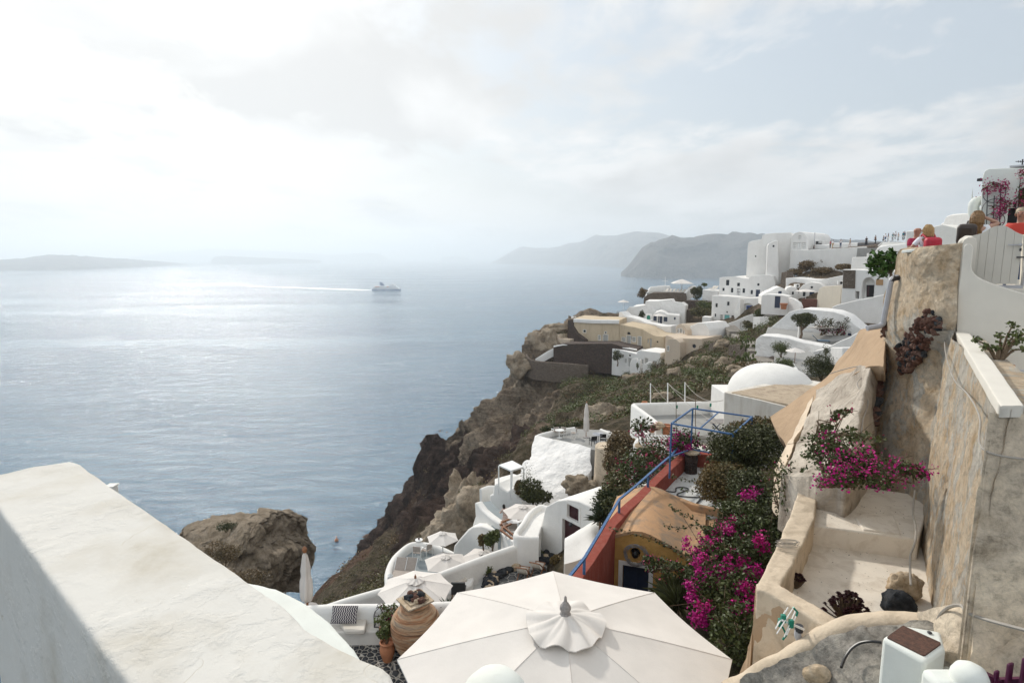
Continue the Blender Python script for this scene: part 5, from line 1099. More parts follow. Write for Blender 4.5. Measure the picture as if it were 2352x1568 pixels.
for a, b in ((0, 1), (1, 2), (2, 3), (3, 0)): g = G(); g.bar(T[a], T[b], .055); g.build('rail', BLUEP, rt)
for i, L in ((0, 2.15), (1, 2.7), (2, 2.2), (3, 2.6)): g = G(); g.bar(T[i], T[i] - Vector((0, 0, L)), .055); g.build('post', BLUEP, rt)
g = G(); g.bar(Pz(*z3(1088, 915), -6.2), Pz(*z3(925, 1058), -6.2), .04); g.build('rail', BLUEP, rt)
g = G(); g.bar(T[0] - Vector((0, 0, 1.3)), T[1] - Vector((0, 0, 1.75)), .045); g.build('rail', BLUEP, rt); g = G(); g.bar(T[1] - Vector((0, 0, 1.75)), T[1].lerp(T[2], .55) - Vector((0, 0, 1.75)), .045); g.build('rail', BLUEP, rt)
q = Pz(*z6(1293, 205), zR); rt = root('chimney', 'dark stone chimney stack with flat slab cap on the white roof', 'chimney', q); g = G(); n = 10
g.lathe([(0, 0), (.26, 0), (.25, .3), (.27, .6), (.25, .85), (0, .85)], q, 10); g.build('stack', stonewall('chimney_stone', (.06, .035, .028), (.13, .075, .055), (.05, .04, .035), 6), rt, wob=.03, wscale=.2); g = G(); g.lathe([(0, .86), (.34, .86), (.35, .93), (0, .95)], q, 9); g.build('cap_slab', TANROCK, rt, wob=.02, wscale=.2)
g = G(); hp = [Pz(*z6(*p), zR + .03) for p in ((960, 395), (1060, 375), (1150, 380), (1160, 345), (1230, 340), (1270, 360), (1170, 400), (1200, 420), (1330, 430), (1430, 432), (1440, 400))]; g.tube(crom(hp, 5), .022, 5); tag(g.build('garden_hose', BLACKP), 'black garden hose looped on the white roof', 'hose')
g = G(); g.bar(Pz(*z6(1340, 495), zR + .03), Pz(*z6(1430, 390), zR + .05), .04); tag(g.build('stick', METALD), 'dark stick lying on the white roof', 'stick')
# --- ochre house
ROOFO = plaster('orange_vault', (.50, .30, .165), (.22, .185, .145), amt=.85, sc=.9, bump=.25, bsc=14, streak=False)
pl = Plane((2.75, 17.4), (5.24, 16.56)); top = [(455, 1100), (455, 853), (500, 833), (600, 786), (680, 762), (760, 750), (850, 757), (930, 785), (1000, 822), (1100, 878), (1180, 930), (1270, 985), (1420, 1000), (1420, 1100)]
r_ = block('ochre_house', 'ochre house with orange vaulted roof and white framed blue window', 'house', pl, zc(z6, top), 3.7, OCHRE, zb=-14, bevel=.02, reveal=.25,
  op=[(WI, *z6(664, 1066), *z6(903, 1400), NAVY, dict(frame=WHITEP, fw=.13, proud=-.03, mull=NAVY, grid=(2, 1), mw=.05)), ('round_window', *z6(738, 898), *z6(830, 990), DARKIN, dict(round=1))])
A_ = [pl.hit(*z6(*p)) for p in top[1:13]]; g = G(); g.loft([[pl.at(s - .02 * (i == 0), z + .05, d) for i, (s, z) in enumerate(A_)] for d in (-.05, .0, .06, .8, 1.6, 2.4, 3.2, 3.6, 3.72)] ); V = g.V[:]; b = len(V); g.V += [tuple(Vector(v) - Vector((0, 0, .1))) for v in V]; n = len(A_); g.F += [tuple(reversed([b + i for i in f])) for f in g.F[:]]
m9 = 9; rim = [i for i in range(n)] + [j * n + n - 1 for j in range(1, m9)] + [(m9 - 1) * n + i for i in range(n - 2, -1, -1)] + [j * n for j in range(m9 - 2, 0, -1)]; g.F += [(rim[i], rim[(i + 1) % len(rim)], b + rim[(i + 1) % len(rim)], b + rim[i]) for i in range(len(rim))]
fixn(g.build('roof', ROOFO, r_, smooth=60, wob=.012, wscale=.5))
q = [Pz(*z6(*p), zR + .25) for p in ((700, 470), (870, 400), (1100, 405), (1320, 490), (1660, 565))]; g = G(); wallg(g, q, .22, zR - .5, cap=.05, smooth=False); g.build('parapet', ROOFO, r_)
slab('flat_house', 'low orange flat roof half hidden under the bougainvillea', [pl.at(2.7, 0, .1), pl.at(6.2, 0, .1), pl.at(6.5, 0, 4.5), pl.at(2.6, 0, 3.9)], zR - .05, -14, ROOFO, kind='thing', cat='house', bevel=.04)
# wreath of twigs and the lamp on the facade
ce = pl.hit(*z6(785, 948)); rt = root('twig_wreath', 'round wreath of dry twigs hung on the ochre facade', 'wreath', pl.at(ce[0], ce[1] - .35, -.1)); rn = random.Random(3); g = G()
for k_ in range(26):
    a0 = rn.random() * 6.28; rr = rn.uniform(.26, .38); g.tube([pl.at(ce[0] + .02 + rr * (1 + .08 * math.sin(3 * a)) * math.cos(a), ce[1] - .02 + rr * math.sin(a), -.05 - rn.uniform(0, .06)) for a in [a0 + i * .26 for i in range(9)]], .009, 4)
g.build('twigs', GREYWOOD, rt)
g = G(); g.lathe([(0, 0), (.07, .0), (.1, .06), (.1, .12), (.05, .2), (0, .22)], pl.at(ce[0], ce[1] - .08, -.08), 12); tag(g.build('bulkhead_lamp', BLACKP), 'dark round bulkhead lamp inside the twig wreath', 'lamp')
# --- white vaulted house with dark red door
pl = PL(*z5(1740, 900), 28, *z5(2351, 1000), 24.4)
r_ = block('vaulted_house', 'white vaulted house with dark red door and square window', 'house', pl, zc(z5, [(1700, 1000), (1735, 915), (1790, 660), (1800, 632), (1840, 610), (1900, 578), (2000, 565), (2100, 583), (2200, 628), (2300, 700), (2400, 775), (2400, 1000)]), 4.4, W_, zb=-15.2, bevel=.05, reveal=.22,
  op=[(D_, *z5(1950, 778), *z5(2118, 1092), MAROON, dict(frame=W_, fw=.1, proud=-.015)), (WI, *z5(1995, 628), *z5(2102, 757), MAROON, dict(frame=W_, fw=.12, proud=-.02, mull=MAROON, grid=(2, 2), mw=.05))])
q = pl.hit(*z5(2038, 793)); g = G(); g.ball(pl.at(q[0], q[1], -.07), .1, 10, 6); tag(g.build('wall_lamp', METALD), 'small round metal lamp above the dark red door', 'lamp')
patchblock_ = [[P(*z6(*p), Y) for p in row] for row, Y in (([(318, 700), (380, 660), (440, 655), (500, 690)], 24.5), ([(180, 790), (300, 715), (400, 690), (500, 740)], 23.5), ([(133, 830), (250, 800), (380, 790), (490, 850)], 22.6), ([(133, 1045), (280, 1000), (400, 940), (480, 930)], 21.4))]
o = patchblock('buttress', patchblock_, W_, drop=2, wob=.02); tag(o, 'smooth white rounded buttress beside the dark red door', 'wall')
slab('lean_to', 'white flat lid roof with rounded rim at the end of the vaulted house', ZP(z5, [(1525, 890), (1640, 690), (1750, 625), (1815, 640), (1730, 920)], -13.35), -13.35, -17.5, W_, kind='thing', cat='roof', bevel=.06)
wall('lid_wall', 'thick rounded white rim of the flat lid roof', [Pz(*z5(*p), -13.1) for p in ((1735, 905), (1530, 888), (1600, 765), (1655, 680), (1740, 618), (1810, 625))], .3, -17.4, W_, cat='wall')
# --- bench terrace of the vault house
zB = -14.7
slab('vault_terrace', 'pale grey terrace in front of the vaulted house', ZP(z5, [(-60, 1620), (330, 1440), (860, 1230), (1760, 980), (2200, 1130), (2400, 1300), (1700, 1620), (900, 1750)], zB), zB, -22, plaster('pale_grey_floor', (.50, .50, .475), amt=.3))
wall('terrace_wall', 'long rounded white wall from the parasol up to the vaulted house', [Pz(*q, -13.6) for q in ((736, 1393), (800, 1372), (884, 1348), z5(520, 1328), z5(700, 1278), z5(980, 1178), z5(1300, 1060), z5(1500, 990), z5(1735, 912))], .38, -22, W_, wscale=1.5)
slab('built_in_bench', 'white built in bench curving along the terrace wall', ZP(z5, [(850, 1300), (1000, 1250), (1120, 1225), (1140, 1290), (1120, 1340), (1060, 1380), (930, 1420), (880, 1430)], -14.3), -14.3, zB - .2, W_, kind='thing', cat='bench', bevel=.08)
slab('seat_cushion', 'long cream cushion on the built in bench', ZP(z5, [(862, 1305), (1040, 1252), (1078, 1295), (905, 1362)], -14.18), -14.18, -14.3, CUSH, kind='thing', cat='cushion', bevel=.03)
for x, y, lab in ((1166, 1191, 'round black wall lamp above the built in bench'), (1635, 1037, 'round black wall lamp beside the clay jar')):
    q = Pz(*z5(x, y), -14.15); g = G(); g.ball(q, .13, 12, 8, (1, .6, 1)); tag(g.build('wall_lamp', METALD), lab, 'lamp')
jar('clay_jar', 'ribbed clay jar with closed lid against the terrace wall', Pz(*z5(1687, 1105), zB), .75, .25, TERRA, prof=[(0, 0), (.5, 0), (.85, .2), (1, .5), (.95, .7), (.6, .85), (.5, .88), (.6, .9), (.58, 1), (0, 1.02)])
def bushpot(x, y, r, lab, mt, potm=TERRA, Y=None, zf=zB, ph=.4, n=1500):
    b = Pz(*z5(x, y), zf); rt = root('potted_bush', lab, 'potted plant', b); g = G(); g.lathe([(0, 0), (r * .6, 0), (r * .8, ph), (r * .6, ph), (0, ph * .9)], b, 16); g.build('pot', potm, rt)
    leaves('foliage', mt, [((b.x, b.y, b.z + ph + r * .55), (r, r, r * 1.05), n)], .06, rt, shell=.55); return rt
bushpot(1250, 1278, .30, 'round green bush in a clay pot by the terrace wall', L_MID, ph=.25); bushpot(1905, 1225, .31, 'dark reddish bush in a pot beside the stone bed', L_BRONZE, ph=.3); bushpot(1430, 1185, .15, 'small dark bush in the angle of the terrace wall', L_BRONZE, ph=.12, n=500); bushpot(1750, 1098, .15, 'little dark pot plant behind the clay jar', L_DARK, ph=.12, n=400)
# stone bed
rn = random.Random(9); rt = root('rock_border', 'raised curving border of dark volcanic stones', 'rock border', Pz(*z5(1500, 1250), zB)); g2 = []
pthA = [(1290, 1370), (1310, 1290), (1400, 1215), (1540, 1150), (1700, 1110), (1870, 1100)]; pp_ = crom([(*p, 0) for p in pthA], 6); k_ = 0
for i, p in enumerate(pp_):
    for w in (-38, -8, 22):
        q = Pz(*z5(p[0] + rn.uniform(-14, 14), p[1] + w + rn.uniform(-10, 10)), zB + .1); rr = rn.uniform(.13, .24) * (1.35 if i < 7 else 1); k_ += 1
        boulder('stone', None, q, (rr, rr * .9, rr * .7), DARKROCK if rn.random() < .72 else TANROCK, k_, n=(12, 8), parent=rt)
slab('stone_paving', 'dark stone and mortar paving under the deck chairs', ZP(z5, [(1300, 1370), (1420, 1240), (1560, 1170), (1880, 1120), (1980, 1200), (2000, 1320), (1500, 1420)], zB + .02), zB + .02, zB - .2, CRAZY)
def deckchair(lab, group=None):
    r = root('deck_chair', lab, 'deck chair', (0, 0, 0), group); g = G()
    for s in (-.28, .28): g.bar((s, -.55, .02), (s, .55, .95), .045); g.bar((s * .9, .5, .02), (s * .9, -.45, .5), .045)
    for y, z in ((-.5, .07), (.55, .95), (-.45, .5)): g.bar((-.3, y, z), (.3, y, z), .04)
    g.build('frame', WOOD, r); g = G(); rows = [[(x, y, z) for x in (-.25, .25)] for y, z in ((.54, .94), (.3, .55), (.1, .36), (-.15, .32), (-.42, .49))]; g.loft(rows); o = g.build('sling', CUSH, r); m_ = o.modifiers.new('t', 'SOLIDIFY'); m_.thickness = .012; return r
for i, (x, y, a) in enumerate(((1590, 1300, 2.9), (1725, 1255, 2.75))): o = deckchair(['wood framed deck chair with cream sling, further from the reddish bush', 'wood framed deck chair with cream sling, nearer the reddish bush'][i], 'deck chairs on the stone paving'); put(o, Pz(*z5(x, y), zB + .02), a, .85)
c = Pz(*z5(603, 1395), -12.5); parasol('cream octagonal parasol with wooden tip behind the big clay jar', c, 1.42, True, c.z - zB, .42, FABRIC, 8, R(12), WOOD, finial=WOOD)
for x, y, z_, lab in ((1000, 1395, -14.3, 'dark lounge chair half hidden beneath the parasol edge'),):
    q = Pz(*z5(x, y), z_); rt = root('lounge_chair', lab, 'chair', (q.x, q.y, zB)); g = G(); g.box((q.x, q.y, zB + .4), (.6, .6, .1)); g.build('seat', BLACKP, rt); g = G(); g.box((q.x, q.y - .28, zB + .65), (.6, .08, .5)); g.build('backrest', BLACKP, rt)
    for sx in (-.26, .26):
        for sy in (-.26, .26): g = G(); g.bar((q.x + sx, q.y + sy, zB), (q.x + sx, q.y + sy, zB + .36), .04); g.build('leg', WOOD, rt)
# --- round terrace over the sea
zD = -21.0
slab('round_terrace', 'blue grey painted deck of the round terrace', ZP(z5, [(395, 1350), (375, 1250), (400, 1160), (460, 1070), (540, 1000), (620, 978), (720, 985), (820, 1010), (960, 1065), (1400, 1050), (1400, 1200), (700, 1420)], zD), zD, -27, BLUEGREY)
wall('terrace_wall', 'curved white wall round the sea terrace with loungers', [Pz(*z5(*p), -20.4) for p in ((362, 1335), (350, 1240), (375, 1150), (430, 1065), (520, 985), (575, 960), (640, 958), (760, 975), (860, 1012), (960, 1060))], .5, -27, W_, wscale=1.5)
for i, (x, y) in enumerate(((430, 1300), (525, 1300))):
    o = sunbed(['grey sling sunbed nearer the curved wall', 'grey sling sunbed nearer the parasols'][i], STRAW, METALW, 'sunbeds on the round terrace'); put(o, Pz(*z5(x, y), zD) + Vector((0, -.2, 0)), R(-8), 1.12)
def chair(lab, m=METALW, group=None):
    r = root('chair', lab, 'chair', (0, 0, 0), group); g = G(); g.box((0, 0, .45), (.5, .48, .04)); g.build('seat', STRAW if m is METALW else m, r); g = G(); g.box((0, -.24, .72), (.5, .04, .36)); g.build('backrest', STRAW if m is METALW else m, r)
    for sx in (-.26, .26):
        for sy in (-.24, .24): g = G(); g.bar((sx, sy, 0), (sx, sy, .66 if sy > 0 else .9), .035); g.build('leg', m, r)
    for sx in (-.26, .26): g = G(); g.bar((sx, -.24, .66), (sx, .26, .66), .045); g.build('armrest', m, r)
    return r
ch0 = chair('white framed armchair on the round terrace', METALW, 'armchairs on the round terrace'); KC = kmap(ch0)
put(ch0, Pz(*z5(625, 1105), zD), R(-10), 1.1); o = ctree(ch0, KC); put(o, Pz(*z5(705, 1085), zD), R(55), 1.1); ch0['label'] = 'white armchair with its back to the sunbeds'; o['label'] = 'white armchair turned sideways nearer the parasol pole'
def rtable(lab, q, r=.42, h=.72, m=METALW):
    rt = root('round_table', lab, 'table', q); g = G(); g.lathe([(0, h - .03), (r, h - .03), (r, h), (0, h)], q, 20); g.build('table_top', m, rt); g = G(); g.tube([q, q + Vector((0, 0, h - .03))], .035, 6); g.build('column', m, rt); g = G(); g.lathe([(0, 0), (r * .6, 0), (r * .6, .02), (0, .04)], q, 12); g.build('foot', m, rt); return rt
q = Pz(*z5(635, 1020), zD); rtable('small white round table at the tip of the round terrace', q, .27); g = G(); g.ball(q + Vector((0, 0, .8)), .08, 8, 5); tag(g.build('candle_holder', MAROON), 'small dark red candle holder on the white table', 'candle holder')
for x, y, rr, hz, lab, zf in ((851, 900, 1.10, zD, 'white parasol shading the tip of the round terrace', -18.4), (880, 1120, 1.42, zD, 'pale grey parasol in the middle of the round terrace', -18.9), (1225, 1080, 1.42, zD, 'pale grey parasol half hidden by the long white wall', -18.9)):
    c = Pz(*z5(x, y + 25), zf); parasol(lab, c, rr, True, c.z - hz, .42, FABRIC if y < 1000 else FABRIC2, 6, R(20 + x * .03), METALW, poleh=0)
r0 = root('lantern', 'small white lantern on the corner of the round terrace', 'lantern', Pz(*z5(372, 1340), -20.6)); q = Pz(*z5(372, 1340), -20.6); g = G(); g.box(q + Vector((0, 0, .3)), (.3, .3, .5)); g.build('case', METALW, r0, bevel=.02); g = G(); g.lathe([(0, .56), (.2, .56), (.02, .72), (0, .72)], q, 4); g.build('lid', METALW, r0)
# --- steps of white walls between
B('retaining_wall', 'broad pale wall dropping from the upper path to the round terrace', z5, 38.5, 35.5, [(948, 1060), (960, 992), (1018, 912), (1075, 850), (1115, 822), (1200, 812), (1350, 866), (1368, 960)], 1150, 1.4, W_, cat='wall', wob=.05, bevel=.12)
B('garden_wall', 'white horn shaped wall beside the grey path', z5, 38.8, 35.6, [(1125, 800), (1150, 720), (1143, 600), (1158, 590), (1172, 612), (1210, 668), (1280, 724), (1370, 790), (1375, 860)], 900, .5, W_, cat='wall', wob=.03, bevel=.12)
slab('path', 'grey path behind the horn shaped wall', ZP(z5, [(1160, 600), (1290, 580), (1420, 720), (1560, 760), (1540, 990), (1380, 880), (1240, 740)], -17.4), -17.4, -24, BLUEGREY)
g = G(); q = Pz(*z5(1375, 1010), -19.6); a = P(*z5(1375, 775), q.y); g.box((q + a) / 2 - Vector((0, 0, .3)), (.28, .28, a.z - q.z + .6)); g.ball(a + Vector((0, 0, .05)), .17, 12, 8); tag(g.build('gate_post', W_, bevel=.03), 'slim white post with rounded head by the wooden beams', 'post')
B('garden_wall', 'white wall below the wooden beams', z5, 34.6, 31.5, [(1385, 960), (1388, 868), (1420, 900), (1480, 935), (1530, 960), (1535, 990)], 1030, .4, W_, cat='wall')
rt = root('beam_trellis', 'wooden beams laid over the sunken table terrace', 'trellis', Pz(*z5(1400, 850), -16.4))
for a, b in (((1380, 795), (1515, 905)), ((1380, 845), (1515, 945)), ((1395, 775), (1510, 730)), ((1400, 830), (1480, 790)), ((1540, 750), (1575, 742)), ((1392, 770), (1400, 860))): g = G(); g.bar(Pz(*z5(*a), -16.45), Pz(*z5(*b), -16.45), .1); g.build('beam', WOOD, rt)
q = Pz(*z5(1505, 850), -17.4); rtable('white round table under the grey parasol above the beams', q, .55); o = ctree(ch0, KC); o['label'] = 'white armchair in front of the round table above the beams'; del o['group']; put(o, Pz(*z5(1495, 900), -17.4), 0, 1.05)
o = ctree(ch0, KC); o['label'] = 'white armchair beyond the round table, by the lid roof'; del o['group']; put(o, Pz(*z5(1565, 830), -17.4), 2.3, 1.05)
c = Pz(*z5(1590, 680), -15.1); parasol('pale grey parasol over the round table beside the white steps', c, 1.25, True, 2.3, .36, FABRIC2, 6, R(50), METALW)
B('terrace_block', 'stepped white masonry carrying the plunge pool', z5, 42.5, 40, [(1275, 720), (1280, 526), (1312, 520), (1316, 440), (1345, 415), (1400, 470), (1442, 490), (1488, 462), (1530, 540), (1582, 586), (1600, 640), (1602, 700)], 760, 3.5, W_, cat='wall', bevel=.12, wob=.04)
zO = -17.0
slab('pool_surround', 'white platform round the little plunge pool', ZP(z5, [(1330, 375), (1500, 328), (1590, 358), (1605, 385), (1490, 470), (1380, 430), (1330, 430)], zO), zO, -22, W_, kind='thing', cat='terrace', bevel=.05)
slab('plunge_pool', 'small green plunge pool under the white pergola', ZP(z5, [(1393, 418), (1475, 398), (1528, 386), (1488, 452)], zO + .02), zO + .02, zO - .3, WATERP)
rt = root('pergola', 'small white flat topped pergola over the plunge pool', 'pergola', Pz(*z5(1367, 410), zO)); zt_ = -15.0; cn = ZP(z5, [(1366, 248), (1490, 207), (1597, 264), (1480, 300)], zt_); g = G(); g.prism(cn, zt_ - .12, zt_); fixn(g.build('roof', METALW, rt, bevel=.02))
for q in cn: g = G(); g.bar(q - Vector((0, 0, .12)), Vector((q.x, q.y, zO - .2)), .1); g.build('post', METALW, rt)
wall('garden_wall', 'short white wall end by the cliff shrubs', [Pz(*z5(1200, 468), -18), Pz(*z5(1270, 440), -17.9), Pz(*z5(1330, 440), -17.9)], .3, -20, W_)
# --- big white lumpy flank under the dining terrace
rows = [[P(*z5(*p), Y) for p, Y in r] for r in (
  [((1700, -6), 47.5), ((1800, 12), 46.5), ((1950, 45), 45.3), ((2090, 78), 44.3), ((2225, 112), 43.4)],
  [((1655, 95), 46), ((1760, 110), 45), ((1900, 150), 43.8), ((2060, 190), 42.8), ((2225, 210), 42.4)],
  [((1640, 200), 44.5), ((1740, 260), 43), ((1870, 300), 42), ((2030, 320), 41.4), ((2225, 300), 41.6)],
  [((1570, 240), 44), ((1670, 400), 41.5), ((1820, 430), 40.6), ((1990, 450), 40), ((2150, 420), 40.5)],
  [((1560, 560), 42), ((1660, 590), 40), ((1780, 610), 39), ((1900, 610), 38.6), ((2080, 560), 39)])]
tag(patchblock('limewashed_rock', rows, W_LUMP, drop=3, wob=.22, wscale=2.2, nu=10, nv=10), 'huge lumpy whitewashed rock flank below the dining terrace', 'wall')
slab('dining_terrace', 'grey dining terrace above the whitewashed flank', ZP(lambda a, b: (a, b), [(1238, 1003), (1262, 990), (1310, 984), (1400, 988), (1412, 1004), (1372, 1034), (1350, 1030)], -15.2), -15.2, -20, GREYFLOOR)
wall('terrace_wall', 'white rim wall round the dining terrace', [Pz(*p, -14.75) for p in ((1352, 1030), (1300, 1014), (1236, 1002), (1250, 993), (1300, 983), (1320, 980))], .35, -18, W_)
wall('terrace_wall', 'white low wall at the inland corner of the dining terrace', [Pz(*p, -14.75) for p in ((1380, 984), (1413, 996))], .35, -18, W_)
def closedparasol(lab, base, h, r, mt, pole=WOOD, fin=WOOD):
    rt = root('closed_parasol', lab, 'parasol', base); base = Vector(base); g = G(); n = 28; rows = []
    for j in range(15):
        t = j / 14; rr = r * (.30 + .55 * t + .25 * math.sin(t * 3.0)) * (1.0 if t < .97 else .8) if j else r * .12
        if abs(t - .45) < .09: rr *= .86
        rows.append([base + Vector((rr * (1 + .16 * math.sin(5 * a + 3 * t)) * math.cos(a), rr * (1 + .16 * math.sin(5 * a + 3 * t)) * math.sin(a), h * (.97 - .80 * t))) for a in [2 * math.pi * i / n for i in range(n)]])
    g.loft(rows, closed=True); g.F.append(tuple(range(len(g.V) - n, len(g.V)))); fixn(g.build('canopy', mt, rt, smooth=70))
    g = G(); g.tube([base, base + Vector((0, 0, h * .2))], .03, 8); g.build('pole', pole, rt); g = G(); g.lathe([(0, 0), (.05, 0), (.07, .05), (.06, .1), (.02, .15), (0, .16)], base + Vector((0, 0, h * .97)), 12); g.build('finial', fin, rt)
    g = G(); g.lathe([(0, 0), (.28, 0), (.28, .05), (0, .07)], base, 12); g.build('base', GREYWOOD, rt); return rt
b = Pz(1346, 1004, -15.2); closedparasol('tall closed beige parasol on the dining terrace', b, 3.1, .25, FABRIC2)
for i, (u, v, a, m_) in enumerate(((1275, 1000, .4, METALW), (1292, 1003, 2.6, METALW), (1318, 1004, 1.3, METALW), (1362, 1022, .3, BLACKP), (1385, 1020, 3.0, BLACKP))):
    o = chair(['white chair nearest the sea on the dining terrace', 'white chair facing the seaward one', 'white chair next to the closed parasol', 'black chair by the inland glass table', 'black chair at the far side of the glass table'][i], m_); put(o, Pz(u, v, -15.19), a, .9)
rtable('white table among the dining chairs', Pz(1285, 1005, -15.2), .4, .7); rtable('glass topped table between the black chairs', Pz(1374, 1015, -15.2), .5, .7, METALG)
c = P(*z5(2300, 200), 38); g = G(); g.lathe([(0, -2.6), (1.0, -2.6), (.97, -1), (.93, .92), (.86, 1.0), (0, 1.02)], (c.x + .55, c.y, c.z), 28); tag(g.build('stone_tower', SAND, wob=.05), 'squat sand coloured round masonry stub below the dining terrace', 'masonry')
boulder('boulder', 'small dark stone on the round masonry stub', P(*z5(2310, 95), 38), (.3, .25, .18), REDROCK, 3, n=(14, 9))
# --- crag on the left, in front of the sea
def crag():
    g = G(); out = [(425, 1232), (445, 1212), (470, 1204), (510, 1208), (545, 1215), (560, 1206), (580, 1194), (600, 1200), (610, 1222), (608, 1250), (615, 1268), (632, 1290), (628, 1318), (618, 1345), (600, 1375), (590, 1420)]
    top = [P(u, v, Y) for (u, v), Y in zip(out, [62, 64, 64, 63, 62, 62, 61, 60, 59, 58.5, 58, 57.5, 57, 56, 55, 54])]; rows = []
    for j, (dx, dz, dy, s) in enumerate(((0, -6, 14, 1.0), (0, -2.2, 7, 1), (0, 0, 0, 1), (-.8, -1.2, -3.5, .92), (-1.2, -3.5, -6, .85), (-1.5, -7, -8, .8), (-1, -16, -9, .85))):
        c0 = Vector((-27, 58, 0)); rows.append([Vector((c0.x + (p.x - c0.x) * s + dx, p.y + dy, p.z + dz)) for p in top])
    pr = patch(rows, 14, 18); m, n = len(pr), len(pr[0]); A = np.array(pr).reshape(-1, 3); q = A * np.array([1, 1, .6]); d = .5 * ridged(q, 3.2, 4) + .5 * fbm(q, 2.2, 4) + .32 * ridged(q, 1.1, 4) + .12 * ridged(q, .4, 3) + .3 * (np.abs(((A[:, 2] / 1.5 + .5 * fbm(q, 5, 3)) % 1) - .5) * 2) ** .5; d -= d.mean() + .9; A[:, 0] += d * .8; A[:, 1] += -d * .6; A[:, 2] += .35 * fbm(q, 1.6, 4, off=4)
    F = [(i * n + k, i * n + k + 1, (i + 1) * n + k + 1, (i + 1) * n + k) for i in range(m - 1) for k in range(n - 1)]
    tag(fixn(mk('crag', A, F, rockmat('crag_rock', [(.09, .07, .05), (.19, .15, .105), (.27, .22, .165)], .6), smooth=179)), 'isolated tan rock crag standing over the sea', 'rock')
crag()
shrub('scrub', 'dry golden bush on the side of the isolated crag', P(512, 1275, 51), (1.9, 1.4, 1.3), 3200, .08, L_DRY); shrub('scrub', 'larger golden bush lower on the isolated crag', P(560, 1335, 48), (2.2, 1.4, 1.3), 3000, .08, L_DRY); shrub('scrub', 'dark green bush on top of the isolated crag', P(518, 1210, 60.5), (1.4, 1, .5), 900, .09, L_DARK)
q = P(256, 1116, 30); rt = root('chimney', 'tiny white chimney cowl peeping over the parapet edge', 'chimney', q - Vector((0, 0, 1.2))); g = G(); g.box(q - Vector((0, 0, 7)), (.42, .42, 14)); g.build('stack', W_, rt, bevel=.02); g = G(); g.box(q + Vector((0, 0, .04)), (.5, .5, .06)); g.build('cap_slab', W_, rt)
boulder('outcrop', 'tall pale outcrop between the cliff and the pale wall', P(*z5(1040, 690), 54), (1.7, 1.5, 3.4), TUFF, 21, rough=.35)
boulder('outcrop', 'broken pale outcrop above the round terrace parasols', P(*z5(960, 860), 50), (2.2, 1.6, 1.9), TUFF, 22, rough=.38)
boulder('outcrop', 'low pale outcrop beside the white wall end', P(*z5(1180, 640), 46), (1.5, 1.3, 1.7), TUFF, 23, rough=.3)
boulder('outcrop', 'pale rock showing between flank and vaulted roof', P(*z5(2110, 440), 37), (.85, .7, .55), TUFF, 24, rough=.4)
# --- planting in the middle distance
def boug(name, lab, blobs, n=3000, fl=1200, size=.06, fb=None, twigs=12, mt=None, fm=None, cat='bougainvillea', seed=1, droop=.3, shell=.3, gap=.35, fsize=None):
    rs = np.random.RandomState(seed); rn = random.Random(seed); c = Vector(blobs[0][0]); lo = min(b[0][2] - b[1][2] for b in blobs); rt = root(name, lab, cat, (c.x, c.y, lo)); tot = sum(b[1][0] * b[1][2] for b in blobs)
    leaves('leaves', mt or L_BOUG, [(b[0], b[1], n * b[1][0] * b[1][2] / tot) for b in blobs], size, rt, shell=shell, gap=gap, rs=rs, asp=.6)
    fb = fb or blobs; cl = []
    for b in fb:
        for i in range(int(7 + 10 * b[1][0])):
            d = Vector((rn.gauss(0, 1), -abs(rn.gauss(0, 1)), rn.gauss(0, 1))).normalized(); p = Vector(b[0]) + Vector((d.x * b[1][0], d.y * b[1][1], d.z * b[1][2])) * rn.uniform(.75, 1.12); s = rn.uniform(.5, 1.3); cl.append((tuple(p), (.16 * s, .12 * s, .15 * s), s * s))
    tt = sum(q[2] for q in cl)
    if fl: leaves('flowers', fm or L_MAG, [(a, b, fl * w / tt) for a, b, w in cl], fsize or size * .62, rt, shell=.1, rs=rs, asp=.8)['kind'] = 'stuff'
    g = G()
    for i in range(twigs):
        b = blobs[rn.randrange(len(blobs))]; p0 = Vector((c.x + rn.uniform(-.3, .3), c.y, lo)); p1 = Vector(b[0]); e = p1 + Vector((rn.gauss(0, .75) * b[1][0], rn.gauss(0, .6) * b[1][1], rn.gauss(.4, .7) * b[1][2])) * 1.25
        g.tube(crom([p0, p0.lerp(p1, .5) + Vector((rn.uniform(-.2, .2), rn.uniform(-.2, .2), .1)), p1, e], 4), [.022 * size / .05] * 4 + [.014 * size / .05] * 4 + [.008 * size / .05] * 5, 4)
    g.build('stem', TWIG, rt); return rt
def bl(z, x, y, Y, rx, rz, ry=None): return (tuple(P(*z(x, y), Y)), (rx, ry or rx * .7, rz))
boug('bougainvillea', 'loose bougainvillea with pink bracts by the drying racks', [bl(z3, 380, 1040, 27, .6, .5), bl(z3, 560, 1260, 25.5, .9, .6), bl(z3, 420, 1330, 24.5, 1.0, .5)], 1500, 350, .07, seed=2, fm=L_PINK)
boug('bougainvillea', 'bright pink bougainvillea between the blue frame posts', [bl(z3, 760, 1160, 24, .75, .45), bl(z3, 830, 1220, 24, .6, .45), bl(z3, 720, 1210, 23.5, .5, .4)], 1300, 900, .06, seed=3)
boug('bougainvillea', 'dark bougainvillea bank seaward of the blue handrail', [bl(z6, 850, 130, 27, 1.2, .7), bl(z6, 760, 230, 25.5, 1.1, .8), bl(z6, 950, 60, 28, 1.2, .6), bl(z6, 640, 350, 24, .7, .8)], 5200, 420, .065, seed=4, fm=L_PINK)
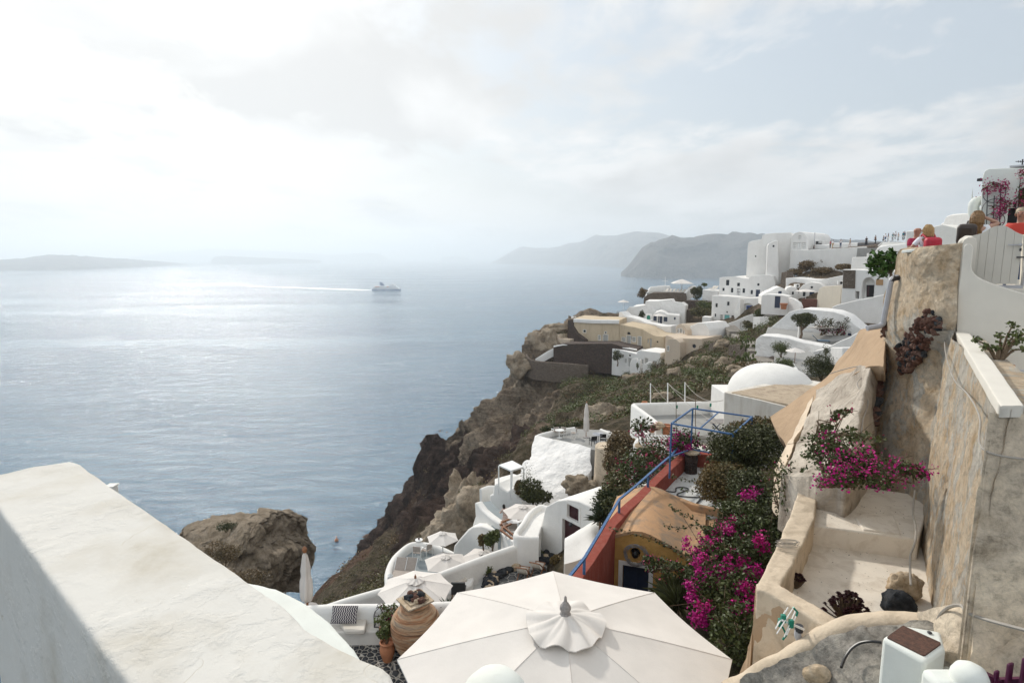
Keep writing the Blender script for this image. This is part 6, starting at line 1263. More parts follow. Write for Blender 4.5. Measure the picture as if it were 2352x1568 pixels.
def spikes(name, lab, c, n, L, mt=L_SPIKE, cat='plant', up=.35, w=.035, seed=1, stem=True, base=None):
    rn = random.Random(seed); c = Vector(c); rt = root(name, lab, cat, base or c - Vector((0, 0, .4))); g = G()
    for i in range(n):
        a = rn.random() * 6.28; e = rn.uniform(-.2, 1.2) + up * .5; d = Vector((math.cos(a) * math.cos(e), math.sin(a) * math.cos(e), math.sin(e))); s = Vector((-math.sin(a), math.cos(a), 0)) * w; l = L * rn.uniform(.7, 1.1); m_ = c + d * l * .5; t_ = c + d * l - Vector((0, 0, l * .18)); g.add([c - s * .6, c + s * .6, m_ + s, t_, m_ - s], [(0, 1, 2, 3, 4)])
    g.build('leaves', mt, rt, smooth=0); g = G(); g.tube([rt.location - Vector((0, 0, .1)), c], .05, 6); g.build('stem', BARK, rt); return rt
for i, (x, y, Y) in enumerate(((600, 320, 24.3), (520, 430, 23.6), (560, 470, 22.8), (500, 560, 22.4), (460, 640, 22))): spikes('yucca', ['topmost spiky yucca beside the blue handrail', 'spiky yucca leaning over the white vault', 'spiky yucca near the handrail bend', 'yucca lower down by the vault edge', 'lowest yucca behind the white buttress'][i], P(*z6(x, y), Y), 130, .65, cat='yucca', seed=i, w=.03)
shrub('shrub', 'dark green bank under the yuccas beside the handrail', P(*z6(570, 560), 22.6), (.9, .9, 1.3), 3500, .06, L_DARK); shrub('shrub', 'dense shrub strip between vault and red parapet', P(*z6(640, 400), 23.6), (.9, 1, 1.1), 3000, .06, L_OLIVE)
shrub('scrub', 'big dry brown bush below the curling white wall', P(*z6(590, 90), 30), (.95, .9, 1.15), 7000, .07, L_DRY); shrub('scrub', 'dry brown bush on the slope by the round masonry stub', P(*z6(650, -60), 31), (.9, .8, .8), 4000, .07, L_DRY)
shrub('shrub', 'dark shrubs growing at the foot of the whitewashed flank', P(*z5(1690, 510), 38.8), (1.35, .8, .8), 4500, .085, L_DARK); shrub('shrub', 'wiry pale bush in front of the whitewashed flank', P(*z5(1650, 400), 39.8), (.8, .5, 1.4), 420, .06, L_OLIVE, asp=.3)
shrub('shrub', 'brownish shrub cascading beside the plunge pool', P(*z5(1570, 460), 40.5), (.6, .5, .7), 1800, .08, L_BRONZE)
shrub('shrub', 'green planter shrubs below the horn shaped wall', P(*z5(1310, 930), 34.4), (.5, .5, .62), 2600, .07, L_MID); shrub('shrub', 'reddish shrub in the planter by the pale wall', P(*z5(1225, 945), 34.8), (.35, .3, .5), 1200, .07, L_BRONZE)
shrub('scrub', 'yellow green shrubs topping the cliff by the white wall end', P(*z5(1135, 530), 50), (1.5, 1.2, 1.1), 4200, .075, L_OLIVE)
for i, (x, Y) in enumerate(((1255, 57), (1278, 56.5), (1300, 56), (1322, 55.5))): shrub('hedge_bush', ['planter bush nearest the sea on the dining terrace', 'second planter bush from the sea on the dining terrace', 'third planter bush from the sea on the dining terrace', 'planter bush nearest the closed beige parasol'][i], P(x, 988 - i * 3, Y), (.8, .6, .6), 700, .08, L_DARK, stems=2, group='bushes in the dining terrace planter')
# ================= near: parapet, big parasol, bench terrace, stepped terrace, weathered wall, gate
ID = lambda a, b: (a, b)
zA = -.95
edge = [(165, 1058), (186, 1066), (250, 1112), (330, 1166), (415, 1226), (490, 1278), (562, 1330), (640, 1376), (700, 1438), (770, 1478), (835, 1510), (893, 1536), (906, 1568), (930, 1660)]
inner = [(420, 1760), (350, 1650), (290, 1568), (205, 1453), (130, 1350), (61, 1258), (0, 1178), (-260, 960)]
E = [Pz(*p, zA) for p in edge]; I = [Pz(*p, zA) for p in inner]; 
def fillblock(name, label, left, right, zt, zb, mt, m=44, n=16, wob=.006, wscale=.12, rnd=.03, parent=None, cat='wall'):
    """slab between two edges, top finely divided, rounded rims"""
    def rs(p, k):
        p = np.array([tuple(q) for q in p]); d = np.r_[0, np.cumsum(np.linalg.norm(np.diff(p, axis=0), axis=1))]; t = np.linspace(0, d[-1], k); return np.stack([np.interp(t, d, p[:, i]) for i in range(3)], 1)
    L = rs(left, m); Rr = rs(right, m); rows = []
    for a, b in zip(L, Rr):
        d = (b - a); W = np.linalg.norm(d); d = d / W; r = min(rnd, W * .3); row = []
        for tt, zz_ in ((0, zb), (0, zt - 3 * r), (0, zt - r)): row.append((*a[:2], zz_))
        for q in (30, 60, 90): q = math.radians(q); row.append((*(a + d * r * (1 - math.cos(q)))[:2], zt - r + r * math.sin(q)))
        for k in range(1, n): row.append((*(a + d * (r + (W - 2 * r) * k / n))[:2], zt))
        for q in (90, 60, 30): q = math.radians(q); row.append((*(b - d * r * (1 - math.cos(q)))[:2], zt - r + r * math.sin(q)))
        for tt, zz_ in ((0, zt - r), (0, zt - 3 * r), (0, zb)): row.append((*b[:2], zz_))
        rows.append(row)
    g = G(); g.loft(rows); nn_ = len(rows[0]); g.F.append(tuple(range(nn_))); g.F.append(tuple(len(g.V) - nn_ + k for k in reversed(range(nn_))))
    A = np.array(g.V); A = A + wob * np.stack([fbm(A, wscale, 5, .6, off=q) for q in (1, 40, 90)], 1)
    o = fixn(mk(name, A, g.F, mt, parent, smooth=60)); return tag(o, label, cat) if parent is None else o
PARM, nt, b = mat('parapet_plaster'); v = coord(nt)
k1 = ramp(nt, nz(nt, v, 2.2, 9, .62, .3), [(.45, (.635, .615, .57)), (.60, (.57, .54, .48)), (.72, (.46, .42, .34))])
crack = ramp(nt, vor(nt, coord(nt, (1, 1, .1)), 1.15, 'DISTANCE_TO_EDGE'), [(.0, 0), (.0035, 1)])
wrp = nt.nodes.new('ShaderNodeVectorMath'); wrp.operation = 'ADD'; nw = nt.nodes.new('ShaderNodeTexNoise'); nw.inputs['Scale'].default_value = 5; nt.links.new(v, nw.inputs['Vector']); sc_ = nt.nodes.new('ShaderNodeVectorMath'); sc_.operation = 'SCALE'; sc_.inputs['Scale'].default_value = .35; nt.links.new(nw.outputs['Color'], sc_.inputs[0]); nt.links.new(v, wrp.inputs[0]); nt.links.new(sc_.outputs[0], wrp.inputs[1])
crack = ramp(nt, vor(nt, wrp.outputs[0], 1.3, 'DISTANCE_TO_EDGE'), [(.0, 0), (.004, 1)]); keep = ramp(nt, nz(nt, v, 1.7, 3), [(.50, 1), (.56, 0)]); cm = mixn(nt, crack, (1, 1, 1), keep)
nt.links.new(mixn(nt, (.55, .5, .41), k1, cm), b.inputs['Base Color']); b.inputs['Roughness'].default_value = .9; b.inputs['Specular IOR Level'].default_value = .2
pk = ramp(nt, nz(nt, v, 11, 6, .6, .3), [(.46, 0), (.60, 1)]); pm = ramp(nt, nz(nt, v, 1.4, 3), [(.48, 0), (.6, 1)]); fl_ = mixn(nt, (0, 0, 0), pk, pm)
bumpn(nt, b, [(nz(nt, v, 4, 5), .3, .02), (fl_, .6, .005), (cm, .4, .004), (nz(nt, v, 60, 8, .65), .35, .004)])
fillblock('parapet', 'wide white plastered parapet filling the lower left corner', [Pz(-54, 1108, zA)] + list(reversed(I))[1:], [Pz(-60, 1103, zA), Pz(0, 1088, zA), Pz(80, 1070, zA)] + E, zA, -5, PARM, m=90, n=46, wob=.0028, wscale=.14, rnd=.014)
# curved wall just beyond the parapet
zC = -2.2
cw = [Pz(*p, zC) for p in ((500, 1312), (570, 1332), (640, 1347), (700, 1376), (755, 1418), (800, 1466), (836, 1512), (850, 1600))]; ci = [Pz(*p, zC) for p in ((440, 1360), (500, 1400), (560, 1430), (620, 1470), (660, 1510), (700, 1560), (730, 1620), (760, 1720))]
fillblock('stair_wall', 'smooth curved white wall just below the parapet', ci, cw, zC, -12, W_NEAR, m=40, n=10, wob=.004, rnd=.05)
# white rounded lump at the end of the parapet and the dome cap in front
c = Pz(1137, 1610, -2.35); g = G(); g.lathe([(.19, -3), (.19, -.05), (.185, .02), (.165, .08), (.12, .13), (.06, .155), (0, .16)], c, 28); tag(g.build('post', W_NEAR, wob=.004, wscale=.1), 'rounded white post top at the bottom edge in front of the parasol', 'post')
# big parasol
zK = -8.9
c = Vector((.76, 7.75, -5.75)); parasol('huge cream octagonal parasol with grey finial, largest in the picture', c, 2.42, True, c.z - zK, .62, FABRIC, 8, 0, GREYWOOD, finial=GREYWOOD, sag=.05)
# bench terrace
slab('bench_terrace', 'pebble mosaic floor of the bench terrace', ZP(ID, [(600, 1430), (740, 1400), (1060, 1384), (1700, 1480), (1700, 1800), (700, 1800)], zK), zK, -14, PEBBLE)
wall('terrace_wall', 'rounded white wall behind the cushioned bench', [Pz(*p, -8.17) for p in ((640, 1400), (745, 1390), (850, 1388), (950, 1385), (1060, 1381), (1180, 1386), (1500, 1420))], .3, -15, W_, wscale=1.5)
slab('bench', 'white masonry bench under the striped pillow', ZP(ID, [(690, 1418), (1060, 1408), (1060, 1440), (880, 1449), (700, 1452)], -8.56), -8.56, zK - .1, plaster('bench_wash', (.70, .66, .6), amt=.5), kind='thing', cat='bench', bevel=.03)
slab('seat_cushion', 'thick cream seat cushion on the masonry bench', ZP(z8, [(590, 765), (848, 718), (825, 848), (700, 852), (640, 850)], -8.44), -8.44, -8.555, CUSH, kind='thing', cat='cushion', bevel=.03)
m, nt, b = mat('chevron_fabric'); u_ = nt.nodes.new('ShaderNodeSeparateXYZ'); nt.links.new(coord(nt), u_.inputs[0])
def M2(op, a, bb):
    n_ = nt.nodes.new('ShaderNodeMath'); n_.operation = op
    for i, x in enumerate((a, bb)):
        if isinstance(x, (int, float)): n_.inputs[i].default_value = x
        else: nt.links.new(x, n_.inputs[i])
    return n_.outputs[0]
zg = M2('PINGPONG', M2('MULTIPLY', u_.outputs[2], 1.0), .03); s_ = M2('SINE', M2('MULTIPLY', M2('ADD', u_.outputs[0], zg), 120), 0)
nt.links.new(ramp(nt, s_, [(.45, (.045, .035, .05)), (.55, (.62, .58, .54))]), b.inputs['Base Color']); b.inputs['Roughness'].default_value = .9
g = G(); rows = []; q = P(*z8(638, 705), 12.6); PW, PHh = .30, .155
for j in range(9):
    t = -1 + 2 * j / 8; row = []
    for k in range(16):
        a = 2 * math.pi * k / 16; x = math.copysign(abs(math.cos(a)) ** .45, math.cos(a)); y = math.sin(a) * (1 - abs(t) ** 3) * (1 - .0 * abs(x)); row.append(Vector((x * PW * (1 - .05 * (1 - abs(t))), y * .075 * (1 - abs(x) ** 6) + .11 * t, t * PHh)))
    rows.append([q + v_ for v_ in row])
g.loft(rows, closed=True); g.F += [tuple(range(16)), tuple(reversed(range(8 * 16, 9 * 16)))]; tag(fixn(g.build('pillow', m, smooth=60)), 'dark and white chevron pillow leaning on the wall', 'pillow')
# lantern
q = Pz(*z8(965, 795), -8.56); rt = root('lantern', 'dark metal lantern with arched top on the bench', 'lantern', q); w = .11; g = G()
for sx in (-w, w):
    for sy in (-w, w): g.bar(q + Vector((sx, sy, 0)), q + Vector((sx, sy, .30)), .016); g.tube([q + Vector((sx, sy, .30)), q + Vector((sx * .8, sy * .8, .38)), q + Vector((0, 0, .44))], .01, 5)
for z_ in (.01, .29):
    for a, b_ in (((-w, -w), (w, -w)), ((w, -w), (w, w)), ((w, w), (-w, w)), ((-w, w), (-w, -w))): g.bar(q + Vector((*a, z_)), q + Vector((*b_, z_)), .02)
g.tube([q + Vector((.05 * math.cos(a), 0, .48 + .04 * math.sin(a))) for a in [i * math.pi / 4 for i in range(9)]], .008, 5); g.build('cage', METALD, rt)
g = G(); g.lathe([(0, .02), (.05, .02), (.05, .16), (0, .17)], q, 12); g.build('candle', CUSH, rt)
# pithos
b = Pz(*z8(1300, 1075), zK); m, nt, bb = mat('banded_clay'); v = coord(nt); vs_ = coord(nt, (.35, .35, 5)); bands = nz(nt, vs_, 3.2, 7, .6, .3); fine_ = nz(nt, coord(nt, (.8, .8, 9)), 6, 6, .6)
cc = ramp(nt, bands, [(.34, (.20, .085, .035)), (.46, (.40, .20, .10)), (.55, (.50, .33, .20)), (.68, (.33, .25, .18))]); cc = mixn(nt, cc, (.17, .12, .085), ramp(nt, fine_, [(.5, 0), (.66, .75)]))
nt.links.new(cc, bb.inputs['Base Color']); bb.inputs['Roughness'].default_value = .85; bumpn(nt, bb, [(bands, .9, .06), (fine_, .7, .02), (nz(nt, v, 30, 6), .3, .01)])
prof = [(0, 0), (.22, 0), (.30, .04), (.40, .18), (.49, .38), (.545, .60), (.555, .76), (.53, .90), (.47, 1.02), (.38, 1.12), (.30, 1.17), (.27, 1.2), (.29, 1.25), (.33, 1.27), (.33, 1.30), (.22, 1.30), (0, 1.2)]
pr = crom([(r, z, 0) for r, z in prof], 4); rt = root('clay_jar', 'huge banded clay jar with a tray of stones on top', 'jar', b); g = G(); g.lathe([(max(r + .008 * math.sin(z * 62) * (.15 < z < 1.05), 0), z) for r, z, _ in pr], b, 48); g.build('jar_body', m, rt, smooth=60, origin=tuple(b))
g = G(); g.box(b + Vector((0, 0, 1.335)), (.64, .58, .04), R(38)); g.build('tray', TANROCK, rt, bevel=.008)
g = G(); g.box(b + Vector((0, .02, 1.375)), (.46, .42, .03), R(38)); g.build('tray_block', TANROCK, rt, bevel=.008)
rn = random.Random(4)
for i in range(22):
    a = rn.random() * 6.28; rr = .22 * rn.random() ** .5; s = rn.uniform(.04, .075); boulder('stone', ['dark volcanic pebbles heaped on the clay jar tray'][0], b + Vector((rr * math.cos(a), rr * math.sin(a) * .9, 1.41 + .05 * (rr < .12))), (s * 1.15, s, s * .8), rn.choice([REDROCK, DARKROCK, REDROCK, DARKROCK, TANROCK]), 30 + i, n=(12, 8))['group'] = 'stones heaped on the jar tray'
# potted plants beside the jar
def leafpot(lab, base, h, r, plh, plr, mt, potm, n=420, sz=.035, flowers=None):
    rt = root('potted_plant', lab, 'potted plant', base); g = G(); g.lathe([(a * r, c_ * h) for a, c_ in ((0, 0), (.55, 0), (.62, .06), (.95, .45), (1, .62), (.85, .82), (.80, .88), (.98, .93), (.98, 1), (.8, 1), (.75, .9), (0, .88))], base, 24); g.build('pot', potm, rt, smooth=60)
    b = Vector(base) + Vector((0, 0, h)); rn = random.Random(int(h * 1000)); g = G(); bl_ = []
    for i in range(7):
        e = b + Vector((rn.gauss(0, .5) * plr, rn.gauss(0, .5) * plr, plh * rn.uniform(.5, 1))); g.tube([b - Vector((0, 0, .1)), b.lerp(e, .5) + Vector((rn.uniform(-.04, .04), 0, 0)), e], .008, 5); bl_ += [(tuple(e), (plr * .45, plr * .45, plh * .25), n / 11), (tuple(b.lerp(e, .6)), (plr * .3, plr * .3, plh * .2), n / 20)]
    g.build('stem', TWIG, rt); leaves('leaves', mt, bl_, sz, rt, asp=.55, shell=.2)
    if flowers: leaves('flowers', flowers, [(a, r_, 8) for a, r_, _ in bl_[::3]], sz * .8, rt)
    return rt
leafpot('taller leafy plant in a dark clay pot touching the big jar', Pz(*z8(1055, 985), zK), .46, .24, .36, .24, L_MID, plain('dark_clay', (.20, .075, .04), .7, var=.25), flowers=L_PINK)
leafpot('green plant in a terracotta pot standing in front on the pebbles', Pz(*z8(1035, 1125), zK), .46, .17, .34, .17, L_MID, TERRA, n=520)
boulder('boulder', 'dark stone by the wall behind the big jar', Pz(*z8(1515, 745), -8.75), (.26, .2, .24), DARKROCK, 77, n=(24, 16))
spikes('agave', 'spiky agave between the jar and the huge parasol', Pz(*z8(1590, 650), -8.4), 18, .42, L_SPIKE, up=.9, w=.025, seed=8)
closedparasol('closed beige parasol with wooden tip beside the curved white wall', Pz(684, 1440, -8.9) + Vector((0, .7, 0)), 1.62, .16, FABRIC2)
# ---------- stepped terrace on the right
zS = -4.5
slab('lower_step', 'worn pale floor of the lower step terrace', ZP(ID, [(1770, 1340), (1850, 1205), (2110, 1235), (2160, 1430), (1960, 1450), (1880, 1400)], zS), zS, -9, PALEFLOOR, bevel=.0)
up = -4.17; slab('upper_step', 'worn pale upper step with a low cement patch', ZP(ID, [(1850, 1203), (1862, 1100), (2140, 1140), (2110, 1238)], up), up, -8.8, PALEFLOOR, bevel=.03, wob=.01)
slab('cement_patch', 'low pale cement slab on the upper step', ZP(z7, [(690, 240), (740, 205), (1010, 220), (1070, 370), (760, 330)], up + .02), up + .02, up - .1, PALEFLOOR, kind='thing', cat='slab', bevel=.02, wob=.01)
def band(name, label, outer, inner_, zt, zb, mt, **k):
    return fillblock(name, label, [Pz(*p, zt) for p in outer], [Pz(*p, zt) for p in inner_], zt, zb, mt, **k)
zP_ = -4.02
band('parapet', 'sand coloured parapet edging the stepped terrace', [(1846, 1075), (1838, 1110), (1822, 1165), (1800, 1215), (1778, 1265), (1755, 1310), (1738, 1345)], [(1885, 1080), (1880, 1110), (1870, 1190), (1850, 1240), (1822, 1290), (1800, 1325), (1793, 1346)], zP_, -9, SAND, m=40, n=8, wob=.012, wscale=.25, rnd=.03)
band('parapet', 'sand coloured front parapet below the succulents', [(1738, 1340), (1738, 1352), (1790, 1375), (1850, 1410), (1905, 1448), (1960, 1480)], [(1793, 1342), (1796, 1346), (1840, 1367), (1890, 1400), (1930, 1425), (1980, 1440)], zP_, -9, SAND, m=40, n=8, wob=.012, wscale=.25, rnd=.03)
g = G(); fr = [Pz(*p, zP_ - .01) for p in ((1737, 1346), (1790, 1374), (1850, 1409), (1905, 1447), (1960, 1479))]; bt = [P(1702, 1535, 6.9), P(1760, 1560, 6.7), P(1810, 1600, 6.4), P(1860, 1620, 6.2), P(1940, 1640, 5.9)]
rows = [[f + (b_ - f) * t + Vector((0, -.12 * math.sin(t * 3.14), 0)) for f, b_ in zip(fr, bt)] for t in (0, .25, .5, .75, 1, 1.5)]
tag(patchblock('retaining_wall', rows, BROWNW, drop=1, wob=.02, wscale=.4), 'brown rendered wall under the front parapet with the antenna', 'wall')
# arc wall
ap = [Vector(P(*p, Y)) for *p, Y in ((1660, 1575, 6.1), (1720, 1540, 6.05), (1790, 1502, 6.0), (1850, 1464, 5.95), (1905, 1436, 5.9), (1965, 1416, 5.85), (2040, 1407, 5.75), (2140, 1412, 5.6), (2170, 1420, 5.5))]
wall('curved_wall', 'thick rounded sand coloured wall arching over the rubble', ap, .26, -7.5, SAND, nc=8, wob=.018, wscale=.22)
rows = [[P(u, v, Y) for u, v, Y in r] for r in (
  [(1690, 1560, 5.95), (1790, 1520, 5.8), (1880, 1475, 5.7), (1960, 1440, 5.6), (2060, 1430, 5.5), (2160, 1430, 5.3)],
  [(1690, 1600, 5.85), (1800, 1570, 5.65), (1900, 1530, 5.5), (1980, 1500, 5.35), (2080, 1490, 5.2), (2180, 1480, 5.1)],
  [(1690, 1680, 5.6), (1800, 1650, 5.4), (1920, 1610, 5.2), (2010, 1590, 5.0), (2100, 1570, 4.9), (2200, 1560, 4.8)])]
tag(patchblock('crumbling_wall', rows, CONCRETE, drop=1, wob=.07, wscale=.35, nu=14, nv=14), 'crumbling grey masonry below the curved wall', 'wall')
for x, y, s, mt, lab in ((390, 1500, .13, TANROCK, 'round mustard stone set in the crumbling masonry'), (610, 1555, .09, REDROCK, 'small red stone in the crumbling masonry'), (790, 1545, .12, TANROCK, 'pale stone low in the crumbling masonry')):
    boulder('stone', lab, P(*z7(x, y), 5.45), (s, s * .6, s * .75), mt, int(x), n=(24, 16), rough=.15)
# drain box
pl = None; q = [Pz(*z7(x, y), -3.45) for x, y in ((915, 1200), (1070, 1095), (1390, 1150), (1425, 1290), (1265, 1400))]
g = G(); g.prism(q, -5.2, -3.45); rt = root('drain_box', 'white masonry box with rusty metal cover', 'drain box', (sum(p.x for p in q) / 5, sum(p.y for p in q) / 5, -5.2)); fixn(g.build('box_body', W_NEAR, rt, bevel=.035, seg=3, wob=.004, wscale=.1))
g = G(); g.prism([Pz(*z7(x, y), -3.438) for x, y in ((958, 1190), (1075, 1107), (1090, 1105), (1385, 1238), (1388, 1252), (1265, 1340), (1245, 1342), (962, 1200))], -3.46, -3.436); fixn(g.build('cover', RUSTY, rt, bevel=.004))
g = G(); g.ball(Pz(*z7(1298, 1160), -3.44), .022, 10, 6, (1, 1, .4)); g.build('bolt', METALD, rt)
g = G(); g.tube(crom([P(*z7(x, y), Y) for x, y, Y in ((912, 1240, 5.25), (830, 1232, 5.3), (740, 1245, 5.35), (670, 1290, 5.35), (620, 1360, 5.3), (588, 1440, 5.2))], 6), .014, 8); tag(g.build('rubber_pipe', BLACKP), 'black rubber pipe curving out of the drain box', 'pipe')
# white posts and purple gate low right
c = P(*z7(1620, 1500), 4.3); g = G(); g.lathe([(.13, -2), (.135, -.06), (.13, 0), (.105, .055), (.06, .085), (0, .095)], c, 28); tag(g.build('post', W_NEAR, wob=.003, wscale=.08), 'white domed post beside the purple gate', 'post')
g = G(); g.box(P(*z7(1440, 1620), 4.35) - Vector((0, 0, .6)), (.32, .22, 1.45)); tag(g.build('gate_pier', W_NEAR, bevel=.05, seg=3), 'low white pier left of the domed post', 'post')
rt = root('picket_gate', 'purple painted picket gate in the lower right corner', 'gate', P(*z7(1900, 1560), 4.3) - Vector((0, 0, .5)))
for i, (x, y, w_) in enumerate(((1835, 1490, .05), (1945, 1430, .065), (2070, 1385, .075), (2190, 1350, .08))):
    t_ = P(*z7(x, y), 4.3 - .06 * i); g = G(); g.box(t_ - Vector((0, 0, .45)), (w_, .022, .95), R(20)); g.build('picket', PURPLE, rt, bevel=.008)
g = G(); g.bar(P(*z7(1755, 1510), 4.33), P(*z7(1860, 1560), 4.3), .05); g.bar(P(*z7(1830, 1555), 4.33), P(*z7(2300, 1540), 4.1), .04, .05); g.build('rail', PURPLE, rt)
slab('lower_sill', 'white masonry strip behind the purple gate', [P(*z7(x, y), Y) for x, y, Y in ((1400, 1400, 5.0), (1700, 1430, 4.9), (2100, 1440, 4.75), (2300, 1440, 4.6), (2300, 1700, 4.0), (1400, 1700, 4.2))], -3.72, -6, W_NEAR, kind='thing', cat='wall', bevel=.03)
# ---------- weathered wall
m, nt, b = mat('weathered_stucco'); v = coord(nt); vs_ = coord(nt, (1, 1, .75))
n1 = nz(nt, vs_, 1.5, 12, .72, .6); n2 = nz(nt, v, 3.2, 9, .68, .3); sep = nt.nodes.new('ShaderNodeSeparateXYZ'); nt.links.new(nt.nodes.new('ShaderNodeNewGeometry').outputs['Position'], sep.inputs[0])
hgt = node(nt, 'ShaderNodeMapRange', inp={1: -1.2, 2: .2, 3: 0, 4: .35}); nt.links.new(sep.outputs[2], hgt.inputs[0])
peach = ramp(nt, n2, [(.35, (.62, .45, .28)), (.5, (.76, .61, .44)), (.7, (.82, .71, .56))]); grey = ramp(nt, n2, [(.35, (.58, .52, .44)), (.6, (.76, .70, .60))])
ad = nt.nodes.new('ShaderNodeMath'); ad.operation = 'ADD'; nt.links.new(n1, ad.inputs[0]); nt.links.new(hgt.outputs[0], ad.inputs[1])
k = ramp(nt, ad.outputs[0], [(.47, 0), (.50, 1)]); base = mixn(nt, grey, peach, k)
dk = ramp(nt, nz(nt, v, 7, 8, .7, 1), [(.60, 0), (.68, .8)]); dk2 = ramp(nt, nz(nt, v, .9, 4), [(.5, 0), (.62, 1)]); dm = mixn(nt, (0, 0, 0), dk, dk2)
base = mixn(nt, base, ramp(nt, nz(nt, v, 9, 10, .75, .6), [(.36, .62), (.5, .97), (.64, 1.12)]), .85, 'MULTIPLY'); nt.links.new(mixn(nt, base, (.13, .10, .085), dm), b.inputs['Base Color']); b.inputs['Roughness'].default_value = .95; b.inputs['Specular IOR Level'].default_value = .1
bumpn(nt, b, [(k, .8, .012), (nz(nt, v, 2.2, 10, .7, .6), .8, .05), (nz(nt, v, 6, 8, .7, .8), 1.0, .09), (nz(nt, vs_, 14, 10, .75, .5), 1.0, .06), (nz(nt, v, 40, 8, .75), .9, .014)]); STUC = m
# plan of the wall: from the near corner back to the far pillar
WA, WB = Vector((4.22, 4.85, 0)), Vector((7.42, 9.9, 0))
def wl(t, off, z): d = (WB - WA).normalized(); n_ = Vector((-d.y, d.x, 0)); p = WA.lerp(WB, t) + n_ * off; return Vector((p.x, p.y, z))
rt = root('weathered_wall', 'tall weathered wall of flaking peach and grey render', 'wall', wl(.5, .2, -5.2))
WROOT = rt; g = G(); g.prism([wl(.06, -.08, 0), wl(1, -.08, 0), wl(1, -.42, 0), wl(.06, -.42, 0)], -6, -1.3); g.build('core', STUC, rt)
g = G(); e0, e1 = [Pz(*z4(x, y), -1.22) for x, y in ((1722, 172), (2122, 830))]; f0, f1 = [Pz(*z4(x, y), -1.22) for x, y in ((1848, 184), (2470, 930))]; e2 = Pz(*z4(2330, 850), -1.22)
fillblock('ledge', None, [e0, e0.lerp(e1, .5), e1, e1.lerp(e1 + (e1 - e0) * .02, 1)], [f0, f0.lerp(f1, .55), e2.lerp(f1, .3), e2], -1.22, -1.32, W_CREAM, m=30, n=8, wob=.003, wscale=.2, rnd=.012, parent=rt)['label'] = 'cream capping of the weathered wall'
# return face at the near end of the wall (faces the camera)
r0 = wl(-.02, .05, 0); rows = []
for z_ in (-1.28, -1.8, -2.4, -3.0, -3.6, -4.3): rows.append([Vector((r0.x + s, r0.y - .25 * s + (-1.28 - z_) * -.03 - .05 * max(0, (-z_ - 2.6)) ** 1.5, z_)) for s in (-.10, .35, .8, 1.3, 1.9, 2.6)])
STUC2 = rockmat('mossy_stucco', [(.36, .29, .205), (.56, .475, .37), (.68, .575, .435)], 1.3, bump=.9, bd=.05)
rt2 = patchblock('retaining_wall', rows, STUC2, drop=2, wob=.035, wscale=.35, nu=12, nv=12); tag(rt2, 'mottled grey end of the weathered wall above the drain box', 'wall')
rows = [[P(u, v, Y) for u, v, Y in r] for r in ([(2100, 1405, 5.62), (2180, 1388, 5.3), (2270, 1375, 5.0), (2420, 1380, 4.6)], [(2120, 1440, 5.45), (2190, 1430, 5.1), (2280, 1440, 4.85), (2430, 1450, 4.45)], [(2160, 1500, 5.0), (2220, 1500, 4.85), (2300, 1510, 4.6), (2440, 1520, 4.3)])]
tag(patchblock('rough_slope', rows, STUC2, drop=2, wob=.03, wscale=.3, nu=10, nv=10), 'rough stucco slope between drain box and weathered wall', 'wall')
# pillar: high end of the wall with the gate wall behind
def quadrows(pts, n=6): return pts
rows = [[P(*z4(*p), Y) for *p, Y in r] for r in (
  [(1270, -585, 10.9), (1330, -598, 10.5), (1500, -612, 10.1), (1700, -630, 9.85), (1790, -640, 9.8)],
  [(1235, -520, 10.9), (1320, -500, 10.4), (1500, -500, 10.0), (1690, -500, 9.8), (1770, -500, 9.75)],
  [(1200, -330, 11.2), (1290, -300, 10.6), (1470, -300, 10.05), (1650, -300, 9.75), (1745, -300, 9.7)],
  [(1110, -150, 11.3), (1250, -100, 10.7), (1430, -100, 10.1), (1620, -100, 9.72), (1735, -100, 9.65)],
  [(1085, 120, 11.45), (1200, 150, 10.8), (1390, 150, 10.2), (1570, 150, 9.8), (1722, 150, 9.62)],
  [(1030, 480, 11.9), (1140, 480, 11.35), (1290, 480, 10.8), (1450, 480, 10.4), (1640, 400, 10.0)])]
dn = (WB - WA).normalized()
low = [[P(*z4(x, y), Y) for x, Y in r] for y, r in (
  (170, ((1078, 11.4), (1200, 10.76), (1390, 10.16), (1570, 9.76), (1700, 9.55))), (480, ((1025, 11.8), (1140, 11.25), (1290, 10.7), (1450, 10.3), (1600, 9.95))), (850, ((985, 11.7), (1110, 11.15), (1260, 10.65), (1420, 10.2), (1560, 9.9))),
  (1200, ((950, 11.5), (1080, 11.0), (1230, 10.5), (1380, 10.1), (1510, 9.75))), (1560, ((928, 11.2), (1050, 10.8), (1190, 10.3), (1340, 9.9), (1460, 9.6))), (1950, ((900, 10.9), (1020, 10.5), (1160, 10.1), (1290, 9.7), (1400, 9.4))))]
for r_ in low:
    z_ = r_[-1].z if r_ is not low[0] else -1.25; bt_ = (-1.25 - z_) * .05; r_ += [wl(t, bt_ + .02 * math.sin(t * 9), z_) for t in (.86, .72, .58, .44, .3, .14, -.02)]
low.append([q - Vector((0, 0, .9)) for q in low[-1]])
pr = patch(low, 14, 14); A = np.array(pr).reshape(-1, 3); mm, nn_ = len(pr), len(pr[0]); d_ = .02 * ridged(A, 1.1, 4, off=5) + .03 * fbm(A, .5, 4, .6) + .014 * fbm(A, .1, 3); A += np.outer(d_, (-.8, -.1, 0))
F_ = [(i * nn_ + k, i * nn_ + k + 1, (i + 1) * nn_ + k + 1, (i + 1) * nn_ + k) for i in range(mm - 1) for k in range(nn_ - 1)]; fixn(mk('render', A, F_, STUC, WROOT, smooth=179))
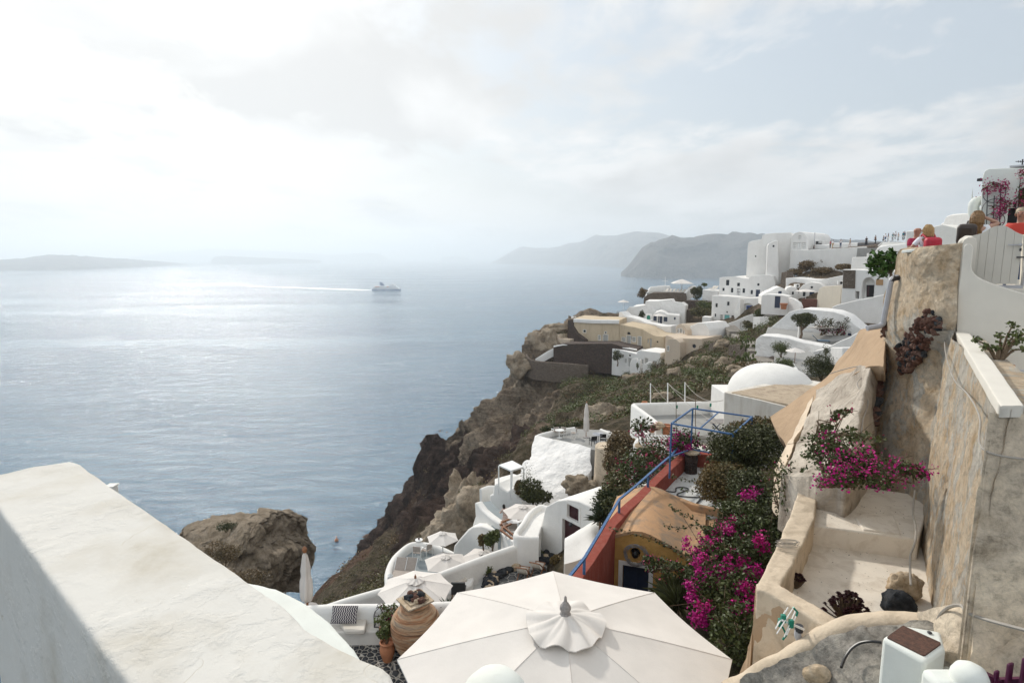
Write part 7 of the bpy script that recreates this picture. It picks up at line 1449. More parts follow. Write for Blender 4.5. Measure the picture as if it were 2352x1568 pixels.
pr = patch(rows, 14, 14); A = np.array(pr).reshape(-1, 3); mm, nn_ = len(pr), len(pr[0]); d_ = .03 * ridged(A, .9, 4, off=8) + .03 * fbm(A, .4, 4, .65) + .02 * fbm(A, .1, 3)
A += np.outer(d_, (-.45, -.9, 0)); F_ = [(i * nn_ + k, i * nn_ + k + 1, (i + 1) * nn_ + k + 1, (i + 1) * nn_ + k) for i in range(mm - 1) for k in range(nn_ - 1)]
# back shell
B_ = A + np.array([.30, .62, 0]); n0 = len(A); F2 = [tuple(n0 + i for i in reversed(f)) for f in F_]; rim = [i for i in range(nn_)] + [i * nn_ + nn_ - 1 for i in range(1, mm)] + [(mm - 1) * nn_ + i for i in range(nn_ - 2, -1, -1)] + [i * nn_ for i in range(mm - 2, 0, -1)]
F3 = [(rim[i], rim[(i + 1) % len(rim)], n0 + rim[(i + 1) % len(rim)], n0 + rim[i]) for i in range(len(rim))]
rtp = root('weathered_pier', 'high peach coloured pier of the weathered wall with exposed red rubble', 'wall', P(*z4(1400, 1200), 9.6)); fixn(mk('render', np.vstack([A, B_]), F_ + F2 + F3, STUC, rtp, smooth=60))
wall_ = [P(*z4(x, y), Y) for x, y, Y in ((1330, -596, 10.5), (1400, -604, 10.35), (1500, -612, 10.2), (1700, -632, 9.98), (1800, -650, 9.9))]; g = G(); wallg(g, [q + Vector((.1, .17, -.035)) for q in wall_], .4, lambda p: p[2] - .06, cap=.03, nc=4); g.build('coping', W_NEAR, rtp, wob=.01, wscale=.2)
rn = random.Random(21)
# rubble exposed in the hole and along the left edge
spots_ = []
for i in range(250):
    t = rn.random(); y = -20 + 560 * t; cx_ = 1530 - 200 * t ** 1.3 - (60 if t > .5 else 0); w_ = 50 + 130 * math.sin(math.pi * min(1, t * 1.05)) ; spots_.append((cx_ + rn.uniform(-w_, w_ * .7), y, 0, rn.uniform(.04, .08)))
for i in range(130):
    y = 60 + 980 * rn.random(); x = 1092 - (y - 100) * .125 + rn.uniform(-14, 26); spots_.append((x, y, 11.42 if y < 200 else 11.6 - (y - 400) * .0011, rn.uniform(.035, .07)))
rubs = [[], []]
for i, (x, y, Y, s) in enumerate(spots_):
    Y = Y or (float(np.interp(x, (1150, 1250, 1430, 1620), (11.0, 10.72, 10.13, 9.75))) if y < 60 else float(np.interp(x, (1085, 1200, 1390, 1570), (11.45, 10.8, 10.2, 9.8))) + (y - 150) * .0004) - .03
    rubs[0 if rn.random() < .8 else 1].append((P(*z4(x, y), Y), s))
for (lst, mt) in zip(rubs, (REDROCK, DARKROCK)):
    g = G()
    for q, s in lst: g.ball(q, s, 9, 6, (rn.uniform(.9, 1.6), .55, rn.uniform(.6, .95)))
    g.build('exposed_rubble', mt, rtp, wob=.02, wscale=.07, smooth=40)['kind'] = 'stuff'
# cables
def cable(lab, pts, r=.009, m=CABLE, name='cable'): g = G(); g.tube(crom(pts, 6), r, 6); return tag(g.build(name, m), lab, 'cable')
cable('pale cable running down the weathered wall from the capping', [wl(.98, .06, -1.38), wl(.8, .1, -1.5), wl(.55, .1, -1.62), wl(.3, .1, -1.52), wl(.1, .12, -1.5), wl(-.02, .16, -1.62)] + [Vector((r0.x + s, r0.y - .25 * s - .06, -1.66)) for s in (.2, .6, 1.2)])
cable('grey cable lying along the foot of the weathered wall', [P(*z7(x, y), Y) for x, y, Y in ((1180, 20, 9.0), (1165, 200, 8.55), (1188, 320, 8.1), (1180, 440, 7.75), (1145, 540, 7.5), (1142, 680, 7.15), (1148, 780, 6.9))], .014)
cable('pair of grey cables crossing the stucco above the drain box', [P(*z7(x, y), Y) for x, y, Y in ((1335, 1030, 5.45), (1355, 1070, 5.35), (1390, 1010, 5.3), (1460, 955, 5.2), (1550, 945, 5.0), (1600, 1000, 4.8), (1700, 1040, 4.7), (1850, 1085, 4.55), (2100, 1150, 4.35))], .016)
cable('thin cable draped over the brown ramp', [P(*z4(x, y), Y) for x, y, Y in ((570, 560, 13), (700, 520, 12.4), (850, 490, 11.8), (1000, 500, 11.3), (900, 570, 11.3), (820, 660, 11.1), (920, 810, 10.6), (870, 1000, 10.0), (850, 1250, 9.4))], .010)
# brown ramp wall and rough roof beside the pier
rows = [[P(*z4(*p), Y) for *p, Y in r] for r in (
  [(20, 960, 15.5), (180, 850, 15.4), (400, 690, 15.2), (560, 570, 15.0), (640, 440, 14.8), (760, 310, 14.5), (830, 180, 14.2), (900, 148, 13.6), (1000, 136, 13), (1080, 122, 12.3)],
  [(60, 1060, 15.0), (230, 940, 14.7), (430, 780, 14.3), (580, 640, 14.0), (680, 520, 13.7), (790, 400, 13.3), (860, 290, 13), (920, 250, 12.6), (1000, 240, 12.1), (1080, 230, 11.6)],
  [(150, 1190, 14.2), (270, 1060, 13.9), (430, 860, 13.5), (560, 700, 13.2), (680, 590, 12.8), (800, 500, 12.3), (880, 420, 12), (940, 380, 11.7), (1000, 370, 11.4), (1070, 370, 11)],
  [(210, 1300, 13.4), (300, 1150, 13.2), (440, 930, 12.8), (570, 760, 12.4), (690, 650, 12.1), (800, 570, 11.7), (880, 520, 11.4), (950, 490, 11.1), (1010, 490, 10.9), (1060, 500, 10.6)])]
rows2 = rows
pr = patch(rows2, 8, 10); A = np.array(pr).reshape(-1, 3); mm, nn_ = len(pr), len(pr[0]); A += .02 * np.stack([fbm(A, .5, 4, off=q) for q in (3, 50, 99)], 1)
F_ = [(i * nn_ + k, i * nn_ + k + 1, (i + 1) * nn_ + k + 1, (i + 1) * nn_ + k) for i in range(mm - 1) for k in range(nn_ - 1)]; B_ = A + np.array([.25, .3, -.35]); n0 = len(A); F2 = [tuple(n0 + i for i in reversed(f)) for f in F_]
rim = [i for i in range(nn_)] + [i * nn_ + nn_ - 1 for i in range(1, mm)] + [(mm - 1) * nn_ + i for i in range(nn_ - 2, -1, -1)] + [i * nn_ for i in range(mm - 2, 0, -1)]; F3 = [(rim[i], rim[(i + 1) % len(rim)], n0 + rim[(i + 1) % len(rim)], n0 + rim[i]) for i in range(len(rim))]
tag(fixn(mk('ramp_wall', np.vstack([A, B_]), F_ + F2 + F3, BROWNW, smooth=60)), 'brown rendered ramp wall curving down to the left', 'wall')
m, nt, b = mat('crumbled_roof'); v = coord(nt); c1 = ramp(nt, nz(nt, v, 1.1, 10, .68, .8), [(.32, (.26, .21, .165)), (.46, (.50, .43, .35)), (.6, (.68, .60, .50)), (.72, (.56, .53, .48))]); nt.links.new(mixn(nt, c1, (.14, .09, .06), ramp(nt, nz(nt, coord(nt, (1, 2.5, 1)), 3, 8, .7, .6), [(.58, 0), (.68, .8)])), b.inputs['Base Color']); b.inputs['Roughness'].default_value = .95
bumpn(nt, b, [(nz(nt, v, 1.6, 10, .7, .8), 1, .14), (nz(nt, v, 14, 9, .7), .8, .03)])
rows = [[P(*z4(*p), Y) for *p, Y in r] for r in (
  [(440, 700, 13.1), (560, 640, 12.7), (720, 560, 12.2), (850, 500, 11.7), (960, 480, 11.2), (1062, 480, 11.7)],
  [(410, 830, 12.6), (520, 800, 12.2), (680, 720, 11.7), (820, 680, 11.2), (930, 660, 10.8), (1042, 650, 11.5)],
  [(350, 960, 12.0), (470, 950, 11.6), (620, 900, 11.1), (780, 860, 10.6), (900, 850, 10.3), (1014, 850, 11.3)],
  [(290, 1100, 11.4), (420, 1110, 11.0), (580, 1080, 10.5), (740, 1050, 10.1), (870, 1040, 9.9), (985, 1030, 11.1)],
  [(230, 1240, 10.9), (360, 1270, 10.4), (520, 1260, 10.0), (700, 1230, 9.7), (840, 1230, 9.45), (963, 1220, 10.8)],
  [(170, 1400, 10.3), (300, 1430, 9.9), (460, 1440, 9.6), (640, 1430, 9.35), (800, 1440, 9.2), (952, 1440, 10.5)],
   [(140, 1470, 10.1), (270, 1510, 9.7), (440, 1520, 9.4), (620, 1500, 9.2), (790, 1500, 9.1), (947, 1500, 10.4)])]
tag(patchblock('crumbled_roof', rows, m, drop=.9, wob=.05, wscale=.6, nu=12, nv=12), 'rough sloping roof of crumbled render beside the high pier', 'roof')
rows = [[P(*z4(*p), Y) for *p, Y in r] for r in (
  [(430, 760, 12.95), (380, 900, 12.4), (300, 1060, 11.8), (220, 1230, 11.1), (150, 1400, 10.5)],
  [(400, 800, 13.1), (330, 930, 12.6), (240, 1090, 12.0), (160, 1250, 11.3), (100, 1400, 10.7)],
  [(380, 900, 13.0), (300, 1010, 12.6), (200, 1180, 12.0), (110, 1320, 11.4), (60, 1440, 11)])]
tag(patchblock('roof_edge', rows, plaster('pale_peach_edge', (.70, .57, .43), (.36, .28, .2), amt=.5, sc=1.2, bsc=18), drop=.8, wob=.03, wscale=.5, nu=10, nv=8), 'pale rounded edge below the crumbled roof behind the bougainvillea', 'wall')
# ---------- gate wall, gate, passage
pl = Plane(P(*z2(1700, 1000), 9.75), P(*z2(2351, 1000), 9.2))
block('gate_wall', 'cream wall with sweeping curved top in front of the plank gate', 'wall', pl, zc(z2, [(1730, 1700), (1745, 1300), (1768, 1150), (1800, 880), (1822, 865), (1850, 862), (1872, 872), (1886, 900), (1880, 980), (1868, 1060), (1872, 1100), (1890, 1135), (1930, 1170), (2000, 1205), (2080, 1235), (2150, 1258), (2230, 1285), (2351, 1320), (2520, 1390), (2540, 1700)]), .22, W_CREAM, zb=-1.9, bevel=.03)
g = G(); a = P(*z2(1835, 790), 10.35); wallg(g, [P(*z2(1800, 830), 10.2), P(*z2(1820, 790), 10.25), P(*z2(1850, 782), 10.25), P(*z2(1862, 800), 10.1)], .2, -1.2); tag(g.build('gate_post', W_CREAM, wob=.006), 'rounded white post behind the wall at the hinge side of the gate', 'post')
pg = Plane(P(*z2(1860, 1000), 10.15), P(*z2(2351, 1000), 9.75)); rt = root('plank_gate', 'arched cream plank gate with latch and grey frame', 'gate', pg.at(.8, pg.hit(*z2(2200, 1235))[1], 0))
xs_ = [1866, 1955, 2035, 2115, 2192, 2270, 2345]; topv = [(1866, 790), (1900, 782), (1955, 768), (2000, 748), (2035, 722), (2080, 703), (2115, 696), (2155, 695), (2192, 702), (2230, 722), (2270, 748), (2310, 768), (2345, 778)]
GM = plain('gate_paint', (.55, .52, .46), .5, var=.03)
for i in range(6):
    x0, x1_ = xs_[i] + .8, xs_[i + 1] - .8; tp = [(x0, np.interp(x0, [t[0] for t in topv], [t[1] for t in topv]))] + [t for t in topv if x0 < t[0] < x1_] + [(x1_, np.interp(x1_, [t[0] for t in topv], [t[1] for t in topv]))]
    o_ = [pg.hit(*z2(x0 - 25 * (i < 9), 1232))] + [pg.hit(*z2(*t)) for t in tp] + [pg.hit(*z2(x1_ - 25, 1232))]; sb = o_[1][0]; se = o_[-2][0]; o_[0] = (sb, o_[0][1]); o_[-1] = (se, o_[-1][1])
    g = slabholes(G(), pg, o_, [], .035); fixn(g.build('plank', GM, rt, bevel=.003, smooth=0))
o_ = [pg.hit(*z2(1868, 1229))] + [(q[0], q[1] - .015) for q in [pg.hit(*z2(*t)) for t in topv]] + [pg.hit(*z2(2320, 1229))]; o_[0] = (o_[1][0], o_[0][1]); o_[-1] = (o_[-2][0], o_[-1][1]); g = slabholes(G(), pg, o_, [], .02, off=.04); fixn(g.build('back_board', GM, rt, smooth=0))
g = G(); s0, zb0 = pg.hit(*z2(1870, 1232)); s1 = pg.hit(*z2(2345, 1000))[0]
g.bar(pg.at(s0, zb0 - .03, .02), pg.at(s1 + .04, zb0 - .03, .02), .05, .05); g.bar(pg.at(s1 + .04, zb0, .02), pg.at(s1 + .04, zb0 + 1.0, .02), .05); g.build('frame', METALG, rt)
g = G(); q = pg.hit(*z2(2320, 872)); g.bar(pg.at(q[0] - .16, q[1], -.045), pg.at(q[0] + .02, q[1], -.045), .018); g.ball(pg.at(q[0], q[1], -.03), .028, 12, 6, (1, .6, 1)); g.build('handle', METALG, rt)
g = G(); q = pg.hit(*z2(2320, 915)); g.box(pg.at(q[0], q[1], -.01), (.02, .02, .045)); g.build('keyhole', METALD, rt); g = G(); q = pg.hit(*z2(2325, 985)); g.bar(pg.at(q[0] - .06, q[1], -.03), pg.at(q[0] + .1, q[1], -.03), .025); g.build('latch', METALD, rt)
slab('passage', 'pale floor of the passage below the plank gate', [Vector(p) for p in ((5.2, 5.0, 0), (7.6, 9.7, 0), (12, 9.7, 0), (9, 4.5, 0))], -1.98, -3.5, W_CREAM, kind='structure')
slab('gate_step', 'pale step behind the sweeping cream wall', [pg.at(-.1, 0, -.3), pg.at(3, 0, -.3), pg.at(3, 0, .3), pg.at(-.1, 0, .3)], zb0 - .06, -2, W_CREAM)
block('gate_pier', 'cream wall at the latch side of the plank gate', 'wall', pg, zc(z2, [(2330, 1240), (2351, 774), (2420, 790), (2560, 800), (2560, 1300)]), .3, W_CREAM, bevel=.01)
b = P(*z4(2115, 530), 7.2); b.z = -1.97; bp = P(*z4(2115, 470), 7.4); rt = root('potted_plant', 'jade like succulent in a terracotta pot in the passage', 'potted plant', (bp.x, bp.y, bp.z - .42)); g = G(); g.lathe([(0, -.42), (.09, -.42), (.15, -.08), (.17, -.08), (.17, 0), (.14, 0), (0, -.03)], bp, 20); g.build('pot', TERRA, rt)
g = G(); bl_ = []; rn = random.Random(6)
for i in range(13):
    a = rn.uniform(0, 6.28); e = bp + Vector((rn.uniform(-.3, .42), rn.uniform(-.15, .15), rn.uniform(.08, .5))); mid = bp.lerp(e, .55) + Vector((0, 0, .07)); g.tube([bp, mid, e], [.02, .013, .007], 6); bl_ += [(tuple(e), (.07, .07, .05), 26), (tuple(mid), (.04, .04, .04), 8)]
g.build('stem', TWIG, rt); leaves('leaves', L_MID, bl_, .022, rt, asp=.8, shell=.1); slab('pot_stand', 'low ledge under the potted succulent', [Vector((bp.x + a, bp.y + c_, 0)) for a, c_ in ((-.1, -.2), (.8, -.2), (.8, .4), (-.02, .4))], bp.z - .42, -2.1, W_CREAM, kind='thing', cat='ledge', bevel=.02)
cable('thin pipe along the foot of the passage wall', [P(*z4(x, y), 8.9) for x, y in ((2150, 515), (2250, 525), (2400, 535))], .012, METALG)
# drain pipe at the pier
rt = root('drain_pipe', 'grey drainpipe bending off the high pier', 'pipe', P(*z4(1060, 100), 11)); g = G(); g.tube(crom([P(*z2(x, y), 11.1) for x, y in ((1195, 1168), (1170, 1172), (1140, 1190), (1125, 1230), (1108, 1320), (1085, 1440), (1062, 1560), (1058, 1590))] + [P(*z4(x, y), 11.1) for x, y in ((1050, 105), (1020, 125), (960, 135), (910, 145))], 4), .05, 10); g.build('pipe', METALG, rt)
g = G(); g.tube([P(*z2(1128, 1180), 11.1), P(*z2(1150, 1195), 11.1)], .062, 10); g.tube([P(*z2(1200, 1170), 11.1), P(*z2(1150, 1180), 11.1)], .055, 10); g.build('pipe_joint', METALD, rt)
# leafy young tree above the drain pipe
rt = root('young_tree', 'young leafy tree rising beside the high pier', 'tree', P(*z2(1135, 1190), 12.2)); P0 = lambda x, y: P(*z2(x, y), 12.2); g = G(); g.tube([P0(1135, 1200), P0(1125, 1100), P0(1135, 1000), P0(1140, 925)], [.03, .026, .018, .008], 6)
for x, y in ((960, 1010), (975, 1080), (1010, 1110), (1060, 1030), (1000, 970), (1160, 960), (1170, 1020), (1060, 1120), (1080, 960), (1150, 1080)): g.tube([P0(1130, 1120 if y > 1000 else 1030), P0((x + 1130) / 2, y + 25), P0(x, y)], .009, 5)
g.build('trunk', BARK, rt); bl_ = [(tuple(P(*z2(x, y), 12.2 + dy)), (r, r, r * .75), n_) for x, y, r, n_, dy in ((960, 1020, .18, 38, 0), (985, 1085, .2, 48, .1), (1030, 1120, .2, 40, -.1), (1050, 1040, .25, 70, 0), (1010, 975, .2, 40, .1), (1075, 985, .2, 44, -.1), (1150, 960, .16, 40, 0), (1165, 1005, .15, 34, 0), (1100, 1090, .2, 50, .1), (1145, 1075, .14, 26, 0), (1135, 930, .08, 12, 0), (935, 1050, .1, 16, 0))]
leaves('crown', leafmat('young_leaves', (.05, .11, .025)), bl_, .062, rt, asp=.55, shell=.1)
# antenna
a0 = P(*z7(350, 1235), 6.1); rt = root('antenna', 'green and silver aerial on a bent grey pipe', 'antenna', a0); g = G(); g.tube(crom([P(*z7(x, y), 6.05) for x, y in ((375, 1240), (320, 1250), (265, 1235), (240, 1190), (243, 1140))], 6), .038, 10); g.build('bent_pipe', METALG, rt)
g = G(); g.tube([P(*z7(350, 1190), 6.05), P(*z7(362, 1255), 6.1)], .05, 10); g.tube([P(*z7(248, 1150), 6.05), P(*z7(250, 1105), 6.05)], .045, 10); g.build('clamp', METALD, rt)
b0, b1 = P(*z7(285, 1135), 6.0), P(*z7(110, 1060), 5.85); g = G(); g.bar(b0, b1, .022); g.build('boom', METALW, rt)
for x0, y0, x1_, y1_, Y0, Y1 in ((160, 960, 60, 1130, 6.1, 5.7), (140, 985, 75, 1100, 6.0, 5.8), (225, 975, 130, 1195, 6.1, 5.7), (205, 960, 70, 1170, 6.05, 5.65), (240, 1000, 150, 1180, 6.1, 5.75)):
    g = G(); g.tube([P(*z7(x0, y0), Y0), P(*z7(x1_, y1_), Y1)], .007, 5); g.build('element', METALW, rt)
for pts in (((203, 958), (237, 998), (228, 1028)), ((118, 1120), (148, 1180), (118, 1218))): g = G(); g.tube([P(*z7(*p), 5.85) for p in pts], .012, 6); g.build('reflector_end', GREENP, rt)
for x, y in ((122, 1048), (185, 1090), (100, 1080)): g = G(); g.box(P(*z7(x, y), 5.87), (.05, .04, .09)); g.build('bracket', GREENP, rt, bevel=.005)
# stones and succulents on the step terrace
boulder('boulder', 'black glossy rock at the foot of the weathered wall', Pz(*z7(1045, 985), zS) + Vector((0, 0, .1)), (.18, .15, .14), DARKROCK, 41, rough=.2)
boulder('boulder', 'pale tan rock leaning behind the black one', Pz(*z7(1140, 930), zS) + Vector((0, .15, .16)), (.19, .15, .17), TANROCK, 42, rough=.22)
def succ(lab, c, r, n, seed):
    rn = random.Random(seed); rt = root('succulent', lab, 'succulent', c); g = G(); gl = G(); pts = []
    for i in range(n):
        a = rn.random() * 6.28; q = rn.random() ** .6; e = Vector(c) + Vector((r * q * math.cos(a), r * .7 * q * math.sin(a), .12 + r * .8 * (1 - q * q) * rn.uniform(.5, 1.15))); gl.tube([Vector(c), Vector(c).lerp(e, .5) - Vector((0, 0, .02)), e], .008, 4)
        k = rn.uniform(.026, .038)
        for j in range(12): b_ = j * 2.4; el = .2 + .1 * j; d = Vector((math.cos(b_) * math.cos(el), math.sin(b_) * math.cos(el), math.sin(el))); s = Vector((-math.sin(b_), math.cos(b_), 0)) * k * .4; g.add([e, e + d * k * .6 + s, e + d * k * 1.1, e + d * k * .6 - s], [(0, 1, 2, 3)])
    g.build('rosettes', L_SUCC, rt, smooth=0); gl.build('stem', TWIG, rt)
succ('dark purple rosette succulent by the curved wall', Pz(*z7(620, 1060), zS + .1), .27, 110, 1); succ('small dark dry succulent tuft on the lower step', Pz(*z7(225, 810), zS), .11, 30, 2)
rs = np.random.RandomState(5); V_ = []; n_ = 240
for i in range(n_):
    u, w_ = rs.uniform(1800, 2095), rs.uniform(1130, 1400); zf_ = up if w_ < 1232 - (2095 - u) * .02 else zS; p = Pz(u, w_, zf_ + .012)
    if i % 3 == 0: p = Pz(1850 + rs.rand() * 240, 1160 + rs.rand() * 30, up + .012)
    a = rs.uniform(0, 6.28); s = rs.uniform(.006, .016); e = Vector((math.cos(a), math.sin(a), .15)) * s; f = Vector((-math.sin(a), math.cos(a), 0)) * s * .5; V_ += [p - e, p - f, p + e + Vector((0, 0, .004)), p + f]
tag(mk('fallen_leaves', V_, np.arange(4 * n_).reshape(n_, 4), TWIG, smooth=0), 'dry leaf litter on the stepped terrace', kind='stuff')
# wire tied round the parapet
g = G(); rn = random.Random(2); q = Pz(*z6(2180, 878), zP_ + .03)
for i in range(7): g.tube([q + Vector((.15 * math.cos(a) * rn.uniform(.6, 1.2), .06 * math.sin(a), .012 * i)) for a in [j * .7 for j in range(10)]], .004, 4)
tag(g.build('wire_coil', CABLE), 'tangle of wire lying on the sand coloured parapet', 'wire')
# ---------- near planting
boug('bougainvillea', 'bougainvillea arching over the steps against the weathered wall', [bl(z4, 650, 1380, 8.3, .55, .38), bl(z4, 720, 1240, 8.6, .42, .3), bl(z4, 560, 1290, 8.5, .35, .3), bl(z4, 850, 1390, 8.2, .35, .22), bl(z4, 480, 1180, 8.9, .3, .25), bl(z4, 900, 1480, 8.0, .3, .18), bl(z4, 620, 1500, 8.1, .5, .15)], 5200, 560, .030, seed=11, twigs=40, gap=.05,
     fb=[bl(z4, 640, 1340, 8.0, .26, .18), bl(z4, 660, 1450, 7.95, .2, .12), bl(z4, 840, 1300, 8.1, .14, .08), bl(z4, 500, 1520, 8.0, .16, .1), bl(z4, 900, 1400, 7.9, .16, .1), bl(z4, 520, 1140, 8.7, .08, .08)])
boug('bougainvillea', 'long bougainvillea spray reaching along the weathered wall', [bl(z4, 1200, 1410, 7.9, .26, .08), bl(z4, 1320, 1450, 7.8, .26, .1), bl(z4, 1050, 1540, 7.7, .22, .12), bl(z4, 1440, 1485, 7.7, .08, .06), bl(z4, 1090, 1380, 8, .2, .05)], 800, 300, .028, seed=12, twigs=7, gap=.1)
boug('creeper', 'leafy creeper shoot arching up beside the crumbled roof', [bl(z4, 590, 1000, 9.6, .1, .22), bl(z4, 660, 930, 9.8, .16, .1), bl(z4, 740, 900, 9.9, .1, .06), bl(z4, 540, 1090, 9.4, .1, .15), bl(z4, 900, 1150, 9, .35, .06)], 520, 60, .035, seed=13, twigs=9, gap=.1, fm=L_PINK)
boug('bougainvillea', 'great magenta bougainvillea cascade beside the ochre house', [bl(z6, 1560, 830, 13.6, .5, .5), bl(z6, 1700, 640, 14.3, .7, .55), bl(z6, 1850, 780, 13.4, .6, .7), bl(z6, 1500, 1050, 12.8, .7, .6), bl(z6, 1800, 1050, 12.4, .75, .7), bl(z6, 1450, 1250, 12.0, .5, .5), bl(z6, 1720, 1330, 11.6, .75, .6), bl(z6, 1960, 900, 12.8, .45, .6), bl(z6, 1600, 1500, 11.0, .6, .5), bl(z6, 1850, 560, 14.8, .5, .5), bl(z6, 1750, 1700, 10.2, .6, .6), bl(z6, 2020, 700, 13.3, .35, .6)],
     27000, 7000, .042, seed=14, twigs=44, gap=.25, fb=[bl(z6, 1330, 830, 13.5, .32, .22), bl(z6, 1430, 900, 13.1, .4, .3), bl(z6, 1640, 820, 13.2, .42, .4), bl(z6, 1640, 620, 14.0, .4, .2), bl(z6, 1600, 740, 13.6, .3, .25), bl(z6, 1380, 1060, 12.5, .35, .3), bl(z6, 1450, 1180, 12.1, .35, .3), bl(z6, 1620, 1180, 12, .35, .25), bl(z6, 1300, 1280, 11.9, .25, .22), bl(z6, 1820, 1290, 11.4, .2, .2), bl(z6, 1400, 1480, 11, .25, .2), bl(z6, 1840, 1510, 10.8, .25, .2), bl(z6, 1690, 1040, 12.2, .3, .2), bl(z6, 1950, 860, 12.3, .2, .15), bl(z6, 1830, 390, 14.5, .2, .12), bl(z6, 1900, 1130, 11.9, .2, .2), bl(z6, 1760, 1400, 11.0, .2, .2)])
boug('bougainvillea', 'dark bougainvillea sprig hanging over the blue window', [bl(z6, 1000, 1050, 15.6, .4, .22), bl(z6, 1150, 1100, 15.2, .4, .25), bl(z6, 900, 1000, 15.8, .2, .12), bl(z6, 1080, 1180, 15, .25, .15)], 1500, 160, .045, seed=15, twigs=8, fm=L_PINK)
for i, pts in enumerate((((560, 720), (700, 755), (850, 790), (990, 840), (1100, 885), (1210, 930)), ((1110, 510), (1180, 560), (1300, 620), (1420, 720)), ((1060, 690), (1200, 715), (1350, 690), (1460, 740)), ((1130, 240), (1230, 265), (1330, 290), (1450, 320)), ((1210, 370), (1330, 385), (1430, 400)))):
    lab = ['creeper shoot trailing across the front of the orange roof', 'upper creeper shoot over the orange vault', 'middle creeper shoot over the orange vault', 'creeper shoot hanging over the white roof by the chimney', 'short creeper shoot over the garden hose'][i]
    pp = crom([P(*z6(*p), [16.2, 17, 15.8, 20.5, 19.5][i]) for p in pts], 5); rt = root('creeper', lab, 'creeper', pp[0]); g = G(); g.tube(pp, .008, 4); g.build('stem', TWIG, rt); leaves('leaves', L_BOUG, [(tuple(p), (.07, .06, .09), 7) for p in pp[::2]], .045, rt, asp=.6)
shrub('shrub', 'large dark bronze green shrub behind the white roof', P(*z6(1790, 60), 20.5), (1.5, 1.4, 1.25), 20000, .045, L_DARK, lobes=12, asp=.6); shrub('shrub', 'bronze tinted top of the shrub thicket below the blue frame', P(*z3(1400, 1130), 22.5), (1.3, 1.1, .8), 11000, .05, L_BRONZE, lobes=10, asp=.6)
shrub('shrub', 'olive shrub at the right of the white roof', P(*z6(1640, 330), 19.2), (1.25, 1.0, .85), 13000, .04, L_BRONZE, lobes=10, asp=.6); shrub('shrub', 'shaded shrub behind the parapet of the stepped terrace', P(*z6(1850, 450), 17), (1.1, 1.0, .9), 9000, .045, L_DARK, lobes=8)
for i, (x, y, Y) in enumerate(((1600, 160, 19.3), (1540, 250, 19), (1660, 210, 19))): spikes('aloe', ['topmost pale aloe in the olive shrub', 'aloe at the roof side of the olive shrub', 'aloe deep inside the olive shrub'][i], P(*z6(x, y), Y), 40, .38, leafmat('aloe_leaves', (.14, .15, .08), .3), seed=20 + i, w=.03, cat='aloe')
# bare twiggy vine beside the parapet
rt = root('climbing_vine', 'twiggy half bare vine rising beside the sand coloured parapet', 'vine', P(*z6(2190, 700), 10)); g = G(); rn = random.Random(8); bl_ = []
for i in range(22):
    x, y = rn.uniform(2150, 2230), rn.uniform(600, 720); pts = []; dx = rn.uniform(-26, 14); Y = rn.uniform(9.8, 10.8)
    for s_ in range(10): pts.append(P(*z6(x, y), Y)); x += dx + rn.uniform(-14, 14); y -= rn.uniform(40, 75)
    g.tube(pts, [.013 - .001 * k_ for k_ in range(10)], 4); bl_ += [(tuple(p), (.08, .06, .09), 7) for p in pts[2:]]
g.build('stem', TWIG, rt); leaves('leaves', L_BOUG, bl_, .032, rt, asp=.6); leaves('flowers', L_PINK, [(a, b_, 1.6) for a, b_, _ in bl_[::3]], .026, rt)
spikes('palm', 'dark spiky palm crown below the ochre facade', P(*z6(1170, 1440), 12.6), 150, .75, L_DARK, seed=31, up=.5, w=.02, cat='palm', base=P(*z6(1170, 1440), 12.6) - Vector((0, 0, 2))); spikes('palm', 'second dark palm crown under the bougainvillea', P(*z6(1110, 1330), 13.4), 110, .7, L_DARK, seed=32, up=.5, w=.02, cat='palm', base=P(*z6(1110, 1330), 13.4) - Vector((0, 0, 2)))
# ================= upper right: white house, walls, trellis, furniture, people
B('house', 'bright white house with iron trellis and bougainvillea at the right edge', z2, 15, 14.2, [(1943, 700), (1972, 250), (1980, 215), (1998, 188), (2030, 172), (2200, 166), (2351, 165), (2560, 172), (2560, 700)], 760, 2.6, W_NEAR,
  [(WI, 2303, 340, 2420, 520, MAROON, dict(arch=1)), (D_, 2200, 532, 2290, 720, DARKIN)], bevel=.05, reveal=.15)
hp_ = PL(*z2(1943, 700), 15, *z2(2560, 700), 14.2); fp = Plane(hp_.at(0, 0, -.07), hp_.at(9, 0, -.07))
def on_f(x, y, d=0): s, z_ = fp.hit(*z2(x, y)); return fp.at(s, z_, d)
def ring(x, y, r, n=16, d=0): c = on_f(x, y, d); return [c + fp.e * r * math.cos(a) + Vector((0, 0, r * math.sin(a))) for a in [i * 2 * math.pi / n for i in range(n + 1)]]
for lab, X0, X1, pts in (('black iron trellis with circles on the white house', 2020, 2140, ((2080, 400, .22), (2080, 540, .24), (2080, 650, .2))), ('second iron trellis at the picture edge beside the arched window', 2310, 2420, ((2360, 480, .2),))):
    rt = root('iron_trellis', lab, 'trellis', on_f(X0, 700)); g = G()
    for x in (X0, X1, (X0 + X1) / 2): g.tube([on_f(x, 330 if x != (X0 + X1) / 2 else 420), on_f(x - 14, 700)], .011, 5)
    for y in (515, 690): g.tube([on_f(X0, y), on_f(X1, y)], .010, 5)
    g.tube([on_f(X0 + (X1 - X0) * (.5 - .5 * math.cos(a)), 330 - 32 * math.sin(a)) for a in [i * math.pi / 8 for i in range(9)]], .01, 5)
    g.build('uprights', METALD, rt); g = G(); [g.tube(ring(x, y, r), .009, 5) for x, y, r in pts]; g.build('rings', METALD, rt)
def bb(x, y, rx, rz, d=-.08): return (tuple(on_f(x, y, d)), (rx, .08, rz))
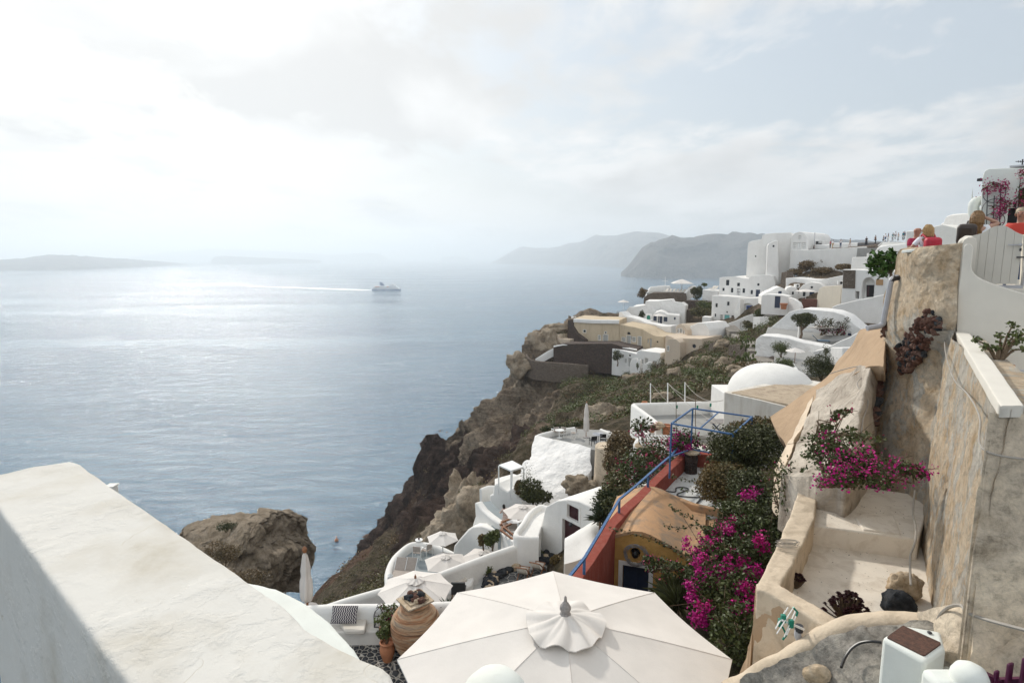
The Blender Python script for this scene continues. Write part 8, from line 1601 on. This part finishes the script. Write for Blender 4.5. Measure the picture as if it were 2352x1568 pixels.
boug('bougainvillea', 'thin bougainvillea climbing the iron trellis', [bb(2090, 320, .28, .1), bb(2010, 350, .12, .1), bb(2160, 360, .1, .1), bb(2140, 470, .1, .1), bb(2220, 490, .2, .09), bb(2090, 560, .1, .18), bb(2160, 550, .1, .06), bb(2080, 640, .06, .15)], 260, 900, .03, seed=51, twigs=3, gap=.1, fm=leafmat('dusky_bracts', (.26, .012, .10), .3), droop=0, shell=.1)
boug('bougainvillea', 'dark bougainvillea at the edge beside the arched window', [bb(2320, 400, .12, .2), bb(2335, 220, .06, .12), bb(2330, 480, .12, .1)], 200, 260, .03, seed=52, twigs=5, gap=.1, fm=L_PINK)
rt = root('floodlight', 'small black floodlight on the corner of the white house', 'lamp', P(*z2(1928, 285), 15.2)); q = P(*z2(1946, 275), 15.1); g = G(); g.box(q, (.11, .08, .07), .4); g.build('housing', BLACKP, rt, bevel=.01); g = G(); g.bar(q, P(*z2(1955, 262), 15.3), .03); g.build('bracket', METALD, rt)
slab('solar_panel', 'flat grey panel lying on the roof of the white house', [hp_.at(.45, 0, .2), hp_.at(2.1, 0, .2), hp_.at(2.1, 0, 2.2), hp_.at(.45, 0, 2.2)], P(*z2(2010, 160), 15).z + .02, P(*z2(2010, 160), 15).z - .02, METALG, kind='thing', cat='panel')
g = G(); q = P(*z2(2340, 150), 15); g.tube([q - Vector((0, 0, .3)), P(*z2(2340, 85), 15)], .015, 5); g.bar(P(*z2(2275, 107), 15), P(*z2(2400, 107), 15), .015); [g.bar(P(*z2(x, 98), 15), P(*z2(x, 116), 15), .012) for x in (2300, 2320, 2360)]; tag(g.build('roof_antenna', METALD), 'thin black aerial on the roof of the white house', 'antenna')
g = G(); g.tube(crom([P(*z2(x, y), 15.6) for x, y in ((1890, 600), (1888, 540), (1895, 495), (1920, 470), (1960, 468))], 5), .12, 14); tag(g.build('vent_pipe', W_NEAR), 'fat white curved flue beside the white house', 'pipe')
B('chimney_pier', 'square white pier under the curved flue', z2, 16, 15.8, [(1842, 640), (1845, 528), (1905, 522), (1908, 640)], 760, .8, W_NEAR, cat='wall')
B('house', 'low white barrel vault behind the long haired woman', z2, 21, 19.5, [(1588, 690), (1590, 672), (1612, 668), (1622, 635), (1645, 606), (1690, 590), (1760, 584), (1860, 580), (1862, 690)], 800, 4, W_, bevel=.1)
B('screen_wall', 'tall angled white wall panels behind the two walkers', z2, 17.5, 16, [(1262, 940), (1265, 755), (1275, 745), (1345, 740), (1480, 712), (1600, 684), (1680, 704), (1735, 722), (1740, 860), (1800, 868), (1900, 872)], 980, 1.2, W_, cat='wall', bevel=.03)
slab('terrace_floor', 'upper street behind the high pier', [Vector(p) for p in ((7.5, 10.2, 0), (11.7, 17, 0), (16, 17, 0), (16, 10, 0))], -1.05, -1.3, W_CREAM)
slab('terrace_floor', 'raised cafe floor beside the white house', [Vector(p) for p in ((9.3, 10.9, 0), (10.6, 15, 0), (17, 15, 0), (16, 10.6, 0))], -.42, -1.2, W_CREAM)
wc = [chair('x', WHITEP) for _ in range(2)]
for o, (x, y, a, Y), lab in zip(wc, ((2140, 700, 2.7, 12.2), (2260, 700, -1.9, 12.0)), ('white wooden chair below the iron trellis', 'white wooden chair nearer the person in red')):
    o['label'] = lab; q = P(*z2(x, y), Y); put(o, (q.x, q.y, -.415), a, 1.08)
rt = rtable('small white cafe table between the white chairs', Vector((P(*z2(2200, 650), 12.5).x, 12.9, -.415)), .38, .74, WHITEP)
SKIN = plain('skin', (.42, .24, .17), .55, var=.06, sc=5); SKIN2 = plain('tanned_skin', (.36, .17, .11), .5, var=.06, sc=5)
CR = plain('crimson_cotton', (.33, .018, .06), .85, var=.1); WT = plain('white_cotton', (.74, .75, .78), .85, var=.04); RDN = plain('red_nylon', (.42, .008, .03), .5, var=.12); ORR = plain('orange_red_shirt', (.55, .05, .03), .7, var=.08)
BRB = plain('brown_leather', (.032, .019, .012), .45, var=.25, sc=20); HB = plain('blonde_hair', (.42, .27, .12), .55, var=.35, sc=60, bump=.4, bsc=160); HBR = plain('light_brown_hair', (.22, .12, .045), .5, var=.5, sc=50, bump=.4, bsc=160); HD = plain('dark_hair', (.02, .014, .01), .5); HG = plain('grey_blond_hair', (.36, .29, .2), .6, var=.3, sc=60)
DK = plain('dark_cloth', (.012, .012, .018), .8); BLJ = plain('blue_jeans', (.03, .06, .14), .8); TEAL = plain('teal_cloth', (.03, .20, .24), .8); TANC = plain('tan_cloth', (.42, .28, .12), .8); PALE = plain('pale_dress', (.55, .42, .36), .8)
def skin(name, mt, V, E, Rr, parent, sub=2):
    me = bpy.data.meshes.new(name); me.from_pydata(V, E, []); o = bpy.data.objects.new(name, me); COL.objects.link(o); o.parent = parent; me.materials.append(mt)
    m = o.modifiers.new('s', 'SKIN'); sv = me.skin_vertices[0].data
    for i, r in enumerate(Rr): sv[i].radius = (r, r) if not isinstance(r, tuple) else r
    sv[0].use_root = True; m.use_smooth_shade = True; s = o.modifiers.new('d', 'SUBSURF'); s.levels = s.render_levels = sub; return o
def person(label, feet, h, rz, shirt, pants, hair, sk=SKIN, la=None, ra=None, hs='short', long_=False, near=True, sleeve=.55, lean=0, group=None, bend=0, walk=.0):
    """origin between the feet; la/ra: (elbow, wrist) of the left/right arm; facing +Y"""
    r = root('person', label, 'person', (0, 0, 0), group); k = h / 1.75
    la = la or ((-.25, -.02, 1.14), (-.24, .08, .90)); ra = ra or ((.25, -.02, 1.14), (.24, .08, .90)); S = lambda p: tuple(c_ * k for c_ in p); L = lambda z: lean * max(0, z - .95)
    J = dict(p=(0, 0, .96), s=(0, 0, 1.14), c=(0, -.01, 1.34), n=(0, 0, 1.50), hd=(0, .015, 1.57), h1=(0, .02, 1.63), h2=(0, .01, 1.70), ls=(-.175, -.01, 1.42), rs=(.175, -.01, 1.42), le=la[0], lw=la[1], re=ra[0], rw=ra[1],
             lh=(-.09, 0, .90), lk=(-.10, .03 + walk, .50), lf=(-.10, -.01 + walk, .09), lt=(-.11, .13 + walk, .04), rh=(.09, 0, .90), rk=(.10, .03 - walk * .3, .50), rf=(.10, -.01 - walk, .09), rt=(.11, .13 - walk, .04))
    RR = dict(p=(.145, .10), s=(.115, .085), c=(.15, .10), n=.052, hd=.06, h1=(.072, .088), h2=(.07, .08), ls=.055, rs=.055, le=.04, lw=.028, re=.04, rw=.028, lh=.085, lk=.056, lf=.038, lt=.03, rh=.085, rk=.056, rf=.038, rt=.03)
    Ed = ['p s', 's c', 'c n', 'n hd', 'hd h1', 'h1 h2', 'c ls', 'ls le', 'le lw', 'c rs', 'rs re', 're rw', 'p lh', 'lh lk', 'lk lf', 'lf lt', 'p rh', 'rh rk', 'rk rf', 'rf rt']
    for a in J: x, y, z = J[a]; J[a] = (x, y + L(z), z - bend * max(0, z - .95) * .3)
    if near:
        for s in 'lr':
            e, w_ = Vector(J[s + 'e']), Vector(J[s + 'w']); d = (w_ - e).normalized(); sd = d.orthogonal().normalized(); J[s + 'm'] = tuple(w_ + d * .06); RR[s + 'm'] = (.032, .018); Ed.append(s + 'w ' + s + 'm')
            for i in range(4): J[s + str(i)] = tuple(w_ + d * (.155 - .012 * abs(i - 1.4)) + sd * (.018 * (i - 1.5)) - Vector((0, 0, .01))); RR[s + str(i)] = .0085; Ed.append(s + 'm ' + s + str(i))
            J[s + 't_'] = tuple(w_ + d * .09 + sd * .05); RR[s + 't_'] = .010; Ed.append(s + 'w ' + s + 't_')
    def mkpart(nm, mt, keys, grow, cut=None):
        pts = {a: J[a] for a in keys}; 
        if cut: pts.update(cut)
        ks = list(pts); idx = {a: i for i, a in enumerate(ks)}; ed = [tuple(idx[b] for b in e.split()) for e in Ed if all(b in idx for b in e.split())]
        rr = []
        for a in ks: q = RR.get(a, .05); q = q if isinstance(q, tuple) else (q, q); rr.append(tuple((c_ + grow) * k for c_ in q))
        return skin(nm, mt, [S(pts[a]) for a in ks], ed, rr, r)
    mkpart('body', sk, list(J), 0)
    c2 = {}
    for s in 'lr': a, b = Vector(J[s + 's']), Vector(J[s + 'e']); c2[s + 'e'] = tuple(a.lerp(b, sleeve))
    RR2 = dict(RR); c2['n'] = (0, L(1.46), 1.455); RR['n'] = .062; mkpart('shirt', shirt, ['p', 's', 'c', 'ls', 'rs'], .018, c2)
    if long_: g = G(); g.lathe([(.0, .12), (.30, .12), (.27, .4), (.2, .8), (.15, 1.0), (0, 1.0)], (0, 0, 0), 16); o = mk('dress', [tuple(c_ * k for c_ in v) for v in g.V], g.F, shirt, r, origin=(0, 0, 0))
    else: mkpart('trousers', pants, ['p', 'lh', 'lk', 'lf', 'rh', 'rk', 'rf'], .014)
    hx, hy, hz = J['h1']; g = G()
    if near:
        for sx in (-1, 1): g.ball((hx + sx * .088, hy - .0, hz + .0), .022, 8, 6, (.5, .8, 1.3))
        g.ball((hx, hy + .098, hz), .016, 8, 6, (.8, 1.1, 1.4)); mk('face_features', [S(v) for v in g.V], g.F, sk, r, origin=(0, 0, 0)); g = G()
        for sx in (-1, 1): g.ball((hx + sx * .032, hy + .085, hz + .025), .009, 8, 5)
        g.ball((hx, hy + .085, hz - .045), .022, 8, 5, (1, .4, .25)); mk('eyes_and_mouth', [S(v) for v in g.V], g.F, DK, r, origin=(0, 0, 0))
    if hs != 'bald':
        g = G(); n = 16; rows = []; rn_ = random.Random(int(h * 991))
        lo = {'short': -.02, 'bob': -.13, 'long': -.40}[hs]; zz_ = [.125, .115, .08, .03, -.03] + ([-.08, -.13] if lo < -.1 else []) + ([-.2, -.28, -.36, -.43] if lo < -.3 else [])
        for j, z_ in enumerate(zz_):
            if z_ < max(lo, -.14) - .04: break
            rr = [.02, .055, .084, .094, .092, .094, .09, .09, .09, .07, .03][min(j, 10)]; rr *= 1.28 if lo < -.3 and j > 2 else 1; fy = -.018 - (.05 if z_ < -.1 else 0); rows.append([(hx + rr * math.cos(a) * (1 + .07 * math.sin(a * 7 + j)), hy + fy + rr * (1.05 if math.sin(a) < 0 else (.75 if z_ > .02 else .1)) * math.sin(a) * (1 if z_ > -.1 else .7), hz + z_ + .012 * math.sin(a * 5 + j)) for a in [i * 2 * math.pi / n for i in range(n)]])
        if near and lo < -.1:
            for i in range(90):
                a = rn_.uniform(3.3, 6.1) if i % 3 else rn_.uniform(2.9, 6.5); q = .086 + rn_.uniform(0, .016); e = lo * rn_.uniform(.75, 1.15); ca, sa = math.cos(a), math.sin(a); g.tube([(hx + ca * q * .5, hy + sa * q * .6 - .01, hz + .115), (hx + ca * q, hy + sa * q - .02, hz + .03), (hx + ca * q * (1.12 if lo < -.3 else 1), hy - .03 + sa * q * 1.1, hz + e * .45), (hx + ca * q * (1.2 if lo < -.3 else .95) + rn_.uniform(-.02, .02), hy - .05 + sa * q, hz + e)], [.014, .016, .014, .005], 4)
        b0 = len(g.V); g.loft(rows, closed=True); g.F.append(tuple(b0 + i for i in range(n))); g.F.append(tuple(len(g.V) - 1 - i for i in range(n))); fixn(mk('hair', [S(v) for v in g.V], g.F, hair, r, origin=(0, 0, 0), smooth=80))
    put(r, feet, rz); return r
def feet(x, ytop, Y, h): p = P(*z2(x, ytop), Y); return (p.x, p.y, p.z - h * 1.005)
def addpart(r, nm, mt, c, d, rz=0, bevel=.04, rest=None):
    g = G(); g.box((0, 0, 0), d, 0, Matrix.Rotation(rest, 3, 'X') if rest else None); o = mk(nm, [tuple(Vector(v) + Vector(c)) for v in g.V], g.F, mt, r, bevel=bevel, seg=3, origin=(0, 0, 0)); o.parent = r; return o
p1 = person('bald man in a crimson shirt talking to the woman with the red backpack', feet(1372, 692, 13.7, 1.78), 1.78, R(-155), CR, DK, HD, SKIN2, hs='bald', la=((-.26, .02, 1.15), (-.10, .25, 1.02)), ra=((.26, .02, 1.15), (.2, .2, .95)))
addpart(p1, 'waist_bag', DK, (0, .17, 1.02), (.28, .12, .16))
p2 = person('blonde woman in a white t-shirt with a red backpack seen from behind', feet(1477, 684, 13.0, 1.68), 1.68, R(-8), WT, BLJ, HB, SKIN2, hs='bob', la=((-.36, .03, 1.16), (-.24, .2, 1.2)), ra=((.38, .05, 1.18), (.27, .2, 1.22)))
bp_ = addpart(p2, 'backpack', RDN, (0, -.23, 1.17), (.33, .19, .48), bevel=.08); o = addpart(p2, 'backpack_pocket', RDN, (0, -.34, 1.07), (.25, .07, .2), bevel=.03); g = G(); g.ball((.02, -.385, 1.06), .028, 10, 6, (1, .4, 1)); mk('badge', g.V, g.F, PALE, p2, origin=(0, 0, 0))
for s in (-1, 1): g = G(); g.tube([(s * .09, -.16, 1.38), (s * .115, -.02, 1.475), (s * .12, .11, 1.36), (s * .13, .06, 1.15)], .022, 6); mk('shoulder_strap', [tuple(v) for v in g.V], g.F, RDN, p2, origin=(0, 0, 0))
p3 = person('woman with long light brown hair and white top, one hand raised to her head', feet(1932, 556, 11.3, 1.66), 1.66, R(-40), WT, BLJ, HBR, SKIN, hs='long', ra=((.34, .10, 1.50), (.13, .12, 1.62)), la=((-.24, .1, 1.16), (-.05, .32, 1.12)), sleeve=.2)
addpart(p3, 'camera', BLACKP, (.0, .42, 1.13), (.13, .08, .09), bevel=.01)
addpart(p3, 'leather_backpack', BRB, (-.12, -.36, 1.22), (.3, .2, .38), bevel=.07, rest=.15)
g = G(); g.tube([(-.14, -.3, 1.38), (-.13, -.1, 1.47), (-.15, .1, 1.36), (-.16, .02, 1.2)], .014, 6); g.tube([(-.1, -.42, 1.08), (-.08, -.44, .9), (-.1, -.4, .78)], .016, 6); mk('bag_strap', [tuple(v) for v in g.V], g.F, BRB, p3, origin=(0, 0, 0))
p4 = person('person in an orange red shirt at the right edge by the gate', feet(2338, 528, 11.2, 1.72), 1.72, R(130), ORR, BLJ, HG, SKIN2, hs='short', la=((-.27, .05, 1.15), (-.2, .2, 1.0)), ra=((.27, .05, 1.15), (.2, .2, 1.0)))
# woman seated on the lower terrace by the beams
q = Pz(*z5(1425, 835), -17.4); p5 = person('woman in a pale dress leaning over the wooden beams', (q.x, q.y, -17.4), 1.6, R(35), PALE, PALE, HD, SKIN, hs='bob', long_=True, lean=.25, near=True, la=((-.24, .15, 1.15), (-.15, .4, 1.1)), ra=((.24, .15, 1.15), (.15, .4, 1.1)))
# walkers on the cliff path
ARM = ((.24, .2, 1.3), (.1, .42, 1.48))
for i, (x, y0, y1, Y, a, sh, pa, hr, lab, kw) in enumerate((
  (576, 830, 902, 138, 90, CR, DK, HD, 'walker in a maroon top beside the one in white on the cliff path', {}), (599, 825, 902, 137, 100, WT, TANC, HD, 'walker in a white top and shorts leading on the cliff path', dict(walk=.12)),
  (671, 818, 896, 135.5, -60, WT, BLJ, HD, 'person in white top and jeans taking a photo on the cliff path', dict(ra=ARM)), (757, 812, 892, 133.5, 60, TANC, PALE, HD, 'person in a mustard top leaning at the path wall', dict(walk=.15)),
  (907, 797, 876, 130, 120, DK, DK, HD, 'woman in a long black dress on the cliff path', dict(long_=True)), (990, 782, 866, 128, -90, DK, DK, HD, 'person all in black walking near the dark fence panel', dict(walk=.15)),
  (1062, 788, 860, 117, 60, DK, DK, HD, 'person in dark clothes at the left end of the lattice terrace', {}), (1082, 767, 840, 118, 100, WT, BLJ, HD, 'person in white behind the one at the lattice end', {}), (1108, 764, 838, 117, 60, DK, DK, HD, 'person in dark clothes above the sloping end of the lattice', {}),
  (1150, 762, 836, 116, 0, TEAL, DK, HD, 'person in teal standing behind the lattice', {}), (1175, 747, 820, 118, 170, WT, DK, HD, 'tallest white shirted person behind the lattice', {}), (1201, 760, 835, 116, 30, PALE, DK, HBR, 'person in a pale top behind the lattice', {}),
  (1244, 752, 828, 116, 200, TEAL, DK, HD, 'person in a teal jacket beside the tall white wall panel', {}), (1258, 746, 822, 117, 10, BLJ, DK, HD, 'person in blue half behind the tall white wall panel', {}), (424, 868, 930, 143.5, 90, DK, DK, HD, 'dark clothed person sitting low beside the kiosk door', dict(bend=.5)))):
    h = (y1 - y0) / 4 / FPX * Y * 1.0; h = min(max(h, 1.6), 2.05); p = P(*z2(x, y0), Y); person(lab, (p.x, p.y, p.z - h), h, R(a), sh, pa, hr, near=False, group='visitors along the cliff path', **kw)
slab('path', 'stone paved cliff path above the long white wall', [P(*z2(*p), Y) for p, Y in (((370, 906), 144), ((590, 903), 138.5), ((1048, 868), 127), ((1060, 850), 134), ((830, 850), 141), ((430, 868), 149))], P(*z2(600, 903), 137).z - .05, -6, GREYFLOOR)
